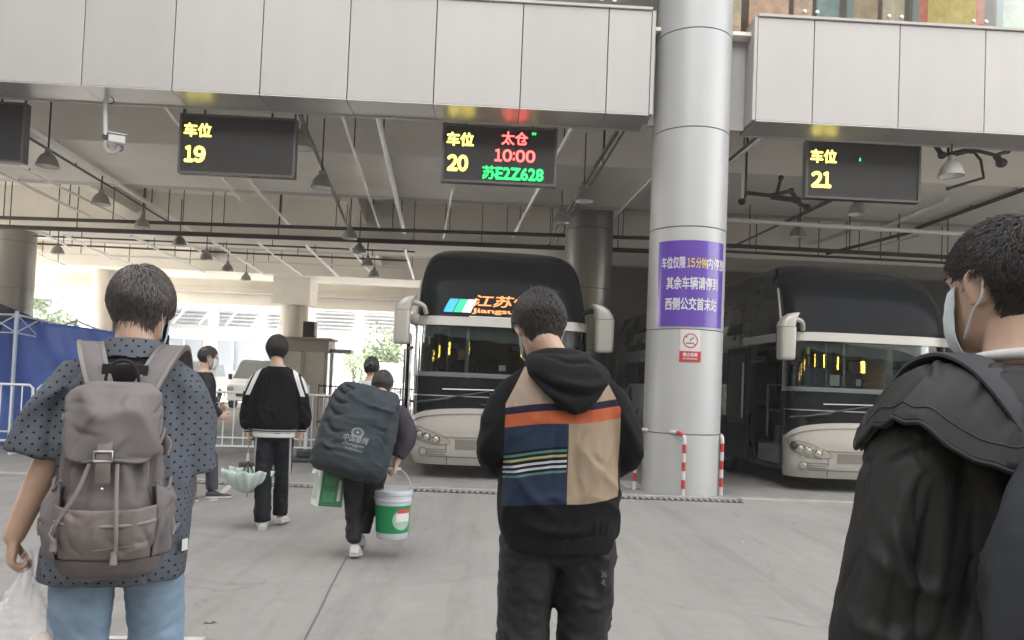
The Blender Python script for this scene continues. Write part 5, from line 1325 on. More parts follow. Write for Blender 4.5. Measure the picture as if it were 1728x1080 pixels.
shoe(r, (-.105,-.07,.0), .05, M_wshoe, M_wsole); shoe(r, (.108,.03,0), -.05, M_wshoe, M_wsole)
PX, PY, PR = -1.11, 2.45, math.radians(17)
finish(r, PX, PY, PR, 'man in a dotted grey shirt and pale jeans wearing the mauve backpack')
# --- the backpack on his back
M_pack = cloth('mauve canvas', (.215,.195,.197), .8, var=.10, vscale=6, weave=500, wv=.35); M_packd = cloth('dark mauve canvas', (.135,.114,.110), .5, var=.18, vscale=5, weave=500, spec=.4); M_packl = cloth('pale cord', (.28,.25,.24), .8); M_web = cloth('black webbing', (.015,.014,.014), .8)
BZ, BC = .815, (.01, -.268)
BL = [(0,.085,.055),(.012,.108,.078),(.05,.122,.098),(.12,.128,.110),(.20,.129,.114),(.30,.120,.106),(.38,.109,.098),(.45,.098,.088),(.50,.085,.070),(.525,.06,.045),(.53,.02,.015)]
bp_z = [q[0] for q in BL]; 
def PS(u, z, off=0.0):
    """point of the bag: u = -1..1 round the side facing away from the body"""
    a = float(np.interp(z, bp_z, [q[1] for q in BL]))+off; b = float(np.interp(z, bp_z, [q[2] for q in BL]))+off
    t = -PI/2 + u*PI/2; n = 2.6
    return Vector((BC[0]+a*math.copysign(abs(math.cos(t))**(2/n), math.cos(t)), BC[1]+b*math.copysign(abs(math.sin(t))**(2/n), math.sin(t)), BZ+z))
def patch(u0, u1, zf0, zf1, off, nu=44, nv=22, bulge=0, seed=0, amp=.004, freq=22):
    mb = MB(); vs = []
    for j in range(nv+1):
        for i in range(nu+1):
            u = u0+(u1-u0)*i/nu; a, b = (zf0(u) if callable(zf0) else zf0), (zf1(u) if callable(zf1) else zf1); f = j/nv; z = a+(b-a)*f
            p = PS(u, z, off + bulge*max(0,math.sin(PI*i/nu))**.6*max(0,math.sin(PI*f))**.6)
            q = p*freq+Vector((seed, 0, 0)); p = p + (p-Vector((BC[0],BC[1],p.z))).normalized()*amp*(1-2*abs(noise.noise(Vector((q.x, q.y, q.z*.45)))))
            vs.append(p)
    W_ = nu+1; mb.add(vs, [(j*W_+i, j*W_+i+1, (j+1)*W_+i+1, (j+1)*W_+i) for j in range(nv) for i in range(nu)]); return mb
def pbuild(mb, nm, m, par, th=.006, cr=0):
    if cr:
        me = mb.mesh(nm); b = bmesh.new(); b.from_mesh(me); bmesh.ops.recalc_face_normals(b, faces=b.faces); b.to_mesh(me); b.free(); creases(me, cr, len(nm), (.03,.10), .006, .006, (.2,0,1), .5); o = link(nm, me, m, par, smooth=180)
    else: o = mb.build(nm, m, par, smooth=180)
    md = o.modifiers.new('s', 'SOLIDIFY'); md.thickness = th; md.offset = 0; return o
bk = empty('backpack')
mb = MB(); torso(mb, [(BZ+q[0], BC[0], BC[1], q[1], q[2]) for q in BL], 2.6, 6); me = mb.mesh('bag')
b = bmesh.new(); b.from_mesh(me); bmesh.ops.subdivide_edges(b, edges=b.edges, cuts=2, use_grid_fill=True); bmesh.ops.recalc_face_normals(b, faces=b.faces); b.to_mesh(me); b.free()
crumple(me, .012, (11,11,6), 4)
folds(me, [([PS(u_,.40),PS(u_*1.1+.03*math.sin(k*5),.32),PS(u_*1.15,.235+.02*math.sin(k*3))],.0085,(.013 if k%2 else -.012)) for k, u_ in enumerate(np.linspace(-.75,.75,13))])
creases(me, 60, 5, (.04,.11), .006, .006, (0,0,1), .6); skin_obj('bag', me, M_pack, bk)
zb = lambda u: .318+.085*abs(u/.86)**2.4+.006*math.cos(u*9)
lid = pbuild(patch(-.86,.86, zb, .528, .010, 60, 36, .012, 3, .024, 11), 'lid', M_pack, bk, .008, 34)
e = MB(); e.tube([PS(u, zb(u), .020) for u in np.linspace(-.86,.86,40)], .005, 8); e.build('binding', M_pack, lid, smooth=60)
e = MB(); e.tube([PS(-.8,.42,.026),PS(-.74,.44,.032),PS(-.62,.425,.036)], .004, 6); e.build('seam', M_packd, lid, smooth=60)
pbuild(patch(-.98,.98, .002, .058, .007, 60, 8, .002, 5, .002), 'base_band', cloth('base canvas', (.175,.158,.160), .8), bk, .008)
pk = pbuild(patch(-.52,.50, .062, lambda u: .205-.012*math.cos(u*3), .012, 44, 26, .010, 7, .018, 11), 'front_pocket', M_packd, bk, .006, 26)
e = MB(); e.tube([PS(u, .165-.012*math.cos(u*3.0), .034-.012*abs(u)**2) for u in np.linspace(-.50,.48,30)], .0048, 8); e.build('zip', M_packl, pk, smooth=60)
for s_, u_, z_ in ((-1,-.42,.16),(0,-.80,.165),(1,.70,.165)):
    a = PS(u_, z_, .045); e = MB(); e.tube([a, a+V(.008*s_,-.004,-.025), a+V(.004,-.003,-.045)], [.0035,.003,.0045], 8); e.build('zip_pull', M_packl, bk, smooth=60)
for sg in (-1, 1):
    sp_ = pbuild(patch(*((-.98,-.56) if sg < 0 else (.54,.98)), .058, lambda u: .235-.03*math.cos((abs(u)-.77)*7)+.03, .010, 26, 26, .018, 9+sg, .016, 13), 'side_pocket', M_pack, bk, .006, 16)
    e = MB(); e.tube([PS(u, .238-.03*math.cos((abs(u)-.77)*7)+.03, .020) for u in np.linspace(sg*.55, sg*.98, 14)], .005, 8); e.build('hem', M_pack, sp_, smooth=60)
    e = MB(); e.tube([PS(sg*.535, z, .012) for z in np.linspace(.06,.25,12)], .0035, 6); e.build('seam', M_web, sp_, smooth=60)
    e = MB(); strap(e, [PS(sg*.95,.30,.0), PS(sg*.97,.28,.012), PS(sg*.93,.25,.016)], .03, .005, (0,0,1)); 
t_ = MB(); strap(t_, [PS(.80,.375,.02), PS(.74,.36,.034), PS(.70,.335,.030)], .030, .006, (.3,0,1)); t_.build('side_tab', M_packd, bk, smooth=40)
# buckle strap, metal buckle, rivet
bs = MB(); strap(bs, [PS(-.02,.375,.028), PS(-.02,.338,.036), PS(-.02,.308,.036), PS(-.02,.265,.024)], .036, .006, (1,0,0)); bs = bs.build('buckle_strap', M_packd, bk, smooth=40)
c = PS(-.02,.335,.042); e = MB(); q = [c+V(-.022,0,-.012), c+V(.022,0,-.012), c+V(.022,0,.014), c+V(-.022,0,.014)]; e.tube(q+[q[0]], .0034, 8); e.build('buckle', M_steel, bs, smooth=50)
MB().ell(PS(-.02,.250,.026), (.005,.004,.005), 10, 8).build('rivet', M_chrome, bs, smooth=180)
# two drawcords with toggles
for pts_ in ([PS(-.14,.315,.024),PS(-.22,.24,.034),PS(-.40,.16,.042),PS(-.47,.125,.040),PS(-.455,.10,.038)], [PS(.055,.315,.024),PS(.06,.22,.036),PS(.07,.13,.044),PS(.07,.09,.042),PS(.06,.065,.04)]):
    cd = MB(); strap(cd, pts_, .010, .004, (1,0,0)); cd = cd.build('drawcord', M_packl, bk, smooth=60)
    p = pts_[-1]; MB().tube([p+V(0,0,.02), p+V(0,-.002,-.012)], [.0075,.010], 10).build('toggle', M_packl, cd, smooth=50)
MB().tube([PS(-.05,.09,.035), PS(.22,.10,.036)], .0016, 6).build('embroidered_line', M_packl, pk, smooth=60)
# black grab handle and shoulder straps
hd = MB(); strap(hd, [(-.045+.01,-.235,1.305),(-.040+.01,-.235,1.365),(-.018+.01,-.225,1.402),(.018+.01,-.225,1.402),(.040+.01,-.235,1.365),(.045+.01,-.235,1.305)], .022, .006, (0,1,.3)); hd.build('grab_handle', M_web, bk, smooth=50)
pb_ = MB(); strap(pb_, [(-.05,-.19,1.36),(.07,-.19,1.36)], .07, .012, (0,.1,1)); pb_.build('back_panel', M_web, bk, smooth=40)
for sg in (-1, 1):
    pts_ = [(.01+sg*.050,-.225,1.305),(.01+sg*.085,-.165,1.392),(.01+sg*.110,-.085,1.447),(.01+sg*.122,-.01,1.452),(.01+sg*.128,.065,1.405),(.01+sg*.140,.115,1.28),(.01+sg*.155,.115,1.10),(.01+sg*.165,.06,.97),(.01+sg*.12,-.15,.90)]
    sh = MB(); strap(sh, pts_, .060, .014, (1,0,0)); sh = sh.build('shoulder_strap', M_pack, bk, smooth=50)
    e = MB()
    for q in (-1, 1): strap(e, [Vector(p)+V(q*.031,0,.001) for p in pts_[:6]], .012, .016, (1,0,0))
    e.build('strap_edge', M_packd, sh, smooth=50)
bk.location = (PX, PY, 0); bk.rotation_euler = (0, 0, PR); tag(bk, 'mauve canvas backpack with drawcords and metal buckle over the dotted shirt', 'backpack')
# --- thin plastic bag in his left hand
M_poly = bpy.data.materials.new('thin white plastic'); M_poly.use_nodes = True; t = M_poly.node_tree; pb = t.nodes['Principled BSDF']
pb.inputs['Base Color'].default_value = (.85,.85,.87,1); pb.inputs['Roughness'].default_value = .3; pb.inputs['Alpha'].default_value = .27; pb.inputs['Specular IOR Level'].default_value = .6
bg_ = empty('plastic_bag'); hw_ = Vector((-.251,-.02,.805))
mb = MB(); rings = []
for z, a, bb, cx, cy in [(-.02,.018,.02,0,0),(-.05,.022,.026,-.002,0),(-.10,.045,.045,-.008,0),(-.16,.085,.065,-.012,0),(-.23,.115,.085,-.012,0),(-.30,.125,.095,-.010,0),(-.36,.115,.085,-.006,0),(-.40,.08,.06,0,0),(-.41,.02,.02,0,0)]:
    rings.append((z, hw_.x+cx, hw_.y+cy, a, bb))
rings = [(hw_.z+q[0],)+q[1:] for q in rings]
torso(mb, rings, 2.2, 8); me = mb.mesh('bag'); b = bmesh.new(); b.from_mesh(me); bmesh.ops.subdivide_edges(b, edges=b.edges, cuts=1, use_grid_fill=True); b.to_mesh(me); b.free()
crumple(me, .014, (26,26,6), 2); crumple(me, .006, (50,50,14), 6); skin_obj('bag', me, M_poly, bg_)
for sg in (-1, 1):
    e = MB(); strap(e, [hw_+V(sg*.02,0,-.05), hw_+V(sg*.014,.01,.0), hw_+V(sg*.006,.025,.02)], .03, .002, (0,1,0)); e.build('handle', M_poly, bg_, smooth=60)
for c, rr, cl in [((.01,0,-.335),(.075,.055,.05),(.70,.40,.27)),((-.05,.01,-.31),(.045,.045,.055),(.72,.47,.33)),((.055,-.01,-.26),(.04,.04,.045),(.72,.55,.42))]:
    MB().ell(hw_+Vector(c), rr, 16, 10).build('fruit_pack', mat('peach content %.2f' % cl[1], cl, .5, var=.1), bg_, smooth=180)
bg_.location = (PX, PY, 0); bg_.rotation_euler = (0, 0, PR); tag(bg_, 'thin white plastic bag with peach coloured contents hanging from the backpack man\'s left hand', 'plastic bag')

# ------------------------------------------------------------------ 2. man in the colour-block hoodie
M_hood = cloth('black fleece', (.011,.011,.012), .9, var=.15, sheen=.02)
M_hblock = cloth('colour block hoodie', (.011,.011,.012), .88, var=.12, sheen=.02)
x, y, z = xyz(M_hblock)
zt = z - x*.10                      # seams rise slightly to the right
wob = E.op('SINE', x*19)*.004
zt = zt + wob
back = (y < .02)
half = E.op('MINIMUM', E.op('MAXIMUM', (z*-.50)+.868, .10), .212)      # raglan edges close in above the chest
inside = back & (x.abs() < half) & (zt > .965) & (z < 1.5)
beige, navy, orange, tan = (.44,.345,.275), (.028,.042,.078), (.50,.130,.060), (.37,.285,.205)
lay = [(inside, beige), (inside & (zt < 1.322), (.030,.028,.055)), (inside & (zt < 1.296), orange), (inside & (zt < 1.250) & (x < .012), navy), (inside & (zt < 1.250) & (x > .012), tan)]
for i, (zz, c) in enumerate([(1.155,(.10,.22,.19)),(1.137,(.42,.40,.16)),(1.117,(.55,.57,.62)),(1.099,(.55,.57,.62)),(1.081,(.10,.22,.19))]):
    lay.append((inside & (x < .012) & (((zt-x*.06)-zz).abs() < .0042), c))
    lay.append((inside & (x < .012) & (((zt-x*.06)-zz-.009).abs() < .0042), (.012,.014,.02)))
lay.append((inside & (((x-.012).abs()) < .0022) & (zt < 1.25), (.05,.045,.05)))
paint(M_hblock, lay)
M_btr = cloth('black trousers', (.010,.010,.012), .75, var=.2, spec=.35)
r = empty('person')
HM = head_mat((-.085,.055,1.605), yaw=.12, pitch=.54, roll=-.05, s=1.06); nk = Vector((-.01,-.005,1.455))
arms = [([(-.16,0,1.37),(-.24,.0,1.13),(-.10,.27,1.12)],[.045,.043,.03]), ([(.16,0,1.37),(.24,.0,1.13),(.06,.29,1.12)],[.045,.043,.03])]
hands = [dict(wr=(-.10,.27,1.12), d=(.75,.55,.2), n=(.3,-.2,.9), side=(-.3,.7,.3), curl=.9), dict(wr=(.06,.29,1.12), d=(-.75,.5,.25), n=(-.3,-.2,.9), side=(.3,.7,.3), curl=.8)]
body(r, HM, nk, arms, hands, [(.86,0,0,.14,.10),(1.1,0,0,.14,.09),(1.3,0,0,.16,.10),(1.38,0,0,.12,.08),(1.46,0,0,.07,.06)], voxel=.0058)
eyes(r, HM); face_mask(r, HM, M_maskw)
def tuft(mb, rnd, surf):
    for i in range(260):
        v_ = Vector((rnd.gauss(.15,.28), rnd.gauss(-.15,.3), 1)); p = surf(v_, .01); d = Vector((rnd.gauss(.35,.4), rnd.gauss(.3,.35), 1)).normalized(); L_ = rnd.uniform(.018,.04)
        mb.tube([p, p+d*L_*.5, p+d*L_+Vector((rnd.gauss(.008,.01),0,-.004))], [.0022,.0018,.0004], 4, cap=False)
hair(r, HM, M_hair, 5200, (.022,.045), .062, .026, -.060, .016, 2, .20, .0019, mess=.35, crop=lambda p: .45+.55*min(1, max(0, (p.z+.03)/.08)), ext=tuft)
slv = [([(-.12,0,1.385),(-.195,-.01,1.30),(-.240,-.005,1.13),(-.18,.16,1.10),(-.10,.27,1.12)],[.070,.080,.073,.070,.05]), ([(.12,0,1.385),(.195,-.01,1.30),(.240,-.005,1.13),(.16,.17,1.10),(.06,.28,1.12)],[.070,.080,.073,.070,.05])]
fl = [([(-.20,-.11,1.12),(-.12,-.155,1.0),(-.02,-.16,.92)],.022,.010),([(.20,-.11,1.20),(.12,-.15,1.06),(.08,-.16,.98)],.018,.010),([(.05,-.15,1.22),(.04,-.155,1.10),(.06,-.155,.99)],.016,-.008),([(-.03,-.15,1.22),(-.05,-.155,1.05)],.016,-.006),
      ([(-.21,-.1,1.30),(-.25,-.08,1.2),(-.30,-.06,1.12)],.02,.010),([(-.33,-.05,1.22),(-.34,-.04,1.12),(-.28,0,1.04)],.02,-.010),([(.22,-.1,1.30),(.26,-.08,1.2),(.31,-.06,1.12)],.02,.010),([(.34,-.05,1.2),(.34,-.03,1.12),(.28,.02,1.04)],.02,-.010),
      ([(-.16,-.14,1.30),(-.1,-.15,1.26),(-.02,-.16,1.27)],.016,.007),([(-.18,-.15,.90),(0,-.17,.865),(.18,-.15,.90)],.018,.010),([(.1,-.15,1.14),(.16,-.14,1.09)],.012,-.006),([(-.1,-.15,.96),(-.04,-.16,.99),(.02,-.16,.97)],.014,.007)]
top(r, M_hblock, [(.785,.01,-.005,.200,.135),(.81,.01,-.005,.206,.140),(.845,.01,-.005,.222,.156),(.90,.005,-.005,.228,.160),(1.05,.005,-.005,.226,.155),(1.2,0,-.005,.226,.148),(1.32,0,0,.212,.135),(1.40,0,.0,.17,.115),(1.45,-.005,.0,.12,.10),(1.475,-.01,.0,.085,.085)], slv, .0068, 8, .010, fl, name='hoodie', cr=90, cd=.0055)
rb = MB(); torso(rb, [(.778,.012,-.005,.196,.140),(.786,.012,-.005,.206,.150),(.815,.011,-.005,.210,.153),(.845,.010,-.005,.214,.156),(.852,.010,-.005,.208,.150)], 2.4, 4)
rbo = rb.build('rib_hem', mat('black rib knit', (.011,.011,.012), .95, var=.1, bump=.5, bscale=220, stretch=(1,1,.02), spec=.1), r, smooth=50)
# hood hanging down the back
mb = MB()
torso(mb, [(1.285,.035,-.150,.02,.014),(1.30,.035,-.152,.045,.030),(1.335,.028,-.150,.085,.046),(1.385,.02,-.135,.128,.060),(1.43,.012,-.11,.150,.075),(1.465,.0,-.085,.142,.085),(1.49,-.012,-.07,.115,.075),(1.50,-.015,-.06,.07,.05)], 2.1, 6)
ring = [(-.015+.098*math.sin(a), .01-.088*math.cos(a), 1.468+.018*math.cos(a)) for a in np.linspace(-2.5, 2.5, 16)]
mb.limb(ring, [.030+.012*math.cos(a) for a in np.linspace(-2.5,2.5,16)], 12, 2)
me = fuse(mb, .0068, 4)
folds(me, [([(-.13,-.10,1.455),(-.03,-.175,1.40),(.08,-.19,1.385),(.15,-.13,1.41)],.014,.013),([(-.14,-.13,1.425),(-.05,-.19,1.37),(.05,-.20,1.35),(.12,-.16,1.38)],.012,-.013),([(-.11,-.16,1.39),(-.03,-.20,1.33),(.03,-.19,1.30)],.014,.008),([(.06,-.12,1.49),(.11,-.14,1.44),(.13,-.15,1.40)],.010,.010),([(-.08,-.13,1.49),(0,-.16,1.465),(.08,-.15,1.475)],.010,-.011),([(.09,-.15,1.46),(.13,-.13,1.43)],.010,-.010)])
crumple(me, .005, (14,14,10), 3); relax(me, 1); skin_obj('hood', me, M_hood, r)
trousers(r, M_btr, 0, [(1.0,.01,0,.15,.11),(.92,.01,-.01,.175,.13),(.84,.01,-.01,.178,.132),(.77,.01,-.005,.178,.12),(.73,.01,0,.13,.08)],
    [([(-.098,0,.80),(-.106,.01,.48),(-.105,-.02,.13)],[.110,.101,.076]),([(.116,0,.80),(.120,.03,.48),(.120,.02,.13)],[.110,.101,.076])], .0095, 11, .014,
    [([(-.18,-.1,.72),(-.1,-.12,.64),(-.03,-.09,.58)],.02,.012),([(.2,-.1,.70),(.12,-.12,.62),(.05,-.09,.56)],.02,.012),([(.2,-.05,.50),(.13,-.08,.44),(.06,-.05,.46)],.02,.014),([(-.19,-.06,.5),(-.12,-.08,.44),(-.04,-.06,.47)],.02,.014),([(.19,-.06,.42),(.12,-.09,.38)],.02,-.012)])
b = MB(); write(b, '36', (.150,-.155,.71), .018, .022, Z=(0,-.05,1), bold=.02); write(b, '4L', (.150,-.157,.682), .018, .022, Z=(0,-.05,1), bold=.02)
b.build('trouser_print', mat('grey print',(.16,.16,.165),.6), r, recalc=False)
shoe(r, (-.105,-.06,0), .1, M_btr, M_wsole); shoe(r, (.125,-.02,0), -.1, M_btr, M_wsole)
finish(r, .285, 2.9, math.radians(2), 'man with bowed head in a black hoodie with beige, navy and orange colour blocks')
# ------------------------------------------------------------------ 3. dark haired man at the right edge
M_jack = cloth('black nylon jacket', (.012,.0125,.0125), .58, var=.15, vscale=6, weave=300, wv=.2, sheen=0, spec=.3)
M_strapg = cloth('charcoal strap', (.075,.078,.088), .75, var=.08, weave=420)
M_tee = cloth('white tee', (.66,.66,.66), .85, var=.05)
M_maskb = mat('pale blue mask', (.70,.78,.82), .85, var=.06, vscale=30, bump=.15, bscale=200)
r = empty('person')
HM = head_mat((0,.02,1.60), yaw=.25, pitch=.05, s=1.0); nk = Vector((0,-.02,1.45))
arms = [([(-.15,0,1.36),(-.225,-.02,1.12),(-.245,.06,.86)],[.048,.045,.03]), ([(.16,0,1.37),(.25,.02,1.12),(.12,.26,1.15)],[.048,.045,.03])]
hands = [dict(wr=(-.245,.06,.86), d=(.0,.15,-1), n=(.9,.2,0), side=(.1,1,0), curl=.6), dict(wr=(.12,.26,1.15), d=(-.6,.7,.3), n=(0,.1,1), side=(.5,.8,0), curl=.8)]
body(r, HM, nk, arms, hands, [(.86,0,0,.14,.10),(1.1,0,0,.14,.09),(1.3,0,0,.16,.10),(1.38,0,0,.13,.08),(1.46,0,-.01,.07,.06)], voxel=.0045)
eyes(r, HM); face_mask(r, HM, M_maskb)
hair(r, HM, M_hair, 12000, (.014,.026), .060, .024, -.058, .010, 5, .42, .0010, mess=.42, crop=lambda p: .55+.6*min(1, max(0, (p.z+.02)/.08)))
slv = [([(-.12,0,1.375),(-.175,-.01,1.30),(-.208,-.02,1.12),(-.225,.0,.95),(-.23,.04,.84)],[.075,.090,.094,.092,.082]), ([(.13,0,1.375),(.21,0,1.30),(.255,0,1.14),(.20,.14,1.10),(.12,.24,1.14)],[.08,.095,.09,.08,.06])]
fl = [([(-.27,-.10,1.24),(-.29,-.09,1.08),(-.31,-.05,.92)],.022,.012),([(-.22,-.11,1.24),(-.23,-.115,1.1),(-.25,-.09,.92)],.020,-.014),([(-.15,-.12,1.24),(-.15,-.12,1.05),(-.17,-.10,.9)],.022,-.018),([(-.31,-.06,1.12),(-.26,-.11,1.07),(-.17,-.09,1.05)],.016,.010),([(-.33,-.03,1.0),(-.27,-.09,.97),(-.2,-.08,.99)],.016,.012),([(-.29,-.08,1.18),(-.25,-.115,1.04),(-.28,-.09,.9)],.014,.010),([(-.10,-.14,1.2),(-.11,-.14,1.05),(-.08,-.15,.9)],.02,.012)]
top(r, M_jack, [(.70,0,0,.235,.17),(.76,0,0,.245,.18),(.95,0,0,.235,.165),(1.15,0,0,.225,.15),(1.30,0,0,.205,.13),(1.38,0,-.005,.15,.105),(1.43,0,-.01,.10,.09)], slv, .0055, 21, .008, fl, name='jacket', scale=(7,7,3.5), cr=200, cd=.008, cb=(.4,0,.8))
# wide shoulder flap of the jacket (hood spread over the shoulder), pressed down by the strap
mb = MB(); rings = []; na, nr = 130, 36
for i in range(na+1):
    a = math.radians(78) + math.radians(215)*i/na            # from the front over his left shoulder to the middle of the back
    ca, sa = math.cos(a), math.sin(a); row, low = [], []
    for j in range(nr+1):
        f = j/nr; rx = .085+(.282-.085)*f**.92; ry = .085+(.205-.085)*f
        side_ = max(0, -ca)
        z_ = 1.452 - .02*f - (.115+.03*math.sin(a*5))*f**2.6 + .018*math.sin(PI*f)*side_
        q = Vector((rx*ca, -.01+ry*sa, z_))
        w_ = noise.noise(Vector((a*3.4, f*1.2, 2)))*.014*f + (1-abs(noise.noise(Vector((a*4.5+f*1.5, f*1.0, 7))))*2.4)*.009*f
        pinch = math.exp(-((q.x+.13)/.045)**2)*.016*f
        q.z += w_-pinch; row.append(q); low.append(q-Vector((ca*.01,sa*.01,.012)))
    rings.append(row+low[::-1])
me = mb.loft(rings).mesh('flap'); b = bmesh.new(); b.from_mesh(me); bmesh.ops.recalc_face_normals(b, faces=b.faces); b.to_mesh(me); b.free()
creases(me, 60, 9, (.06,.18), .0055, .0095, (-.7,-.3,-.3), .65); fo = link('shoulder_flap', me, M_jack, r, smooth=60)
e = MB(); e.tube([rr[nr]+Vector((0,0,-.006)) for rr in rings], .0045, 8); e.build('flap_hem', M_jack, fo, smooth=70)
e = MB(); e.tube([rr[nr-3]+Vector((0,0,.002)) for rr in rings], .0014, 6); e.build('stitching', mat('dark stitch',(.03,.03,.03),.8), fo, smooth=70)
e = MB(); e.tube([rings[35][nr]+Vector((0,0,-.005)), rings[35][nr]+Vector((-.004,0,-.05)), rings[35][nr]+Vector((.004,.003,-.09))], .0035, 6); e.build('drawcord', M_web, fo, smooth=70)
# white tee collar
e = MB(); e.tube([(.078*math.cos(a), -.015+.080*math.sin(a), 1.462-.012*math.sin(a)) for a in np.linspace(0, 2*PI, 33)], .011, 10); e.build('tee_collar', M_tee, r, smooth=70)
trousers(r, M_btr, 0, [(.98,0,0,.15,.11),(.9,0,0,.17,.13),(.82,0,0,.178,.125),(.76,0,0,.12,.08)], [([(-.095,0,.80),(-.1,.01,.48),(-.1,-.03,.1)],[.094,.08,.07]),([(.095,0,.8),(.1,.01,.48),(.1,.0,.1)],[.094,.08,.07])], .013, 3)
shoe(r, (-.1,-.05,0), .1, M_wshoe, M_wsole); shoe(r, (.1,-.05,0), -.1, M_wshoe, M_wsole)
RX, RY, RR = .985, 1.42, math.radians(3)
finish(r, RX, RY, RR, 'man with cropped black hair, blue mask and black jacket at the right edge')
bk2 = empty('backpack'); M_pk2 = cloth('slate backpack', (.050,.054,.062), .7, var=.12, vscale=5, weave=420)
mb = MB(); torso(mb, [(.86,-.03,-.25,.12,.06),(.89,-.03,-.255,.16,.09),(.98,-.03,-.26,.175,.11),(1.12,-.03,-.255,.17,.11),(1.24,-.02,-.245,.145,.09),(1.31,-.01,-.235,.105,.07),(1.335,.0,-.23,.04,.03)], 2.7, 8); me = mb.mesh('bag')
b = bmesh.new(); b.from_mesh(me); bmesh.ops.subdivide_edges(b, edges=b.edges, cuts=1, use_grid_fill=True); b.to_mesh(me); b.free(); crumple(me, .008, (8,8,4), 8); skin_obj('bag', me, M_pk2, bk2)
e = MB(); strap(e, [(-.06,-.19,1.30),(-.095,-.15,1.385),(-.115,-.09,1.445),(-.128,-.01,1.468),(-.142,.075,1.430),(-.155,.13,1.31),(-.165,.12,1.10),(-.16,0,.95),(-.12,-.18,.92)], .070, .009, (1,0,0)); e.build('shoulder_strap', M_strapg, bk2, smooth=50)
e = MB(); strap(e, [(.06,-.19,1.30),(.095,-.15,1.385),(.115,-.09,1.445),(.128,-.01,1.465),(.142,.075,1.425),(.155,.13,1.31),(.165,.12,1.10),(.16,0,.95),(.12,-.18,.92)], .066, .014, (1,0,0)); e.build('shoulder_strap', M_strapg, bk2, smooth=50)
e = MB(); strap(e, [(-.03,-.235,1.325),(-.03,-.235,1.38),(.03,-.235,1.38),(.03,-.235,1.325)], .022, .006, (0,1,0)); e.build('grab_handle', M_web, bk2, smooth=50)
bk2.location = (RX, RY, 0); bk2.rotation_euler = (0, 0, RR); tag(bk2, 'slate grey backpack with wide strap on the man at the right edge', 'backpack')

# ------------------------------------------------------------------ 4. boy in the varsity jacket
M_var = cloth('black varsity wool', (.010,.010,.011), .9, var=.1)
M_vleather = cloth('black sleeve leather', (.018,.018,.018), .32, var=.2, spec=.5, wv=.1)
M_vj = cloth('varsity jacket cloth', (.010,.010,.011), .85, var=.1)
x, y, z = xyz(M_vj); ax_ = x.abs(); cs = E.op('ADD', x, .028)
sl = ax_ - (z-1.22)*-.10                                       # stripes run down and outward over each shoulder
white = (.68,.68,.67)
st1 = ((ax_-((z*-.36)+.672)).abs() < .019) & (z > 1.20) & (z < 1.445); st2 = ((ax_-((z*-.36)+.728)).abs() < .019) & (z > 1.23) & (z < 1.43)
hem = (((z-.892).abs() < .005) | ((z-.872).abs() < .005)) & (ax_ < .21)
paint(M_vj, [(st1 | st2 | hem, white)])
r = empty('person'); o_ = .03
HM = head_mat((-.015,.02,1.615), yaw=-.05, pitch=.10, s=1.0); nk = Vector((0,-.01,1.46))
LW, RW = Vector((-.232,.01,.885)), Vector((.24,.015,.895))
arms = [([(-.155,0,1.37),(-.228,-.02,1.14),LW],[.045,.042,.028]), ([(.155,0,1.37),(.23,-.02,1.14),RW],[.045,.042,.028])]
hands = [dict(wr=LW, d=(.05,.02,-1), n=(.9,.2,0), side=(.1,1,0), curl=1.2, thumb=1.0), dict(wr=RW, d=(-.03,.05,-1), n=(-.9,.2,0), side=(-.1,1,0), curl=.55)]
body(r, HM, nk, arms, hands, [(.86,0,0,.14,.10),(1.1,0,0,.14,.09),(1.3,0,0,.16,.10),(1.38,0,0,.13,.08),(1.46,0,-.01,.07,.06)], voxel=.0068)
eyes(r, HM); hair(r, HM, M_hair, 3000, (.035,.065), .06, .008, -.060, .013, 9, .22, .0028, mess=.40)
slv = [([(-.12,0,1.38),(-.185,-.01,1.30),(-.232,-.015,1.13),(-.246,.0,.98),(-.232,.01,.90)],[.066,.074,.069,.069,.05]), ([(.12,0,1.38),(.185,-.01,1.30),(.232,-.015,1.13),(.252,.0,.98),(.24,.012,.905)],[.066,.074,.069,.069,.05])]
fl = [([(-.24,-.09,1.15),(-.29,-.08,1.10),(-.33,-.03,1.09)],.018,-.012),([(.24,-.09,1.13),(.29,-.08,1.08),(.34,-.03,1.08)],.018,-.012),([(-.25,-.07,1.0),(-.30,-.06,.97),(-.34,0,.98)],.018,-.012),([(.25,-.07,1.0),(.30,-.06,.96),(.35,0,.97)],.018,-.012),([(-.15,-.13,1.1),(-.1,-.15,1.0),(-.05,-.14,.93)],.02,.008)]
top(r, M_vj, [(.862,0,0,.190,.128),(.895,0,0,.194,.132),(.915,0,0,.212,.148),(1.0,0,0,.215,.15),(1.15,0,0,.212,.142),(1.30,0,0,.205,.13),(1.39,0,-.005,.168,.115),(1.44,0,-.012,.115,.098),(1.465,0,-.012,.085,.085)], slv, .0095, 31, .009, fl, name='varsity_jacket')
cb = MB(); cb.lathe([(.078,0),(.080,.03),(.074,.052),(.066,.045),(.068,.0)], (0,-.01,1.425), 24); cb.build('rib_collar', M_var, r, smooth=40)
cb = MB(); cb.lathe([(.0775,0),(.0775,.009)], (0,-.01,1.466), 24); cb.build('collar_stripe', M_tee, r)
for W_ in (LW, RW):
    c_ = MB(); c_.tube([W_+V(0,0,.035), W_+V(0,0,-.02)], [.044,.040], 16).build('cuff', M_var, r, smooth=50)
    for dz in (.018,-.002): MB().tube([W_+V(0,0,dz), W_+V(0,0,dz-.006)], .0448, 16).build('cuff_stripe', M_tee, r, smooth=50)
tb = MB(); torso(tb, [(.825,0,-.002,.182,.128),(.84,0,-.002,.186,.13),(.89,0,0,.178,.12)], 2.4); tb.build('tee_hem', M_tee, r, smooth=60)
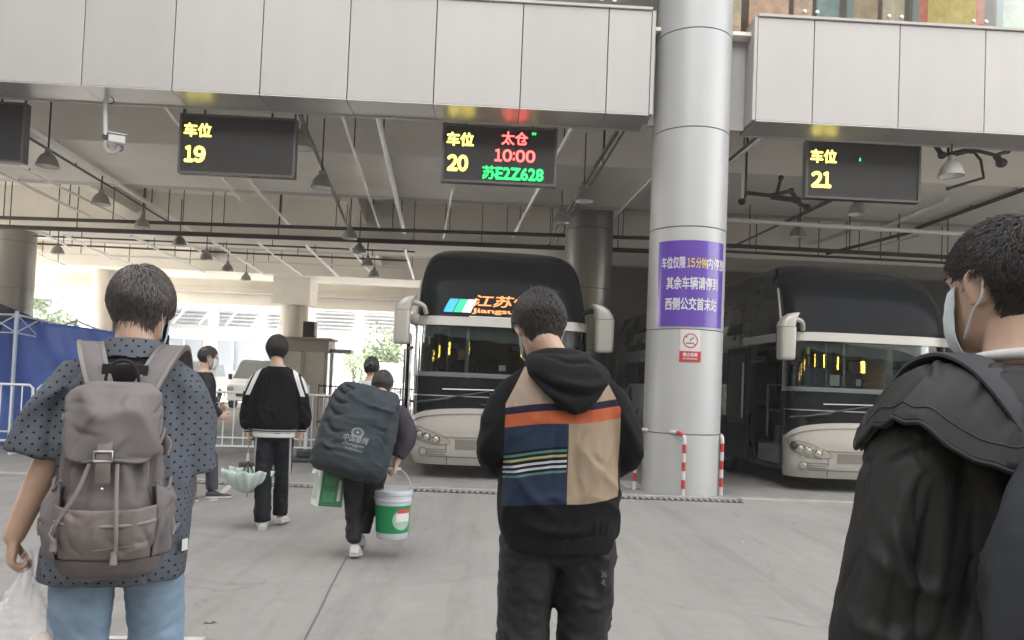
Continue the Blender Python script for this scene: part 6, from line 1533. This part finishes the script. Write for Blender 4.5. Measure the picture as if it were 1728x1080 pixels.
M_trk = cloth('black track trousers', (.014,.015,.018), .8, var=.15); x, y, z = xyz(M_trk)
paint(M_trk, [((((x+.158)-((z-.5)*.02)).abs() < .010) & (z < .86) & (z > .1), (.40,.41,.42)), ((((x-.150)).abs() < .008) & (z < .86) & (z > .1), (.40,.41,.42))])
trousers(r, M_trk, 0, [(.98,0,0,.145,.11),(.9,0,0,.162,.125),(.82,0,0,.165,.12),(.77,0,0,.11,.08)], [([(-.085,0,.80),(-.078,-.03,.48),(-.058,-.06,.07)],[.088,.077,.072]),([(.085,.0,.8),(.083,.05,.48),(.072,.13,.10)],[.086,.074,.068])], .0105, 41, .010, [([(-.14,-.08,.74),(-.07,-.12,.6),(-.05,-.11,.4)],.018,.010),([(.13,-.06,.72),(.08,-.08,.6),(.07,-.02,.4)],.018,.010)])
shoe(r, (-.058,-.08,0), .12, M_wshoe, M_wsole); shoe(r, (.072,.12,.02), -.08, M_wshoe, M_wsole, pitch=.12)
VX, VY, VR = -1.90, 7.1, math.radians(9)
finish(r, VX, VY, VR, 'boy in a black varsity jacket with white shoulder stripes carrying a mint umbrella')
# half-open mint umbrella hanging from his left hand
um = empty('umbrella'); M_mint = cloth('mint umbrella cloth', (.68,.82,.75), .6, var=.06, weave=200, spec=.4); ht = LW+V(.012,.0,-.085)
MB().tube([ht+V(0,0,.06), ht+V(0,0,-.02)], .011, 10).build('handle', M_white, um, smooth=50)
MB().tube([ht+V(0,0,-.02), ht+V(.004,0,-.36)], .0055, 8).build('shaft', M_steel, um, smooth=50)
MB().tube([ht+V(.0,0,-.13), ht+V(0,0,-.20)], [.013,.016], 10).build('runner', M_white, um, smooth=50)
tip = ht+V(.006,0,-.49); mb = MB(); na, nr = 128, 14; vs = []
for i in range(na):
    a = 2*PI*i/na; k = abs(math.cos(a*4+.3))
    for j in range(nr+1):
        f = j/nr; R_ = .012+.235*math.sin(f*1.35)**.75*(.80+.20*k*f)*(1+.05*math.sin(a*3+1)) + .013*f*math.sin(a*16)
        z_ = .215*f**1.35 - .014*(1-k)*f + .010*math.sin(a*11)*f
        if f > .8: R_ *= 1-.10*(f-.8)/.2*(1-k)
        vs.append(tip+Vector((R_*math.cos(a), R_*math.sin(a), z_)))
W_ = nr+1; mb.add(vs, [(i*W_+j, ((i+1) % na)*W_+j, ((i+1) % na)*W_+j+1, i*W_+j+1) for i in range(na) for j in range(nr)])
o = mb.build('canopy', M_mint, um, smooth=60); md = o.modifiers.new('s','SOLIDIFY'); md.thickness = .002
for k in range(8):
    a = (k*PI-.3)/4; MB().tube([tip+V(0,0,.02), tip+V(.15*math.cos(a),.15*math.sin(a),.085), tip+V(.235*math.cos(a),.235*math.sin(a),.22)], .0028, 6).build('rib', M_steel, um)
    MB().tube([ht+V(.004,0,-.20), tip+V(.10*math.cos(a+.1),.10*math.sin(a+.1),.10)], .003, 6).build('stretcher', M_black, um)
MB().tube([tip, tip+V(0,0,-.035)], [.008,.005], 8).build('ferrule', M_steel, um, smooth=50)
um.location = (VX, VY, 0); um.rotation_euler = (0, 0, VR); tag(um, 'half open mint green umbrella hanging upside down beside the varsity boy\'s leg', 'umbrella')

# ------------------------------------------------------------------ 5. stooped man under the big bag
M_cj = cloth('dark plum jacket', (.038,.034,.044), .85, var=.15)
r = empty('person')
HM = head_mat((.09,.40,1.33), yaw=-.15, pitch=.42, s=.98); nk = Vector((.07,.26,1.215))
LW, RW = Vector((-.27,.05,.775)), Vector((.235,.02,.735))
arms = [([(-.14,.20,1.14),(-.26,.08,.95),LW],[.045,.042,.028]), ([(.22,.20,1.13),(.29,.06,.93),RW],[.045,.042,.028])]
hands = [dict(wr=LW, d=(-.05,0,-1), n=(.9,.2,0), side=(.1,1,0), curl=1.3, thumb=1.0), dict(wr=RW, d=(-.1,0,-1), n=(-.9,.2,0), side=(-.1,1,0), curl=1.3, thumb=1.0)]
body(r, HM, nk, arms, hands, [(.74,0,-.02,.13,.10),(.9,.01,.06,.13,.09),(1.05,.03,.15,.15,.10),(1.16,.05,.22,.13,.09),(1.22,.06,.25,.07,.07)], voxel=.0068)
eyes(r, HM); hair(r, HM, mat('greying hair', (.05,.045,.045), .5, var=.5, vscale=40), 1800, (.02,.04), .07, .02, -.06, .010, 12, .15, .0028, mess=.35)
slv = [([(-.08,.2,1.15),(-.19,.14,1.08),(-.27,.07,.95),(-.25,.05,.82)],[.07,.082,.075,.06]), ([(.15,.2,1.15),(.25,.14,1.07),(.305,.05,.93),(.24,.02,.78)],[.07,.085,.078,.058])]
top(r, M_cj, [(.70,0,-.03,.19,.15),(.78,0,-.01,.19,.15),(.9,.01,.06,.19,.15),(1.03,.03,.14,.185,.14),(1.13,.05,.20,.15,.12),(1.19,.06,.24,.09,.09)], slv, .0105, 51, .010, name='jacket')
trousers(r, M_btr, 0, [(.84,0,-.02,.15,.12),(.76,0,-.03,.17,.135),(.68,0,-.02,.165,.125),(.64,0,-.01,.11,.08)], [([(-.08,-.02,.66),(-.075,.08,.38),(-.06,-.03,.12)],[.090,.078,.05]),([(.08,-.02,.66),(.045,.16,.40),(.0,.14,.16)],[.088,.074,.05])], .0105, 52, .013, [([(-.14,-.1,.60),(-.06,-.1,.5),(-.05,-.03,.36)],.018,.012),([(.12,-.09,.58),(.05,-.06,.46),(.02,.04,.3)],.018,.012)])
shoe(r, (-.055,-.06,.02), -.05, M_wshoe, M_wsole, pitch=.22); shoe(r, (-.01,.14,.06), .3, M_wshoe, M_wsole, pitch=.45)
QX, QY, QR = -.905, 6.05, math.radians(6)
finish(r, QX, QY, QR, 'stooped man in plum and black carrying the huge dark bag on his back')
bb_ = empty('bale_bag'); M_bag = cloth('slate teal bag cloth', (.036,.047,.057), .75, var=.10, vscale=4, weave=160, spec=.3)
rings = []
for v_, hw2, hd2 in [(-.36,.04,.03),(-.35,.20,.09),(-.31,.265,.135),(-.22,.285,.155),(-.05,.285,.165),(.12,.272,.158),(.24,.25,.14),(.31,.21,.105),(.335,.14,.06),(.34,.03,.02)]: rings.append((v_, 0, 0, hw2, hd2))
mb = MB(); torso(mb, rings, 3.4, 6); me = mb.mesh('bag'); b = bmesh.new(); b.from_mesh(me); bmesh.ops.subdivide_edges(b, edges=b.edges, cuts=2, use_grid_fill=True); bmesh.ops.recalc_face_normals(b, faces=b.faces); b.to_mesh(me); b.free()
crumple(me, .016, (6,6,6), 61); creases(me, 70, 62, (.06,.18), .010, .009, (.5,0,.5), .4)
folds(me, [([(-.20,-.13,.27),(-.08,-.16,.20),(.02,-.165,.17),(.14,-.165,.16),(.24,-.12,.16)],.012,.012),([(-.05,-.13,.31),(.0,-.16,.24),(.01,-.165,.17)],.010,.010),([(-.24,-.1,.18),(-.19,-.14,.14),(-.13,-.16,.15)],.012,-.012),([(-.245,-.1,.10),(-.19,-.15,.05),(-.14,-.165,.06)],.012,-.014),([(-.24,-.12,-.02),(-.17,-.16,-.08),(-.10,-.17,-.06)],.014,-.012),([(-.23,-.12,-.16),(-.16,-.16,-.2),(-.1,-.16,-.18)],.014,.012),([(.22,-.12,.28),(.21,-.15,.1),(.23,-.13,-.15)],.016,.012),([(-.22,-.1,.25),(-.17,-.13,.22),(-.14,-.14,.26)],.012,-.014),([(-.19,-.10,.30),(-.12,-.12,.27),(-.10,-.12,.31)],.010,-.012),([(.23,-.1,.05),(.17,-.16,.0),(.1,-.17,.02)],.014,-.008)], 2.3)
BM = Matrix.Translation(Vector((-.055,-.20,1.0))) @ Matrix.Rotation(math.radians(12), 4, 'Y') @ Matrix.Rotation(math.radians(-14), 4, 'X')
me.update(); me.transform(BM); skin_obj('bag', me, M_bag, bb_)
mw = mat('grey white print', (.30,.33,.35), .8)
sf = {}
bmv = bmesh.new(); bmv.from_mesh(me); from mathutils.bvhtree import BVHTree; bvh = BVHTree.FromBMesh(bmv); bmv.free()
def bagfn(x0, z0):
    def f(a, b, c):
        o_ = BM @ Vector((x0+a, -.6, z0+b)); d = (BM.to_3x3() @ Vector((0,1,0))).normalized(); h = bvh.ray_cast(o_, d)[0]
        return (h if h is not None else o_) - d*(.0015+c)
    return f
b = MB(); write(b, '中国豪绳', (0,0,0), .18, .05, bold=.015, fn=bagfn(-.085,-.125), shear=.15); write(b, 'Zhongguo', (0,0,0), .16, .028, bold=.008, fn=bagfn(-.085,-.160), shear=.45); write(b, 'YUEDARAO', (0,0,0), .13, .018, bold=.01, fn=bagfn(-.055,-.188))
f_ = bagfn(.005,-.05)
for k in range(30):
    a0, a1 = 2*PI*k/30, 2*PI*(k+1)/30
    for (r0, r1) in ((.036,.030),(.026,.023)): b.quad(*[f_(rr*1.25*math.cos(a), rr*math.sin(a), 0) for rr, a in ((r0,a0),(r0,a1),(r1,a1),(r1,a0))])
for k in range(5):
    a = PI/2+2*PI*k/5; b.add([f_(0,0,0), f_(.007*math.cos(a-.63), .007*math.sin(a-.63), 0), f_(.018*math.cos(a), .018*math.sin(a), 0), f_(.007*math.cos(a+.63), .007*math.sin(a+.63), 0)], [(0,1,2,3)])
b.build('printed_emblem', mw, bb_, recalc=False)
bb_.location = (QX, QY, 0); bb_.rotation_euler = (0, 0, QR); tag(bb_, 'huge slate bag with a grey star emblem and lettering on the stooped man\'s back', 'bag')
# green box in a carrier, left hand
gb = empty('green_box'); hp = Vector((-.275,.05,.685)); M_gbx = mat('green carton', (.030,.20,.075), .5, var=.1, vscale=8)
GM = Matrix.Translation(hp+V(0,0,-.16)) @ Matrix.Rotation(.35, 4, 'Z') @ Matrix.Rotation(.10, 4, 'Y')
m_ = MB(); m_.cbox((0,0,0),(.20,.15,.27)); m_.xf(GM); m_.build('carton', M_gbx, gb, bevel=.004)
m_ = MB(); m_.box((-.105,-.0775,-.137),(-.085,.078,.137)); m_.xf(GM); m_.build('white_edge', M_white, gb)
m_ = MB(); m_.box((-.1035,-.06,-.09),(-.101,.06,.09)); m_.xf(Matrix.Translation(V(0,0,0)) @ GM @ Matrix.Translation(V(-.004,0,0))); m_.build('side_label', mat('pale green label',(.40,.52,.42),.5), gb)
m_ = MB(); m_.quad((-.06,-.0765,.03),(.03,-.0765,.03),(.03,-.0765,.09),(-.06,-.0765,.09)); m_.quad((-.06,-.0765,-.10),(.03,-.0765,-.10),(.03,-.0765,-.02),(-.06,-.0765,-.02)); m_.xf(GM); m_.build('front_print', mat('mid green print',(.06,.30,.13),.5), gb)
m_ = MB(); m_.quad((.05,-.077,-.09),(.075,-.077,-.09),(.075,-.077,.07),(.05,-.077,.07)); m_.xf(GM); m_.build('strip_print', mat('white print',(.6,.66,.6),.5), gb)
m_ = MB(); m_.tube([GM @ V(-.06,0,.135), hp+V(-.005,0,.02), GM @ V(.06,0,.135)], .004, 6); m_.build('carry_string', M_white, gb)
mb = MB(); torso(mb, [(hp.z-.05,hp.x-.08,hp.y,.05,.05),(hp.z-.02,hp.x-.06,hp.y,.055,.045),(hp.z+.0,hp.x-.05,hp.y,.03,.03)], 2.2, 4); me = mb.mesh('wrap'); crumple(me,.012,(30,30,20),3); skin_obj('torn_wrap', me, M_white, gb)
gb.location = (QX, QY, 0); gb.rotation_euler = (0, 0, QR); tag(gb, 'green and white carton hanging from the stooped man\'s left hand', 'box')
# paint bucket in his right hand
bu = empty('paint_bucket'); bc = Vector((.225,.02,.155)); M_bw2 = mat('bucket white plastic', (.62,.66,.72), .35, spec=.5); M_bg2 = mat('bucket green print', (.0,.27,.085), .35)
MB().lathe([(.118,0),(.122,.004),(.126,.05),(.140,.285),(.146,.29),(.146,.305),(.141,.308),(.1415,.33),(.141,.345)], bc, 40).build('pail', M_bw2, bu, smooth=40)
MB().lathe([(.146,.338),(.150,.342),(.150,.366),(.144,.372),(.13,.368),(.001,.368)], bc, 40).build('lid', M_bw2, bu, smooth=40)
MB().lathe([(.1275,.05),(.1395,.262)], bc, 48, cap=False).build('green_wrap', M_bg2, bu, smooth=60)
def bkt(th, z, off): rr = .1275+(.012)*(z-.05)/.212+off; return bc+Vector((rr*math.sin(th), -rr*math.cos(th), z))
m_ = MB(); c0 = .62
for k in range(28):
    a0, a1 = PI*k/28-PI/2, PI*(k+1)/28-PI/2
    q = lambda a, s_: bkt(c0+s_*.62*math.cos(a), .155+.080*math.sin(a), .0014)
    for h in range(8): m_.quad(q(a0,-1+h/4), q(a0,-1+(h+1)/4), q(a1,-1+(h+1)/4), q(a1,-1+h/4))
m_.build('round_badge', mat('pale badge',(.42,.55,.45),.4), bu, recalc=False)
def bband(a0, a1, z0, z1, off):
    m_ = MB(); n = 12
    for k in range(n): u0, u1 = a0+(a1-a0)*k/n, a0+(a1-a0)*(k+1)/n; m_.quad(bkt(c0+u0,z0,off), bkt(c0+u1,z0,off), bkt(c0+u1,z1,off), bkt(c0+u0,z1,off))
    return m_
bband(-.42,.5,.14,.205,.0028).build('white_label', M_white, bu, recalc=False); bband(-.35,.5,.205,.238,.0034).build('red_label', mat('label red',(.62,.06,.07),.4), bu, recalc=False)
hb = [bc+Vector((.150*math.cos(a), .0, .30+.24*math.sin(a))) for a in np.linspace(0, PI, 18)]
MB().tube(hb, .0035, 8).build('wire_handle', M_steel, bu, smooth=60)
MB().tube([bc+V(-.05,0,.532), bc+V(.05,0,.532)], .012, 10).build('grip', M_white, bu, smooth=60)
bu.location = (QX, QY, 0); bu.rotation_euler = (0, 0, QR); tag(bu, 'white and green paint bucket with red label in the stooped man\'s right hand', 'bucket')

# ------------------------------------------------------------------ 6. man with glasses, 7. woman beyond the bag, 8. man inside the coach
def simple_person(lab, x_, y_, rot, topm, trm, hm, pose, s=1.0, z=0, hairkw={}, wrink=1, mask=None, glasses=False, bun=False, shoes=True):
    r = empty('person'); HM = head_mat((0,.03,1.60), yaw=pose.get('yaw',0), pitch=pose.get('pitch',.1)); nk = Vector((0,-.01,1.455))
    arms, slv, hands = [], [], []
    for sg, (el, wr, hd) in ((-1, pose['L']), (1, pose['R'])):
        el, wr = Vector(el), Vector(wr)
        arms.append(([(sg*.16,0,1.37), el, wr],[.045,.042,.028])); slv.append(([(sg*.12,0,1.38), Vector((sg*.19,0,1.30)), el, el.lerp(wr,.9)],[.066,.075,.066,.05])); hands.append(dict(wr=wr, d=hd, n=(-sg*.8,.3,.2), side=(0,1,.3), curl=.9))
    body(r, HM, nk, arms, hands, [(.86,0,0,.14,.10),(1.1,0,0,.14,.09),(1.3,0,0,.16,.10),(1.38,0,0,.13,.08),(1.46,0,-.01,.07,.06)], voxel=.0072)
    eyes(r, HM); hair(r, HM, hm, **hairkw)
    if mask: face_mask(r, HM, mask)
    top(r, topm, [(.80,0,0,.200,.14),(.88,0,0,.20,.14),(1.05,0,0,.195,.135),(1.2,0,0,.20,.13),(1.32,0,0,.19,.12),(1.39,0,0,.14,.10),(1.44,0,-.005,.09,.085)], slv, .011, 71+int(x_*10), .009)
    lg = pose.get('legs', [[(-.09,0,.82),(-.095,.03,.48),(-.1,0,.1)],[(.09,0,.82),(.095,.03,.48),(.1,0,.1)]])
    trousers(r, trm, 0, [(.98,0,0,.145,.11),(.9,0,0,.16,.125),(.82,0,0,.165,.12),(.77,0,0,.11,.08)], [(lg[0],[.088,.076,.066]),(lg[1],[.088,.076,.066])], .012, 81)
    if shoes:
        for p in lg: shoe(r, (p[-1][0], p[-1][1]-.04, 0), 0, mat('dark trainer',(.03,.03,.032),.6), M_wsole)
    if glasses:
        g_ = MB()
        for sg in (-1, 1):
            g_.tube([HM @ Vector((sg*.034+.024*math.cos(a), .104-.006*abs(math.cos(a)), .006+.018*math.sin(a))) for a in np.linspace(0, 2*PI, 17)], .0022, 6); g_.tube([HM @ Vector((sg*.058,.098,.012)), HM @ Vector((sg*.076,.05,.014)), HM @ Vector((sg*.080,-.01,.012))], .002, 6)
        g_.tube([HM @ Vector((-.010,.108,.010)), HM @ Vector((.010,.108,.010))], .002, 6); g_.build('glasses', M_black, r, smooth=60)
    if bun: MB().ell(HM @ Vector((0,-.115,.03)), (.045,.04,.042), 16, 10).build('hair_bun', hm, r, smooth=180)
    finish(r, x_, y_, rot, lab, s, z); return r
M_suit = cloth('black suit cloth', (.020,.020,.023), .8, var=.1); M_djean = cloth('dark grey jeans', (.055,.058,.068), .85, var=.2)
simple_person('man with glasses and mask in a black jacket walking right behind the backpack man', -3.06, 8.5, math.radians(-62), M_suit, M_djean, M_hair,
    dict(L=((-.25,.02,1.13),(-.20,.20,1.02),(.5,.8,.1)), R=((.25,.0,1.12),(.22,.16,.95),(-.3,.9,-.2)), yaw=.12, pitch=.12, legs=[[(-.09,0,.82),(-.09,.12,.48),(-.09,.16,.1)],[(.09,0,.82),(.09,-.03,.5),(.09,-.22,.12)]]), .965,
    hairkw=dict(n=1800, L=(.015,.035), front=.065, side=.02, nape=-.05, puff=.009, seed=3, width=.003), mask=M_maskw, glasses=True)
simple_person('woman with dark tied hair and a white top, mostly hidden behind the big bag', -1.30, 8.8, math.radians(8), M_tee, M_btr, M_hair,
    dict(L=((-.24,.0,1.13),(-.2,.12,.95),(0,.4,-1)), R=((.24,.0,1.13),(.2,.12,.95),(0,.4,-1)), yaw=0, pitch=.1), .945,
    hairkw=dict(n=1500, L=(.05,.08), front=.07, side=-.01, nape=-.06, puff=.012, seed=4, width=.003, whorl=(0,.08,.09)), bun=True)
M_djk = cloth('driver jacket', (.022,.024,.028), .8, var=.1)
simple_person('man in dark clothes looking down behind the windscreen of the bay 20 coach', -.38, 11.95, math.radians(200), M_djk, M_djk, M_hair,
    dict(L=((-.24,.10,1.13),(-.05,.28,1.10),(.6,.6,.1)), R=((.24,.10,1.13),(.05,.28,1.08),(-.6,.6,.1)), yaw=.2, pitch=.5), .93, z=.40,
    hairkw=dict(n=1200, L=(.03,.05), front=.06, side=.02, nape=-.05, puff=.012, seed=6, width=.003), shoes=False)
